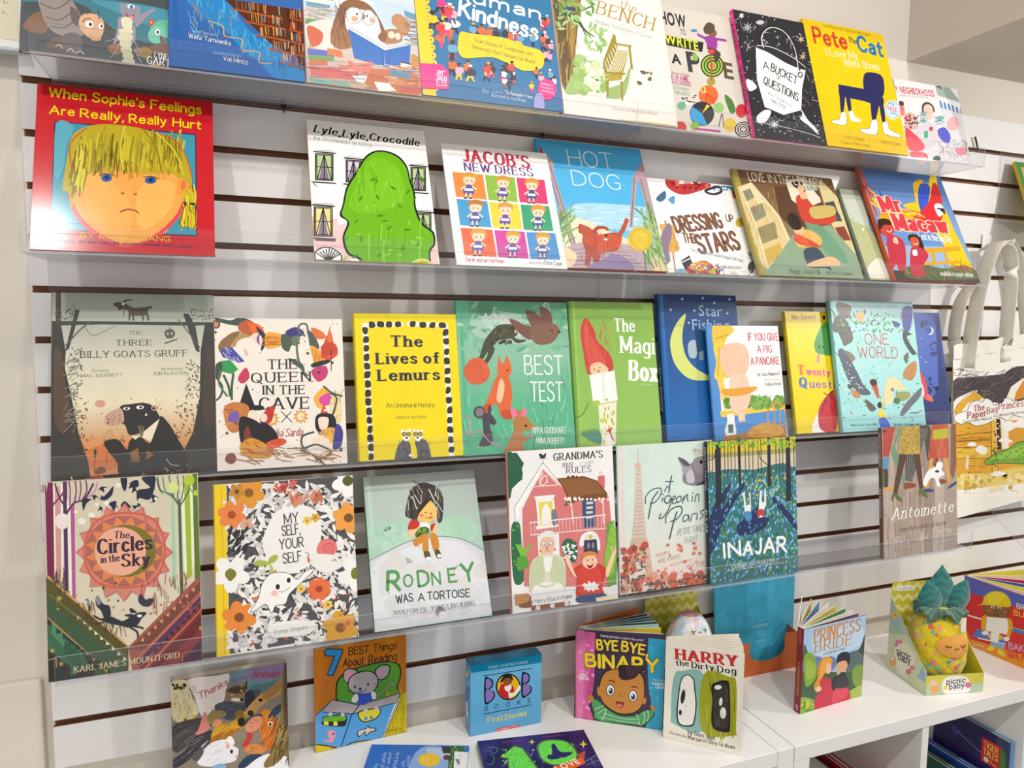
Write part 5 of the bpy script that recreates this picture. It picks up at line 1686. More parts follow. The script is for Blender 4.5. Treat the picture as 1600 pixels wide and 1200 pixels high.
ART['night'] = '''
o 1200 400
s 4a66b8 910 370 1000 380 1060 450 1080 600 1070 800 1000 900 920 800
s 27336e 1040 350 1075 420 1085 640 1110 850 1070 900 1060 640 1050 480
e e8ecf0 1012 470 22 24
e 3a55a4 1003 467 20 22
s 26366f 950 430 965 400 975 440 955 450
s 26366f 975 420 990 400 990 440
d 26366f 12 3 12 24 1010 540 1060 620 l
d e8d8b0/c8885a 12 4 2 5 930 490 1040 760 e
d 1f2b60 20 5 16 30 960 720 1120 860 l
s d84838 950 730 985 780 1000 860 1030 890 1030 905 990 900 970 870
s f0d8d8 950 780 975 830 975 880 960 860
s e86a58 1000 860 1034 896 1020 908 990 890
p 1f2856 980 960 1150 960 1160 1060 990 1060
d 2a3a7a 40 6 6 16 980 900 1140 1060 l
'''
ART['circles'] = '''
o 0 680 3
p 7a1f4a 218 215 240 215 250 640 245 900 225 900 205 300
p d89a94 248 250 276 240 285 800 262 800
p 57305c 286 215 306 215 312 500 322 940 304 940 294 500
p b45a94 324 330 342 320 352 800 336 800
p f4ece0 240 220 248 220 262 760 256 780
p f4ece0 276 230 286 230 294 800 286 800
p f4ece0 306 300 322 320 336 800 324 820
p a8d0ac 800 270 816 270 824 700 806 720
p 3f6a44 832 300 846 300 862 820 846 840
p f0f0d8 846 240 862 240 876 640 862 640
p a4bc2c 862 220 888 210 900 660 878 680
p f0f0d8 890 240 902 240 912 600 900 640
p 5a7a2c 902 180 924 178 940 700 914 700
c 9 57305c 305 370 340 320 390 300 430 230
c 7 57305c 300 340 270 290 250 230
c 6 7a3a70 340 320 350 270 345 210
c 6 7a3a70 380 305 400 260 395 210
c 6 8a4a7c 362 312 372 260 368 210
c 5 c880a8 400 300 440 260 450 220
c 6 7a2a5c 230 340 210 300 205 240
c 8 7a2a5c 240 330 290 270 300 215
c 5 7a3a70 320 330 322 260 315 215
c 8 3f6a44 840 330 800 280 750 260 735 200
c 6 3f6a44 845 330 880 270 890 230
c 5 3f6a44 812 290 800 240 790 190
c 5 3f6a44 830 300 835 240 830 190
c 5 3f6a44 850 300 860 240 858 190
c 5 5a8a50 775 270 765 230 760 195
c 5 a8d0ac 800 290 770 272 745 275
c 5 7aa040 905 270 880 230 870 195
e d8e48c 810 245 26 26
e b8cc34 886 210 26 26
e b8cc34 918 270 12 14
e f4f0e0 378 405 20 16
e f4f0e0 424 378 16 15
e f4e4dc 285 405 34 38
e f4f0e0 350 362 10 8
e f4f0e0 550 236 13 11
e f4f0e0 448 326 10 8
e f4f0e0 494 320 14 10
e f4f0e0 722 300 14 12
d 23283c 14 3 16 26 400 230 720 350 b
s 23283c 560 200 590 198 585 260 570 250
s 23283c 610 220 640 210 645 240 615 245
s 23283c 470 300 500 270 525 240 520 280 490 305
s 23283c 380 300 420 300 440 290 400 320 385 355
s 23283c 640 260 690 250 724 230 700 300 650 295 640 310
s 23283c 660 200 720 190 724 225 700 240
s 23283c 505 320 540 310 530 355 515 335
s 23283c 560 335 580 310 612 340 590 338
z c97468 580 550 232 16 .82
z d98878 576 552 222 16 .8
k 10 d8604a 576 365 720 400 772 540 720 680 580 716 440 680 390 550 440 410
e e8884c 578 545 184 168
'''
for _k in range(16):
    _a = math.pi*2*_k/16
    ART['circles'] += f'p b0685c {578+184*math.cos(_a-.2):.0f} {545+168*math.sin(_a-.2):.0f} {578+184*math.cos(_a+.2):.0f} {545+168*math.sin(_a+.2):.0f} {578+138*math.cos(_a):.0f} {545+126*math.sin(_a):.0f}\n'
ART['circles'] += '''
e c8785c 580 543 146 124
e 7a7424 588 543 142 122
e f0b090 560 546 122 114
t S17 3a1f3c 532 484 600 484 32 The
t S19 3a1f3c 458 558 706 534 66 Circles
t S16 3a1f3c 472 600 556 590 32 in the
t S20 3a1f3c 570 616 694 608 56 Sky
p 5a5020 212 660 600 990 600 1110 225 1150 215 900
p d8a060 216 655 225 660 600 984 600 994 216 668
p 3f5a3c 216 760 600 1070 540 1130 225 1148
p 33302c 216 850 470 1060 430 1130 225 1148
p 5a7a4c 216 740 240 750 600 1040 600 1050
p 3a6a4c 218 880 380 1010 420 1080 340 1120 225 1110
p 4f8a64 240 870 300 930 300 990 240 930
p 2f5a44 300 960 380 1030 380 1100 300 1030
p b08a50 216 852 225 852 520 1110 505 1115
p 2f2c26 222 1000 330 1080 330 1145 225 1150
p a85a4c 600 990 935 660 945 1060 620 1110
p 7a4438 600 1000 680 1000 940 730 938 690
p 8a2f34 640 1100 945 780 950 1050 700 1100
p 5a3058 640 1060 945 750 945 775 650 1080
p c87a54 620 1060 940 745 940 752 626 1066
p 6a2428 700 1090 945 840 950 900 740 1085
p 4a2440 830 1080 950 950 952 1060 840 1090
p c87a54 668 1095 945 815 945 822 680 1095
'''
for _k in range(9):
    ART['circles'] += f'p e8dcc0 {360+_k*27} {842+_k*24} {378+_k*27} {858+_k*24} {360+_k*27} {862+_k*24}\np d8a060 {655+_k*30} {960-_k*29} {672+_k*30} {945-_k*29} {672+_k*30} {968-_k*29}\n'
    ART['circles'] += f'p 3a2a44 {712+_k*26} {1012-_k*26} {736+_k*26} {990-_k*26} {736+_k*26} {1018-_k*26}\np 24402f {262+_k*30} {900+_k*24} {288+_k*30} {920+_k*24} {262+_k*30} {930+_k*24}\n'
ART['circles'] += '''
d 4a4a24/6a6a34/5a4a1c 40 5 10 30 240 640 300 780 i 90 16
d 4a4a24/6a5a34 40 6 10 26 360 780 440 880 i 90 16
d 4a4a24/6a5a34 30 7 10 26 480 860 590 960 i 90 16
d a8584c/8a4a44 50 8 10 30 660 820 900 660 i 90 16
d 4a4a24/a89a4c 24 9 4 7 250 680 580 920 e
d c86a5c 16 10 4 7 690 740 890 840 e
z c8a850 275 764 18 8 .35
z c8a850 244 1005 15 8 .35
z c8a850 286 1066 15 8 .35
z c8a850 940 905 12 8 .35
z 4a4a30 264 684 14 8 .3
s 2c2c3c 445 770 455 752 480 790 510 800 515 850 490 860 470 820 450 800
s 8a8a90 446 770 455 754 470 785 455 795
s 2c2c3c 470 860 520 850 570 870 610 850 650 830 685 832 660 860 640 890 600 900 560 890 510 880
s 2c2c3c 610 830 608 808 640 830
s 2c2c3c 580 842 618 838 620 855
c 8 2c2c3c 480 865 455 855 440 845
c 7 2c2c3c 480 875 460 880 445 880
c 8 2c2c3c 630 895 660 900 668 905
c 8 2c2c3c 610 900 640 920 645 945
e f0ece0 652 846 12 7
s 3a3844 645 760 660 745 680 770 700 765 720 770 700 800 670 800 650 785
l 4 c0a060 225 1048 262 1040 264 1080
l 4 a87a5c 855 1060 855 1020 945 1005
t S14 ecd8a8 348 1106 840 1040 26 KARL JAMES MOUNTFORD
'''
ART['self'] = '''
o 300 700 3.333
p f2cd12 112 190 176 190 196 1090 130 1100
p dcb80c 150 190 156 190 174 1090 167 1096
p 504e52 178 190 812 146 870 990 196 1086
d f1eee8/e2dfda/c8c5c2 170 3 20 46 190 190 820 330 l
d f1eee8/e2dfda/cfccc8 210 4 18 44 190 340 420 1060 l
d f1eee8/e2dfda/cfccc8 220 5 18 44 540 560 860 1060 l
d f1eee8/e2dfda 60 6 20 44 660 280 840 620 l
d f1eee8/cfccc8 90 16 16 40 200 820 860 1070 l
d 3a383c 150 7 8 24 190 200 860 1060 l
s f1eee8 380 420 430 330 520 300 600 310 650 360 660 460 640 560 600 620 520 650 440 640 390 580 360 500
s f4f2ec 350 560 480 620 560 650 500 660 420 660
f e0962c/8a5a1c 290 232 78 6
f c8862c/6a4a1c 230 225 40 5
f e88444/a84a24 205 345 70 6
f eeA040/7a5020 798 368 80 6
f e88a34/8a4a1c 244 888 86 6
f e8703c/a8402c 654 745 62 7
f dca02c/8a5a1c 770 960 92 6
f f6f4ee/7a7424 200 655 96 5
f f6f4ee/7a7424 848 665 96 5
f f6f4ee/5a5420 790 178 80 5
e 7a7c24 198 658 20 34
e 7a7c24 840 665 22 32
e 5a5a1c 790 174 28 26
f eec85c/c08a2c 586 380 24 5
f dca83c/a8742c 628 364 24 5
f eec85c/a8742c 702 832 26 6
f eec85c/a8742c 560 742 22 6
f d8a88a/c8907a 280 395 34 5
d c8402c/b83a34/d8604a 24 8 12 24 420 180 520 230 l
d d88a6a/c86a4a 20 9 18 34 500 240 660 300 l 90
d c84a3c/d86a44/e8a07a 26 10 12 26 260 560 880 1060 l
d 2c2c30 34 11 14 30 190 420 280 540 l 120 30
s e87a78 640 520 660 485 700 478 736 500 742 540 715 565 660 560 640 545
c 4 b84a50 690 520 705 525 700 540 680 540 675 515 700 500 722 520 715 550
s f0ede6 600 560 660 556 740 570 700 600 620 600
l 3 6a6a6a 600 560 580 545
s f0ede6 620 600 750 600 780 620 700 660 640 640
s a8b84c 316 600 340 584 380 590 396 606 360 616 330 614
s a8b84c 390 600 400 570 430 556 438 574 420 596
s b8c45c 396 604 412 620 420 660 408 660
s f8f6f0 290 850 340 790 360 710 400 660 450 650 500 660 540 690 580 650 625 632 610 660 560 710 500 770 480 820 430 830 410 870 380 820 330 850 300 870
k 3 4a4a4a 300 860 340 790 360 710 400 660 450 650 500 660 540 690 580 650 625 632 610 660 560 710 500 770 480 820 430 830 410 870 380 820 330 850
e 1c1c1c 440 728 11 15
e 1c1c1c 496 694 10 14
c 3 4a4a4a 448 752 470 756 500 732
e f4c8bc 424 762 18 16
t H13 2c2c30 472 396 542 386 52 MY
t H13 2c2c30 462 458 552 446 52 SELF,
t H13 2c2c30 448 528 570 516 52 YOUR
t H13 2c2c30 468 604 562 590 52 SELF
s f4f1ea 390 960 440 920 520 915 620 920 640 950 600 990 500 1000 420 1000
t H10 4a4a4a 428 986 598 960 24 Esme Shapiro
'''
ART['rodney'] = '''
o 540 680 3.53
s a8d0b4 100 560 200 520 330 540 330 600 200 640 120 690
s b0d6bc 520 480 640 440 750 560 640 580 540 560
d acd0b8/b0d4be/b8d8c4 40 3 14 34 110 500 760 640 e
p d4d6d8 118 705 200 660 320 600 420 570 520 560 620 570 700 600 762 636 808 975 160 1095
s dedfe2 140 740 300 640 500 580 700 620 760 760 780 940 500 1000 170 1040
d d6d8da/dcdddc/d8d7d2 40 4 30 60 200 690 740 1000 e
d d2d5d8/dfe0e0 20 5 20 50 200 900 740 1000 e
c 4 6a7a78 118 705 200 660 320 600 420 570 520 560 620 570 700 600 762 636
d 3a3a3a 14 6 2 3 140 620 790 1060 e
s 4a4440 318 440 330 360 345 310 380 275 430 265 480 280 515 310 530 370 525 470 500 480 490 400 460 360 420 370 390 420 385 470 340 460
d 2a2624/a89a8c/6a625a/e4e0da 70 7 14 44 330 290 520 460 i 80 24
c 4 2a2624 400 270 375 262 358 252
c 3 2a2624 380 275 420 262 450 270
s f0c46c 390 420 420 370 455 360 485 400 495 440 480 470 440 485 405 475 390 450
s 3a3430 385 420 420 365 470 345 440 380 400 430 385 460
e e88060 410 445 12 9
e e88060 462 455 12 9
e 2a2a2a 432 430 4 4
e 2a2a2a 462 434 4 4
c 3 7a4a2a 428 452 445 462 460 458
s c83a34 335 510 350 475 385 470 400 500 370 530 340 530
s c83a34 460 500 490 490 496 530 470 540
s f0c890 340 530 380 520 410 490 400 520 370 560 350 575
s f0c890 470 540 490 490 500 490 490 550
s e8ecec 400 490 440 485 460 510 420 530
s 5a7a34 375 550 400 515 440 510 455 540 430 560 390 570
d 3a5a24/8aa04c 20 8 4 10 385 520 445 565 e
s d08a3c 365 590 400 560 440 545 450 590 450 640 420 645 415 600 380 620
s d08a3c 455 550 490 545 510 600 505 635 480 640 465 590
d f0c46c/a8642c 26 9 6 16 380 560 500 630 i 80
s 5a5a34 425 650 455 645 465 690 440 690
s 5a5a34 485 640 510 635 525 675 500 680
e f4f2ee 452 684 15 10
e f4f2ee 512 668 12 10
t H27 5a9a58 228 862 334 858 100 R
t H22 5a9a58 320 842 380 836 64 O
t H24 5a9a58 402 838 452 830 82 D
t H22 5a9a58 478 828 540 820 66 N
t H24 5a9a58 570 812 634 802 72 E
t H24 5a9a58 648 808 712 796 96 Y
t H19 34423f 280 936 370 920 44 WAS
t H19 34423f 402 920 432 916 42 A
t H19 34423f 452 912 684 888 42 TORTOISE
t S11 4a5250 268 998 446 978 24 NAN FORLER
t S11 4a5250 456 974 466 973 18 -
t S11 4a5250 474 972 712 934 24 YONG LING KANG
'''
ART['granny'] = '''
o 780 680
s 1f5a44 10 130 60 120 110 200 120 270 60 340 20 390 40 470 10 520
p 245c40 14 120 80 112 128 180 110 240 124 280 60 330 50 400 20 420
s 2a6a44 60 590 110 560 130 700 150 850 160 900 120 950 80 900
d 8ac060 12 3 4 7 60 560 120 850 e
p f8f6f2 78 470 250 180 420 390 400 400 250 210 100 480 110 500 90 560
l 3 6a6a6a 84 540 76 460 248 176 416 370
p d87a78 126 470 250 210 410 370 440 420 670 390 700 640 700 800 690 960 150 960
l 3 4a4a4a 248 185 248 130
s 2a2a2a 222 120 236 118 248 128 266 112 262 140 240 150 228 138
l 4 2a2a2a 222 150 272 146
t S18 3a3a3a 318 162 622 140 44 GRANDMA'S
t S11 3a3a3a 374 204 442 200 28 HOUSE
t S11 3a3a3a 486 198 572 190 28 OF
t S14 3a3a3a 400 242 552 232 36 RULES
p 7a4a24 340 275 510 260 600 290 660 370 660 398 500 410 420 440 388 455 410 400 380 340
p 8f5c30 350 280 505 268 590 296 640 366 500 380 430 400
d 5a3a1c 5 2 8 10 360 262 500 268 e
p d8686c 598 260 640 254 642 340 598 300
l 3 8a9a9a 608 258 608 232 620 232 620 256
c 7 f4e4e0 230 320 250 270 270 260 280 300
c 7 f4e4e0 250 240 230 290 250 320 280 290
l 6 f4e4e0 182 330 350 316
l 5 f4e4e0 196 320 252 218 340 310
p f4f0ea 198 390 330 378 320 410 210 420
p f4f2ee 210 420 325 410 340 580 230 590
p e8d45c 226 426 314 418 330 570 242 578
p f4f2ec 250 470 275 430 300 470 310 560 250 570
p f4f0ea 214 580 350 560 356 580 218 600
s 7a7c88 310 490 330 470 345 500 350 560 320 570
p 3f4f74 500 408 582 400 590 580 512 590
'''
for _k in range(4): ART['granny'] += f'p d8d4cc 528 {424+_k*30} 570 {420+_k*30} 571 {436+_k*30} 529 {440+_k*30}\n'
ART['granny'] += '''
d f8f6f2 24 4 7 8 390 398 665 412 e
l 8 f4ece8 430 420 450 560
l 5 f4ece8 410 430 440 450
l 8 f4ece8 632 400 640 560
l 5 f4ece8 600 404 630 430
l 8 f4e8e4 176 556 650 505
l 6 f4e8e4 182 635 655 590
'''
for _k in range(22): ART['granny'] += f'l 3 f4e8e4 {182+_k*22} {554-_k*2.3:.0f} {186+_k*22} {632-_k*2.1:.0f}\n'
ART['granny'] += '''
p f4f0ea 224 640 360 624 370 800 240 810
p e8d45c 236 650 270 640 280 780 250 790
p f4f2ec 290 650 350 640 352 700 300 720
e d8c85c 560 650 40 20
s f4f0ec 490 700 500 640 540 612 580 612 612 650 622 720 600 720 590 660 560 640 530 640 516 700
e e8e0d8 560 650 36 24
e d8b83a 560 644 12 14
p 3c3c50 518 668 598 658 610 780 524 790
e 8a8aa0 548 700 8 20
e 8a8aa0 576 698 8 20
s 2f6a44 380 710 400 660 440 660 470 690 480 740 470 800 430 800 400 770
d 1f4a30 20 5 8 16 385 670 475 795 l
d f4f0f4 18 6 7 9 390 670 480 790 e
d f0ece8 10 7 10 14 380 700 480 760 l
p 6aa044 660 560 700 540 730 700 730 940 680 960 660 860
s 8ac040 660 700 690 560 720 620 720 800 680 900 650 800
d 5a9a30/a8d058 26 8 14 30 660 560 720 900 i 70 20
s 7cc040 90 690 150 720 180 690 190 700 160 750 140 800 120 760
s 5aa03c 100 780 160 770 170 830 110 860
s 8a5a34 120 1040 200 1020 220 1080 130 1090
e e8e4e2 285 650 42 34
s f0c0a4 240 680 256 650 320 650 334 680 330 740 290 760 250 740
s e8e6e4 240 690 236 640 270 610 320 610 340 650 336 690 320 650 260 650
e f4f4f4 268 690 16 14
e f4f4f4 306 686 16 14
k 3 4a4a4a 252 690 268 676 284 690 268 704
k 3 4a4a4a 290 686 306 672 322 686 306 700
e 2a2a2a 270 692 4 4
e 2a2a2a 304 690 4 4
e d89080 288 714 10 14
c 3 a84a3a 274 736 290 732 304 738
e c84030 246 734 5 7
e c84030 338 724 5 7
s dcd8c4 190 810 250 760 340 756 400 800 410 960 380 990 210 1000 180 940
s c8d0a8 190 830 230 770 260 780 280 900 240 980 190 990
s c8d0a8 400 830 350 770 330 780 310 900 360 980 410 960
s f0eee8 210 960 380 940 400 1060 340 1120 220 1130
s f4f2ea 270 780 320 776 310 860 280 860
c 14 d0d4b0 200 930 280 960 340 940
s c83c2c 440 870 500 820 600 810 660 850 640 960 650 1000 560 1010 480 1020 480 900
s d84434 490 850 560 830 620 850 640 980 560 1000 500 1000
s f4c8a8 400 780 420 760 460 860 480 900 450 880
s f4c8a8 660 860 700 740 720 720 716 760 690 850 670 900
c 5 f4c8a8 700 730 690 700
c 5 f4c8a8 712 724 718 700
c 5 f4c8a8 410 764 396 750
e f4c8a8 558 800 48 46
s d8843c 508 790 520 745 560 735 600 748 610 790 590 765 540 764
e 2a2a2a 544 792 4 5
e 2a2a2a 576 788 4 5
s 8a2a24 540 820 560 826 580 814 570 840 550 840
p f8f6f4 510 950 530 935 545 945 555 920 570 938 590 924 600 944 622 940 610 962 622 976 596 974 586 990 570 976 552 992 544 974 524 980 530 962
s 3f4f74 490 1020 650 1000 660 1040 500 1060
p c88a54 90 1010 180 1000 190 1050 100 1080
t H12 3a3a4a 182 1068 286 1056 28 By Henry
t H12 3a3a4a 300 1054 452 1028 28 Blackshaw
p 8a5a3a 196 1080 440 1050 440 1090 200 1110
f f0e8e0/d8a0a0 240 1092 16 5
f f0e8e0/d8a0a0 330 1080 16 5
f f0e8e0/d8a0a0 420 1066 16 5
p e8dcc0 600 1030 740 1000 742 1040 610 1060
'''
ART['pigeon'] = '''
o 800 600
p dcc8b8 786 400 790 400 796 480 804 520 776 520 782 480
p dcbca8 768 490 806 484 808 512 770 516
p d8c4b4 776 515 804 515 820 740 840 960 750 960 768 740
'''
for _k in range(17):
    _y = 530+_k*25; _w = 14+_k*1.6
    ART['pigeon'] += f'l 3 e8dcd0 {791-_w+_k*.4} {_y} {792+_w+_k*.4} {_y+24}\nl 3 e8dcd0 {792+_w+_k*.4} {_y} {791-_w+_k*.4} {_y+24}\nl 3 c8a890 {791-_w+_k*.4} {_y} {792+_w+_k*.4} {_y}\n'
ART['pigeon'] += '''
p d0b4a0 748 958 842 956 850 985 742 990
p d0b4a0 742 990 850 985 880 1200 840 1200 810 1060 790 1060 760 1200 715 1200
d b8947c/e8dcd0 40 6 10 22 730 995 860 1190 i 60 30
s 8a828c 1050 590 1060 530 1110 480 1150 450 1190 460 1196 540 1190 610 1120 626 1070 615
s 9a929a 1110 470 1160 450 1200 470 1200 540 1150 560 1120 530
s a8a4ac 1060 560 1040 500 1020 455 1060 470 1100 520 1110 580
s 5a5660 1020 455 1060 470 1090 500 1080 510 1050 500
s c8c4c8 1070 560 1100 530 1120 600 1080 610
e 1a1a1e 1154 484 9 11
s e08a6a 1168 488 1186 490 1180 506
s 4a4850 1130 620 1190 590 1196 612 1140 626
d d89a5a/e8b88a 14 7 8 18 1105 405 1170 450 i 40 30
c 6 2f5560 945 660 960 630 975 640 970 660
c 7 2f5560 985 565 975 620 970 670
c 5 2f5560 950 600 995 600
c 8 2f5560 905 660 870 720 850 830
c 6 2f5560 832 735 835 690 870 650 920 640 922 680 890 725 860 735
c 7 2f5560 935 700 930 720
c 7 2f5560 980 690 955 690 945 720 965 735 985 700 975 760 940 820 915 830 925 800
c 6 2f5560 990 720 1010 700 1000 690 990 720 1000 738 1020 725
c 6 2f5560 1040 690 1020 700 1020 730 1045 715 1040 690
c 6 2f5560 1052 735 1060 690 1056 720 1078 680 1080 710 1086 722
c 6 2f5560 1110 690 1108 725
c 6 2f5560 1125 725 1130 690 1140 680 1148 690 1148 725
e 2f5560 1112 672 4 4
e 2f5560 935 678 4 4
c 9 2f5560 1020 790 1000 860 978 962
c 7 2f5560 955 860 955 820 990 770 1040 755 1050 790 1020 835 985 850
c 6 2f5560 1085 810 1062 815 1058 850 1085 840 1090 810 1096 850
c 6 2f5560 1105 850 1112 808 1135 800
c 6 2f5560 1142 800 1140 840
c 6 2f5560 1180 780 1160 790 1176 815 1160 838
t H8i 6a8a8a 1026 944 1190 910 40 PETITE TAKES
t H8i 6a8a8a 1070 996 1150 974 36 FLIGHT
t H8i c89a94 894 1086 982 1060 26 Written by
t H8i c89a94 910 1124 1046 1092 28 JANE HOWARD
t H8i c89a94 984 1146 1124 1110 22 and illustrated by
t H8i c89a94 1082 1164 1196 1138 26 MARIA STONE
d d86a4c/e08868/c85040 16 8 16 28 690 990 830 1180 e
d e8a088/d87858 40 9 6 13 680 980 1190 1330 e
c 4 5a4a3a 700 1200 740 1080 760 1000
c 4 5a4a3a 760 1180 770 1080 760 990
d 5a6a4a/4a4a40 40 10 8 18 690 1000 830 1190 l
d d86a4c/e89a7c/c85844 36 11 18 30 690 1200 1190 1310 e
d 5a5a44/6a4a3a/8a6a54 70 12 12 28 680 1210 1220 1320 l
f e06a44/c04a2c 1015 1290 34 5
f e08868/c04a2c 850 1230 30 5
f e06a44/c04a2c 1120 1270 28 5
'''
ART['jar'] = '''
o 800 600
p e0c41c 1190 365 1760 325 1765 420 1198 480
p a8a060 1195 440 1765 400 1768 480 1200 520
p d8c8a8 1196 470 1766 430 1768 520 1200 560
s 33706e 1210 620 1500 540 1764 560 1776 1270 1224 1290
d 6ab0e0/4a90cc/8acaf0/3a7ab8/9ad8f4 820 3 8 17 1200 560 1780 1260 l 100 30
d 3a7a44/4a8a3c/6a9a44/2a5a34 420 4 8 20 1200 560 1780 1260 l 80 30
d d8c03a/c8a84a 60 5 4 8 1420 540 1740 740 e
s 1f2f5c 1220 1060 1290 820 1420 640 1440 650 1320 860 1250 1060
s 1f2f5c 1400 900 1480 820 1540 760 1560 800 1480 900 1420 960
s 1f2f5c 1640 720 1760 860 1776 930 1700 840 1620 740
s 1f2f5c 1210 960 1250 780 1360 620 1300 800 1230 980
d 6ab0e0/4a90cc/8acaf0 150 6 7 14 1210 640 1770 1080 l 100 30
p 232834 1250 360 1288 356 1300 760 1266 775
p 232834 1392 350 1410 348 1422 640 1408 650
p 232834 1580 340 1600 336 1608 640 1588 650
p 232834 1696 335 1722 332 1738 735 1706 748
'''
for _x, _y in ((1215, 620), (1235, 600), (1310, 560), (1332, 600), (1350, 540), (1375, 560), (1440, 560), (1462, 540), (1488, 620), (1520, 560), (1540, 600), (1632, 540), (1655, 560), (1676, 620), (1745, 540)):
    ART['jar'] += f'l 6 2a3038 {_x} 350 {_x+8} {_y}\n'
ART['jar'] += '''
d 6a9a34/8ab43c/a8c84c 110 7 10 24 1200 340 1760 400 l
c 5 232834 1210 480 1245 470 1260 420
c 5 232834 1600 520 1540 470 1530 420
p f0f0f0 1432 690 1442 680 1452 770 1478 760 1470 680 1480 690 1484 770 1484 810 1446 815
p f0f0f0 1538 680 1546 672 1552 750 1568 745 1566 670 1576 672 1580 760 1564 800 1532 800
s 4a90c8 1446 810 1482 808 1490 850 1470 872 1448 850
s c83a3a 1526 800 1562 796 1564 850 1530 860
e f4f4f4 1548 848 12 16
s 1f2f5c 1430 900 1520 850 1600 850 1560 920 1440 960
d 6ab0e0/4a90cc 24 8 6 12 1430 880 1600 960 l 100
t H30 f4f4f0 1324 1100 1422 1082 86 IN
t H30 f4f4f0 1444 1082 1500 1078 80 A
t H30 f4f4f0 1522 1072 1706 1058 88 JAR
t B9 e4ecf0 1372 1172 1666 1130 26 DEBORAH MARCERO
l 3 e8ecec 1350 1184 1700 1132
'''
ART['legs'] = '''
o 1200 600
'''
for _k, _c in enumerate(('b8a698', 'a89484', 'b09c8c', '9c8a7c', 'bcaa9c', 'a6968a')):
    ART['legs'] += f'p {_c} {706+_k*78} 270 {780+_k*78} 262 {812+_k*72} 1080 {730+_k*74} 1092\n'
ART['legs'] += '''
d 9c8a7c/c0b0a2/927f70 120 3 30 90 720 300 1180 1060 i 88 2
p b84a3c 706 275 780 265 770 340 748 450 708 455
p 3a3834 706 285 724 283 724 300 706 302
p 5a94b8 706 460 748 452 740 530 708 530
p 4a3a34 708 530 742 528 744 645 720 648
s d8a04c 724 645 770 640 776 660 726 664
p 6a9a74 760 400 810 265 820 300 780 380 850 600 840 630 800 520 760 440
p 4f7a58 706 540 718 540 722 640 710 640
p 4a4844 850 440 935 255 995 255 940 440 895 610 850 600
p 4a4844 960 300 995 260 1052 470 1040 520 985 470
'''
for _k in range(5): ART['legs'] += f'l 3 a8a49a {862+_k*15} {440} {858+_k*9} 600\nl 3 a8a49a {945+_k*10} 280 {900+_k*12} 440\n'
ART['legs'] += '''
p c8a84c 820 264 935 256 940 440 810 436
d 4a3a24 130 4 7 10 822 268 934 432 i 60 12
d 4a3a24 110 5 7 10 822 268 934 432 i 120 12
p 5a3c30 812 434 858 438 800 690 776 680
p 5a3c30 900 438 938 436 964 650 940 660
s 8a4a34 846 620 900 618 920 640 880 652 846 656
s 8a4a34 1060 600 1100 600 1106 620 1060 626
s 5f6a34 770 690 800 685 838 735 800 720 786 700 770 734
s 5f6a34 936 660 962 655 994 708 960 700 950 680 940 710
p c4593e 1012 255 1110 250 1120 464 988 462
d d46a4c/b44c34 40 6 30 60 1000 340 1115 460 i 90 4
p b8b42c 1018 288 1112 280 1112 342 1020 348
p b85040 1018 262 1062 258 1060 284 1018 290
p 8a5c40 1130 255 1160 252 1168 500 1150 600 1134 560
p d8a04c 1000 466 1026 466 996 660 976 660
p d8a04c 1084 466 1110 466 1136 620 1118 625
s 2f4a80 972 658 1010 656 1032 672 976 676
s 2f4a80 1118 648 1164 612 1168 630 1124 656
s f2f0ee 960 620 980 560 1010 530 1050 520 1080 545 1092 570 1060 590 1070 640 1050 640 1030 590 1000 600 980 640
s f2f0ee 1040 520 1050 490 1080 494 1080 525 1060 540
e 2a2a2a 1048 548 14 8
t S14i f2efe8 772 848 1148 800 70 Antoinette
t S8i 6a5a50 820 924 1110 880 28 from the creators of Gaston
t H10 f0ece4 790 990 856 980 32 KELLY
t X10 f0ece4 768 1012 884 998 20 mmmmmmmmm mmm
t X10 f0ece4 772 1034 890 1018 18 mmm mmmmm
t S9i f0ece4 938 980 996 968 26 and
t H10 f0ece4 1050 950 1144 934 32 CHRISTIAN
t H9 f0ece4 1052 976 1146 960 20 ROBINSON
t X10 f0ece4 1058 998 1148 980 18 mmmmmmmm
'''
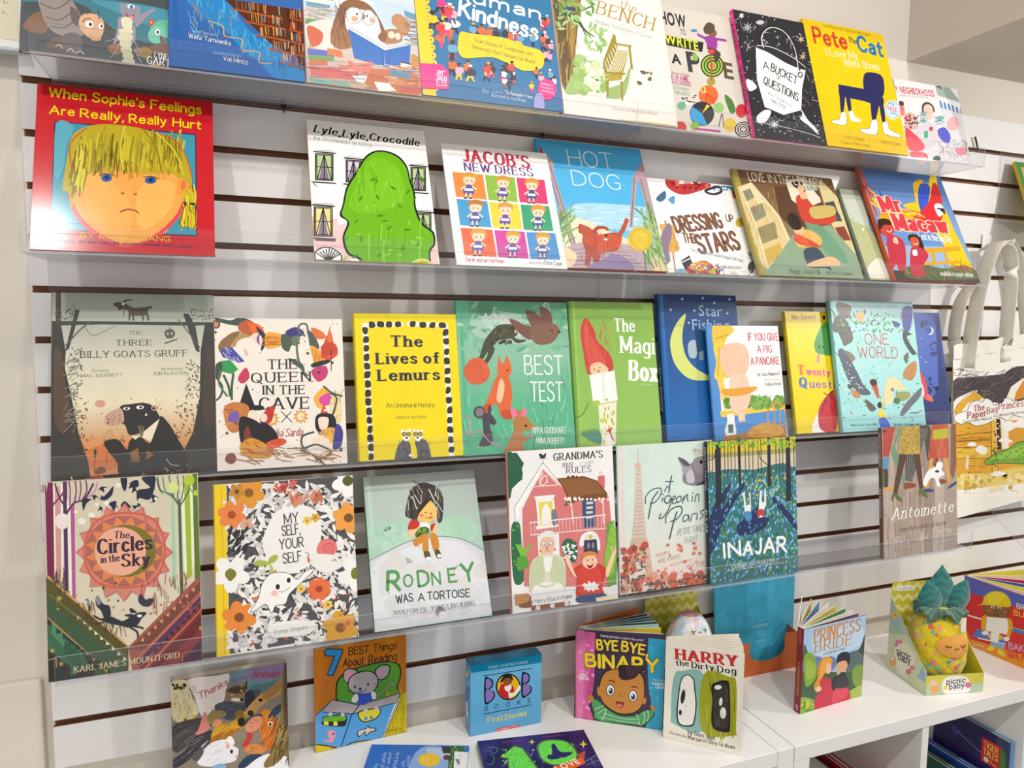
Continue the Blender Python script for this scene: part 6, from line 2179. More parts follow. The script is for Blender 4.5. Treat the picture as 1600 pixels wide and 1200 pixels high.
ART['thanks'] = '''
o 240 1010 6.317
s 6a8a9a 720 280 1290 120 1290 420 1000 440 760 420
s 8a7aa0 900 240 1270 140 1280 260 1000 330
s 4f7a74 900 400 1100 350 1260 320 1260 420 1000 450
s e8ddd8 320 350 600 300 720 280 700 420 660 560 560 640 480 720 420 640 380 500
d b8a8a8/d8c8c4 20 3 14 30 440 500 640 640 i
s e4d8a8 150 390 300 360 340 480 400 600 420 680 300 770 180 740 160 560
d 8a7430/c8b04a/f4ece4/a8985a/d8c8d0 150 4 12 30 165 400 400 760 i 80 24
d 3a3020 16 5 8 20 170 390 300 450 e
e e0b42c 300 746 24 24
e e0b42c 380 715 16 28
e 2a2a2a 298 742 9 9
s 4a4644 170 820 440 720 560 780 440 880 340 980 200 1060
s 3a3a42 190 1130 300 1040 400 900 520 840 600 880 500 1000 380 1100 240 1200 190 1200
d 6a6460/2f2f36/7c7670 70 6 20 60 180 780 520 1180 i -35 14
s 8a7454 690 430 760 380 890 350 900 420 860 520 800 560 700 540
s 4a3a28 700 440 800 390 860 400 900 330 890 440 780 470
e e8e0d0 790 530 50 18
e 2a2018 850 528 18 16
e c8a860 750 486 14 12
e c8a860 846 440 12 12
s 4a505c 580 600 700 550 860 560 960 440 1040 420 1000 520 900 600 880 700 740 740 640 700
s 2c3038 880 470 960 430 980 560 900 610
d 6a7480/2a2c34 40 7 18 40 600 560 960 720 i -20 20
s d8847c 470 680 500 670 520 760 540 810 500 850 440 880 400 880 430 820
s e0907c 560 740 640 730 650 780 570 800
s 9a8450 510 720 540 670 620 640 690 660 680 700 600 720 560 780 520 770
e 2a2018 660 660 6 6
s d09a2c 560 860 620 780 740 760 880 640 890 720 880 780 780 830 700 900 560 960
s a86a20 570 900 760 820 860 830 760 930 560 960
d 6a4a18/e8b84a 50 8 14 40 580 760 860 940 i -30 20
s 8a6a2c 780 660 850 630 890 720 880 780 820 790 800 720
e 2a2420 850 750 36 46
s c8985c 900 620 1000 500 1080 440 1240 310 1260 330 1240 450 1100 540 1000 640 940 690 900 680
s a87a44 1060 470 1240 320 1250 400 1120 520
e 2a2018 1040 525 22 18
e 3a2c20 940 660 32 30
s d8842c 1040 640 1140 620 1120 700 1060 800 1030 850
s 3a4458 1110 700 1180 600 1250 560 1240 640 1150 700
s d07028 1060 720 1180 700 1230 740 1220 900 1140 1020 1080 980 1040 840
d 5a3818/e8a04a/8a4a1c 60 9 18 44 1050 700 1230 1000 i -60 20
e d8d0a0 1140 760 26 24
e 1a1a14 1140 764 14 14
s 4a4640 900 720 1040 660 1060 720 1000 840 900 820
s d89070 890 780 960 700 1050 690 1050 760 1000 830 930 850 890 830
c 4 8a4a3c 930 750 950 760 965 755
c 4 8a4a3c 985 735 1005 740 1020 735
c 5 b8504a 930 795 950 790 965 795
s c83a34 860 980 900 860 960 870 950 920 900 990
s 8a8470 780 860 880 830 900 900 840 980 780 940
s d88a4c 880 1010 960 960 1060 980 1110 1010 1040 1060 900 1050
d 3a2a20 16 10 10 24 940 950 1080 1040 i -20
s e8e8ec 440 1180 420 1120 460 1060 540 970 640 930 720 930 760 980 820 1020 800 1120 740 1150 640 1170 560 1190
s f4f0f0 700 920 740 890 780 940 770 980 720 960
s e0a8a8 690 960 720 950 730 1010 700 1010
e 2a2a30 752 1042 16 20
e e09898 800 1090 10 14
d c0c4cc/f8f8f8 40 11 16 40 460 960 720 1160 i -30 20
s 5a5450 360 1100 440 1020 480 1050 420 1140
s 8ab0d8 560 1200 640 1160 700 1180 680 1220
s 2f3f58 820 1180 920 1080 1060 1070 940 1150 860 1220
s f0f0f4 920 1180 1060 1080 1280 1040 1330 1180 1330 1220 900 1220
s 8a7440 1180 1000 1240 820 1260 300 1290 130 1330 180 1335 1000 1280 1080 1200 1160 1100 1200 1080 1150
d 5a4a24/a89a5c/6a5a34/3a3020 80 12 30 70 1170 700 1330 1120 i -70 16
s 5a4a38 1285 130 1330 150 1330 700 1280 760
t H15i b8243c 432 538 710 382 62 Thanks
t H13i b8243c 752 358 798 346 38 to
t H13i b8243c 830 332 902 318 38 the
t H15i b8243c 946 304 1230 282 64 Animals
'''
ART['seven'] = '''
o 400 900
s 2e1c0c 500 720 510 650 560 600 640 570 740 545 840 535 900 560 910 620 890 690 880 760 700 830 520 790
s 5a9a28 508 720 518 655 566 606 640 577 740 552 838 542 892 565 902 620 882 690 872 754 700 822 526 782
p d8c41c 370 1040 500 1080 660 1040 785 1020 830 860 940 720 945 985 880 1000 600 1040 375 1110
d b8a414 60 3 30 60 800 760 930 1000 i 90 3
d b8a414 50 4 20 40 800 760 930 1000 i 0 3
p 58a0d8 372 870 480 770 648 800 900 735 870 820 790 1020 660 1030 532 1072 480 1062 372 1050
p b4a8a4 420 846 480 772 648 806 610 860
p b4a8a4 612 858 660 800 900 735 880 790
p e8e4dc 870 800 905 760 800 1016 786 1020
l 5 1c1c1c 480 772 648 806 904 734
l 5 1c1c1c 372 870 480 772
l 6 1c1c1c 648 806 600 870 532 1072
l 5 1c1c1c 420 848 610 862 880 792
l 4 1c1c1c 904 734 870 830 784 1024
l 4 1c1c1c 905 770 800 1010
c 6 1c1c1c 372 1052 440 1060 532 1074 620 1036 790 1020
k 6 1c1c1c 550 640 556 590 600 578 640 600 610 660 580 670
s b4aaa8 552 640 560 592 600 582 634 604 606 656 578 666
e e890b0 596 624 26 30
k 6 1c1c1c 750 590 790 560 836 565 830 620 790 650 762 640
s b4aaa8 754 592 790 564 832 570 826 616 790 646 764 636
e e890b0 778 612 16 22
s 1c1c1c 576 690 590 630 650 598 720 594 764 630 764 690 720 735 650 740 600 728
s b4aaa8 582 690 596 634 652 604 718 600 758 634 758 688 718 729 652 734 604 722
e 1c1c1c 620 692 6 9
e 1c1c1c 704 678 6 9
s 2a2a2a 644 702 662 698 656 716
c 4 1c1c1c 656 716 656 724 630 726
c 4 1c1c1c 656 724 680 722 690 704
l 3 1c1c1c 575 712 600 706
l 3 1c1c1c 578 724 602 714
l 3 1c1c1c 742 680 766 672
l 3 1c1c1c 744 694 768 692
p 3a5ac0 636 742 724 728 734 776 680 806 640 800
s e8e4e0 600 770 620 740 640 742 640 780 612 790
s e8e4e0 724 726 750 730 752 766 730 766
c 12 1c1c1c 766 750 820 700 850 668 868 690
c 7 b4aaa8 766 750 820 700 850 668 868 690
s 2a2a2a 416 900 430 876 560 866 566 920 540 940 420 930
s 6ab02c 420 900 434 880 556 872 560 900 540 904 424 908
p e8dc3c 426 908 454 908 454 932 424 928
p e8dc3c 486 908 510 908 512 934 486 934
e c8c4c0 466 862 13 13
e c8c4c0 544 866 13 13
s 2a2a2a 640 870 660 840 770 826 780 860 740 900 670 912
s e4d42c 646 870 664 846 766 832 774 860 736 894 674 906
e 4a8ac8 690 890 10 12
e 4a8ac8 724 884 10 12
e c8c4c0 690 842 14 14
e c8c4c0 756 830 14 14
s 2a2a2a 638 970 690 950 700 930 716 946 752 950 752 966 720 976 690 1000 680 976 644 1006
s d8c8b8 644 970 692 954 700 938 710 950 746 954 746 962 716 972 692 992 684 970 648 998
s e898a8 446 980 470 960 490 966 502 990 490 1020 476 1040 440 1036 420 1020 460 1024
e 2a6ac8 486 986 8 8
p 1c3a5a 424 470 440 446 548 452 544 480 486 622 442 618 486 500 430 496
p 3a9ad8 432 472 444 452 540 458 536 480 480 614 450 612 496 494 436 490
t H15 1c1c1c 582 492 706 480 46 BEST
t H14 1c1c1c 738 476 878 458 46 Things
t H14 1c1c1c 546 568 676 552 50 About
t H14 1c1c1c 710 552 880 526 50 Reading
t H9 2a2a1c 820 976 912 960 16 Patricia Fox
'''
ART['bobfront'] = '''
o 700 990 7.056
p 0f7ca4 250 340 1020 190 1022 300 255 440
t H11 e8f4f8 438 390 860 314 26 STAGE 1: STARTING TO READ
l 9 16202c 386 468 908 370
l 9 16202c 384 888 904 778
s 16202c 398 498 450 490 488 520 480 590 450 612 500 640 508 690 470 745 398 768
s 8a70b8 414 510 448 502 472 530 464 584 414 604
s 8a70b8 414 622 460 622 492 650 492 690 460 736 414 750
s 16202c 798 432 850 420 886 450 880 520 850 545 900 570 908 620 870 670 798 690
s 8a70b8 816 442 846 434 872 460 864 510 816 534
s 8a70b8 816 552 860 556 892 580 892 620 860 660 816 674
e 16202c 652 582 136 150
e e8b418 652 582 120 134
s 2a1c1a 560 540 600 460 650 436 690 460 700 510 660 500 600 520
s 8a5430 596 510 650 480 690 510 680 545 640 560 610 550
s c8242a 545 640 580 550 640 560 700 570 716 620 700 650 660 716 600 700 560 680
s f0ece8 610 580 640 570 680 560 684 600 660 640 720 640 770 560 786 600 740 660 690 690 660 700 650 640 620 620
t H16 16202c 398 852 434 846 50 B
t H16 16202c 504 828 558 816 50 O
t H16 16202c 630 804 684 792 50 O
t H16 16202c 756 780 794 772 50 K
t H16 16202c 864 756 896 750 50 S
t H22 f0d43c 430 982 590 950 56 First
t H22 f0d43c 612 946 852 896 56 Stories
t X10 2a5a7a 380 1056 600 1010 9 mmm mmmmm mmm mmmmmmmm mmmmm
t X10 2a5a7a 704 986 906 944 9 mmmm mmmmm mmm mmm mmmmm
p d8283a 516 1050 768 1000 772 1030 520 1082
t B14 f4e8e8 552 1070 762 1024 20 SCHOLASTIC
z f4e8e8 532 1062 12 5
'''
ART['bobside'] = '''
o 700 990 7.056
p 0f7ca4 152 260 250 345 255 436 152 335
p 3a6aa8 166 385 224 430 224 510 166 470
e e8c83a 190 448 20 40
t B8 e8e0a0 166 545 222 575 14 BOOKS
d 2a6a9a 30 3 12 22 170 600 224 740 q
s f0f0f0 170 780 190 780 192 860 208 880 200 940 180 900
p d8283a 166 990 216 1030 216 1054 168 1014
'''
ART['bobtop'] = '''
o 700 990 7.056
t X10 a8d8e8 286 270 900 158 12 mmm mmmm mm m mmm mm mm mmm mm mmmm mmm mmmmmm mmm mmmmm
t X10 a8d8e8 300 294 940 184 12 mmm mmm mm mmm mmm mm mmm mmmm mmmmm mmm mmmm
'''
ART['binary'] = '''
o 880 920 5
p d8609c 108 318 262 340 268 460 250 700 226 840 200 900 240 1025 96 1005
s c84a8c 230 560 262 480 250 700 232 820 210 900 190 800
s e87aac 120 340 180 350 170 700 150 1000 110 1000
d f0a0c4 14 3 8 14 110 400 240 980 e
p 3c2c48 262 340 672 385 665 560 670 760 690 880 640 1085 270 1030 226 840 250 700
p 2a9fc4 672 385 800 402 772 1102 645 1084 690 900 670 760 662 560
d 5ac0dc/1c84aa 24 4 10 20 680 420 780 1080 b
t B10 f0e4ec 304 372 634 414 20 Nobody puts baby in a pink or blue corner!
t H44 2a1c2c 276 470 434 482 72 BYE
t H44 2a1c2c 466 482 662 520 72 BYE,
t H30 f2d42c 276 470 434 482 72 BYE
t H30 f2d42c 466 482 662 520 72 BYE,
t H48 2a1c2c 188 598 740 650 92 BINARY
t H36 f2d42c 188 598 740 650 92 BINARY
t B9 fbe0ec 128 640 200 654 14 written by
t B15 ffffff 138 676 196 684 24 ERIC
t B15 ffffff 126 702 206 712 24 GERON
t B9 e0f4f8 706 716 790 724 14 illustrated by
t B14 ffffff 696 748 790 758 22 CHARLENE
t B14 ffffff 722 776 790 784 22 CHUA
s 2a1a20 282 800 300 700 340 640 420 620 520 620 600 650 640 720 640 850 620 920 560 970 460 980 380 950 310 890
s c88434 290 800 306 706 346 648 420 628 520 628 594 656 632 722 632 850 612 914 556 962 460 972 384 942 318 884
s c88434 270 800 276 765 292 770 296 830 280 830
s c88434 632 860 650 850 648 890 630 900
s 2a1a20 440 650 436 610 470 590 540 600 620 600 640 640 600 660 560 700 480 712 445 690
s 3a2630 500 610 590 600 620 630 560 680 520 690
e 2a1a20 374 790 34 46
e f4f4f0 374 790 28 40
e 2a3a54 376 796 17 26
e f4f4f0 370 785 6 8
e 2a1a20 550 836 34 46
e f4f4f0 550 836 28 40
e 2a3a54 550 842 17 26
e f4f4f0 545 830 6 8
c 9 2a1a20 366 716 386 712 408 732
c 9 2a1a20 540 766 560 762 580 770
c 4 8a4a24 440 840 455 825 468 840
s 8a1c2c 415 876 450 882 480 886 468 922 440 930 422 910
s e86a6a 424 904 450 896 466 912 440 926
s 2a1a20 220 880 262 856 360 940 450 985 560 985 640 945 700 940 712 990 620 1080 580 1070 270 1030 240 960
s 4fa060 226 884 262 862 356 944 450 992 562 992 640 952 694 948 704 988 618 1070 580 1064 276 1024 246 960
c 5 d8ecd8 300 1030 330 980 340 940
c 4 d8ecd8 250 940 300 920 320 910
c 4 d8ecd8 262 980 310 950 336 936
c 4 d8ecd8 280 1000 440 1030 600 1050
c 4 d8ecd8 320 970 450 1010 580 1020
c 4 d8ecd8 600 1060 590 1010 572 980
c 4 d8ecd8 630 1050 640 1000 630 960
c 4 d8ecd8 660 1030 670 990 660 950
s c88434 200 850 205 826 220 824 236 836 244 860 222 878
s c88434 690 936 684 914 706 912 720 932 710 960
'''
ART['harry'] = '''
o 800 900
t S30 cc2c2c 1032 508 1398 576 62 HARRY
t S22 1c2424 1030 550 1106 558 34 the
t S22 1c2424 1130 570 1262 596 36 Dirty
t S22 1c2424 1290 606 1396 624 38 Dog
s 8ab8b0 1020 600 1060 586 1200 616 1195 970 1010 920 996 860 1000 700
s a0a41c 1200 616 1360 640 1400 680 1400 960 1390 1000 1195 972
d 8c9418/b4b430/9aa020 50 3 30 70 1210 640 1390 980 i 85 6
s 1c1c1c 1058 640 1100 610 1140 640 1150 700 1160 800 1150 900 1130 940 1050 930 1030 860 1040 740
s f2f0e6 1064 644 1100 616 1134 644 1142 700 1152 800 1142 896 1124 930 1056 922 1040 856 1048 740
e 1c1c1c 1072 750 14 46 8
e 1c1c1c 1056 850 10 18
d 9a9a94 40 4 3 7 1060 640 1130 900 i
s 1c1c1c 1250 690 1290 664 1340 660 1360 700 1366 940 1350 980 1270 960 1250 900 1256 780
s 3a3430 1266 700 1300 680 1330 680 1350 720 1350 940 1280 940 1264 880
e f2f0e6 1308 790 10 26 6
e f2f0e6 1322 860 18 36
e f2f0e6 1290 700 22 14
d 6a645c 30 5 8 20 1270 700 1350 940 i 85 10
t S14 2a2a2a 1106 988 1272 1026 24 by Gene Zion
t S12 2a2a2a 990 984 1092 1010 16 Pictures by
t S13 2a2a2a 1106 1018 1392 1082 24 Margaret Bloy Graham
'''
ART['princess'] = '''
o 1200 900
p a8c8e8 230 330 620 250 612 500 400 500 232 520
s c0d8ee 300 360 560 300 600 420 400 500 300 480
s 4a6a44 228 430 260 480 330 540 300 700 220 720
s 6a7ab0 230 520 320 500 360 520 400 500 440 540 380 600 230 600
s 3f4f3a 620 350 580 450 540 480 500 560 600 700 612 560
s 5a6a70 500 500 560 470 600 520 600 640 500 640
s 3a5a3a 220 600 420 600 600 620 594 760 400 830 206 860
s 8aa83a 226 560 240 480 290 490 310 560 300 640 240 690
s a4bc4c 240 560 260 520 300 560 290 620 250 640
s 7a9a34 530 600 560 560 600 570 600 680 540 680
s 8aac3c 206 760 300 780 330 830 204 864
d c8c84a/6a8a2c 30 3 6 14 214 780 330 850 e
s a4bc4c 500 730 590 680 588 740 480 790
s d89428 320 560 350 510 390 505 410 530 380 600 340 620 330 680 300 720 290 680 310 640
s eaa83a 340 540 380 510 400 530 360 600 330 650
s f0c4a4 375 545 396 550 400 590 380 610 366 590
s c42c44 330 650 370 630 400 650 450 650 480 620 470 650 440 690 500 700 512 770 420 810 300 840 300 760 330 720
s d8445a 420 700 490 690 500 740 440 790 400 800
s 24242c 440 500 470 476 510 480 518 530 500 560 440 550
s e0a880 436 550 490 530 500 570 460 600 440 630
s e0a880 470 560 496 540 490 590 470 600
s 24242c 400 650 440 620 480 600 500 650 490 690 440 690 410 720
s 2e2e38 440 640 500 640 505 690 430 700
s f0c4a4 300 700 330 690 336 710 310 725
t S12 d0883c 398 330 470 320 28 THE
t S15 d0883c 296 414 580 344 78 PRINCESS
t S15 d0883c 300 474 524 428 62 BRIDE
t B10 4a4a4a 350 494 490 460 16 A COUNTING STORY
'''
ART['brush'] = '''
o 1370 870 5.217
p 5a62b8 690 215 1240 260 1240 385 680 320
p d4262c 668 325 1240 385 1240 590 664 490
p d4262c 664 495 1240 640 1240 800 740 670
p e8921c 740 670 1240 810 1240 900 800 800
p f2f0f0 664 486 1240 584 1240 594 664 496
s 9a5a8a 840 520 960 545 1020 560 1020 580 900 560
p 2a8ac8 1060 555 1240 590 1240 622 1060 585
s 7a4a24 800 400 860 380 1010 370 1020 420 990 470 900 490 820 470
s 8a5a2c 806 410 860 394 1000 384 1004 430 980 470 900 484 824 464
s e8cc10 745 415 790 390 800 330 850 280 910 262 970 275 1010 320 1016 375 930 390 800 400
s f2dc30 830 300 900 275 960 285 920 360 840 380
e f4f4f4 872 408 14 10
e f4f4f4 926 402 14 10
e 2a2a5a 872 410 7 7
e 2a2a5a 926 404 7 7
e c86a34 848 436 14 10
e c86a34 974 430 14 10
c 4 4a2a14 880 460 904 468 930 460
c 3 4a2a14 902 420 908 434 900 440
s e0a81c 800 500 836 480 850 520 840 610 810 600
s e0a81c 1000 490 1040 490 1056 540 1040 640 1010 640
p f4f2ee 836 490 1000 480 1020 560 1010 620 840 600
p 5a7ac8 780 590 1020 640 1010 700 750 650
p f0e8e0 790 655 1006 695 1006 704 790 664
s e8b83a 860 630 920 610 970 630 990 650 940 672 880 660
p f0f0f0 880 610 950 606 946 690 886 680
e f4f0ec 838 618 26 16
e f4f0ec 1014 656 26 18
s 8ab0d8 890 690 1000 700 1000 740 960 730 900 720
s e8d83a 864 750 890 710 920 730 916 750
s e8d83a 950 770 960 740 990 760 1016 800 980 790
t H22 f0e4e4 1080 376 1300 398 46 BRUSH
t H22 f0d43c 1060 440 1290 466 46 BUILD
t H22 c8b0d8 1046 736 1240 776 52 BAKE
t H22 d83a2c 1046 810 1260 858 52 BREAK
t B11 f8e8d0 760 712 842 730 16 ELIZABETH
t B11 f8e8d0 784 760 858 774 16 VERDICK
'''
ART['bluebk'] = '''
o 560 1130
s 8ab0e0 360 180 520 150 640 280 600 420 300 420
s b8cce8 420 160 540 160 600 200 500 220
p 2a3a24 520 148 600 146 580 188 528 188
p 3f6a34 560 220 600 140 660 150 680 300 560 300
d 6a9a4a/2f4a2c/8ab06a 24 3 10 30 560 150 680 280 i 80
e 6a2a44 552 214 22 16
e f0c428 442 230 70 42
t X10 f8e8b0 406 250 420 210 12 mmmmm
t X10 f8e8b0 430 252 444 212 12 mmmmmm
p f0f0f0 600 176 692 182 690 300 594 300
t X10 5a5a5a 640 250 646 190 10 mmm mmm
'''
for _k in range(9): ART['bluebk'] += f'l {2 if _k % 2 else 4} 2a2a2a {606+_k*2.2} {226+_k*4} {628+_k*.2} {226+_k*4}\n'
ART['bluebk'] += '''
t X10 e8f0fa 160 285 176 180 16 mmm mmmmmmm
t X10 e8f0fa 190 300 210 180 16 mmm mmmmmmm
t X10 d8e8f8 230 310 256 180 16 mmmmmm mmmm mm mmm
t X10 d8e8f8 280 320 292 230 16 mmm mmmm
t X10 d8e8f8 310 320 330 200 16 mmm mmmmm
t X10 c8f0fa 110 300 126 250 24 mmm
'''
ART['ten'] = '''
o 560 1130
p 281e66 745 115 1410 40 1600 300 800 320
d 3a2a7c/1e1650 30 3 30 70 800 100 1500 300 e
s 6ae04a 1120 140 1160 110 1240 104 1310 120 1360 170 1364 220 1300 250 1220 262 1150 230 1124 180
k 8 5a5a54 1120 140 1160 110 1240 104 1310 120 1360 170 1364 220 1300 250 1220 262 1150 230 1124 180
s 281e66 1180 210 1200 190 1250 186 1310 180 1336 190 1300 210 1240 224 1196 226
p 5a5a54 884 212 974 138 1030 152 1140 300 940 320 930 226
p 6ae04a 892 212 972 146 1022 158 1130 304 946 320 938 218
d a8f48a/3ab02c 40 4 6 12 900 160 1100 300 b
d a8f48a/3ab02c 40 5 6 12 1130 120 1350 245 b
s 281e66 1190 224 1212 190 1206 140 1226 130 1262 178 1334 182 1296 206
p e8622c 1210 280 1400 210 1420 250 1240 330
t B18 f8e8d8 1250 300 1388 248 34 LOVE
p b8582c 1366 194 1420 176 1410 220 1380 214
z d8d83a 1084 118 20 4 .35
z d8d83a 1406 132 26 4 .35
t X10 c83a8a 904 124 1038 108 10 mm mmmmmm mmmmmm
t X10 c83a8a 1150 92 1290 76 10 mmmmmmm mm mmmmm mmm
c 3 5a8a8a 800 170 830 150 870 160 850 190 820 170
c 3 5a8a8a 820 190 850 220 830 260 800 250
c 3 6a9a9a 900 270 960 240 980 300
c 3 6a9a9a 1420 240 1500 190
c 3 6a9a9a 1430 260 1540 220
c 3 6a9a9a 1450 220 1480 270
c 3 6a9a9a 1490 195 1520 240
'''
ART['boxfront'] = '''
o 1370 870 5.217
p d8cc4a 415 960 870 915 870 1010 412 1040
p b8ccaa 412 1040 870 1010 860 1100 400 1132
d e8dc7a 16 3 20 40 430 950 860 1000 i -40 4
e f0a85a 470 1076 36 36
e e8c8b0 464 1020 26 26
s f4f2ec 528 1040 560 970 640 950 720 960 750 1010 740 1100 560 1120
t H26 3a3440 566 1030 714 1010 46 picnic
t H26 3a3440 584 1076 704 1056 46 baby
t X9 8a8a8a 590 1096 666 1088 9 mm mmmmmmm
f e05a8c/f0a0b8 738 1036 28 5
f f0d84a/e8a83a 552 1062 20 5
t X10 7a8a74 754 1092 850 1080 12 mmmmmmmmmmm
'''
ART['boxside'] = '''
o 1370 870 5.217
p d8e0b8 80 620 240 640 412 940 400 1132 76 900
p a8c4d0 110 410 190 500 190 560 150 590 108 540
f f0c83a/e89a2c 146 476 34 5
f e07aa0/f0a8c0 180 710 36 5
e f4eecf 226 830 82 126 -12
t H25 3a3440 166 792 276 846 52 picnic
t H25 3a3440 178 836 270 880 52 baby
e f0b060 130 850 30 46
e f0ece4 128 830 16 16
e e8c8a8 124 760 20 26
f e0607c/f0a0b0 260 935 24 5
f e87a9a/f0a8c0 288 905 22 5
p f0eee8 160 912 252 976 252 1000 160 934
t X10 6a6a6a 166 932 246 988 12 mmmmmmmmmmm
p 9ac0d8 330 980 370 900 400 960 390 1020
'''
ART['chevron'] = ''
for _k in range(8):
    ART['chevron'] += 'l 52 e6de84 '+' '.join(f'{_q*84-40} {40+_k*150+(64 if _q % 2 else 0)}' for _q in range(14))+'\n'
ART['tiger'] = '''
o 0 0 1
d 4a3a8a/3a2a6a 14 3 4 10 20 20 170 160 e
c 2 8a7ac8 40 120 60 100 70 130 90 120 100 140 120 150 140 145
c 2 7a8ab0 60 40 90 50 130 60 160 64
p 3a4a6a 150 0 180 0 180 220 150 220
s 4a8a3a 150 26 170 30 170 84 152 84
p d8242c 118 20 160 20 160 76 118 76
t H18 f4d85c 123 40 155 40 13 TIGER
t H18 f4d85c 123 57 155 57 13 TALES
e f0e8d8 130 67 6 6
t X14 f4d85c 139 72 156 72 9 mmm
'''

ART['tote'] = '''
o 1380 540 7.273
s 4a3f42 790 430 830 330 1000 330 1200 300 1280 280 1300 420 1360 440 1400 500 1400 620 1200 640 1000 640 780 660
'''
ART['tote'] = '''
o 1460 540 3.75
p 463c40 92 225 130 190 300 178 410 165 440 140 480 122 540 118 540 330 460 320 400 340 330 330 280 300 230 262 180 290 110 330
d 6a5a58/2e282c/564a4c/7c6c66 220 3 10 34 95 140 535 330 i -30 60
s f0eae0 108 380 120 320 180 285 232 264 250 270 140 340 116 400
p e0a828 116 392 130 350 232 268 290 306 260 320 200 330 150 400 130 420
c 3 2a2018 116 392 150 330 232 268 292 308
p f0e8d8 420 310 450 240 520 190 530 200 480 280 470 320
p d88a24 466 320 480 270 520 205 540 200 540 300
p e0a42c 118 440 540 440 540 830 118 840
p d0902c 120 540 330 530 330 560 120 570
p e8b83c 120 600 330 590 330 660 120 668
p d89a2c 440 440 540 430 540 560 440 570
p e8b440 335 440 365 440 370 740 340 740
p f0e8d8 388 420 430 430 436 600 400 610
p 2a2420 362 430 384 430 392 610 370 610
d f0e8d8 9 4 5 9 364 440 390 600 q
p e8b440 180 800 330 740 500 700 540 690 540 740 300 800
d 6a4a1c 12 5 4 7 200 730 520 790 e
d 4a3214 12 6 4 6 345 450 362 730 e
l 3 2a2018 118 528 330 505
l 3 2a2018 118 560 330 552
l 3 2a2018 118 600 330 592
l 3 2a2018 118 664 320 658
l 3 2a2018 332 440 338 740
l 3 2a2018 366 440 372 740
d 5a3c14/8a5a1c 60 7 6 20 130 470 330 740 i 0 8
s e8cc70 118 760 300 750 540 720 540 860 300 850 118 870
s f4efe2 118 850 300 830 540 810 540 880 118 890
d 3a3020 40 8 6 16 140 740 530 870 i 10 30
d c8a03c/f0dc9c 30 9 8 20 140 750 530 850 e
s 7aa83a 290 680 330 650 380 620 440 600 480 570 540 560 540 690 440 690 360 690 310 700
s 94c04a 330 665 400 630 470 600 540 580 540 640 440 660
c 4 2a3018 290 680 330 648 380 620 440 600 480 570 540 560
c 3 2a3018 300 700 370 690 440 690 540 690
d 4a7a24 26 10 6 14 330 590 530 680 l
s f4f0e8 116 430 130 400 190 380 210 340 250 320 280 330 300 310 330 320 350 350 400 330 410 310 440 310 470 330 540 320 540 420 460 410 430 440 380 420 340 440 300 460 240 470 200 450 160 460 130 450
k 3 4a4038 116 430 130 400 190 380 210 340 250 320 280 330 300 310 330 320 350 350 400 330 410 310 440 310 470 330 540 320 560 380 540 420 460 410 430 440 380 420 340 440 300 460 240 470 200 450 160 460 130 450
s f4f0e8 400 470 430 440 470 450 500 430 540 430 540 480 480 480 440 500 410 496
s f4f0e8 190 580 210 566 240 570 244 586 210 590
s f4f0e8 240 610 260 584 290 590 310 610 290 640 260 630
s f4f0e8 374 560 400 540 440 550 460 562 420 570
s f4f0e8 330 760 360 736 400 740 420 752 370 764
s e8d8c8 190 640 200 660 196 720 180 710
t S22 a03038 232 386 290 376 34 The
t S22 a03038 194 428 300 412 38 Paper
t S18 a03038 308 400 366 386 36 Bag
t S18 a03038 376 376 540 352 38 Princess
t S16 2a2a2a 166 454 334 430 15 Story Robert Munsch
t S16 2a2a2a 346 420 540 392 15 Art Michael Martchenko
'''
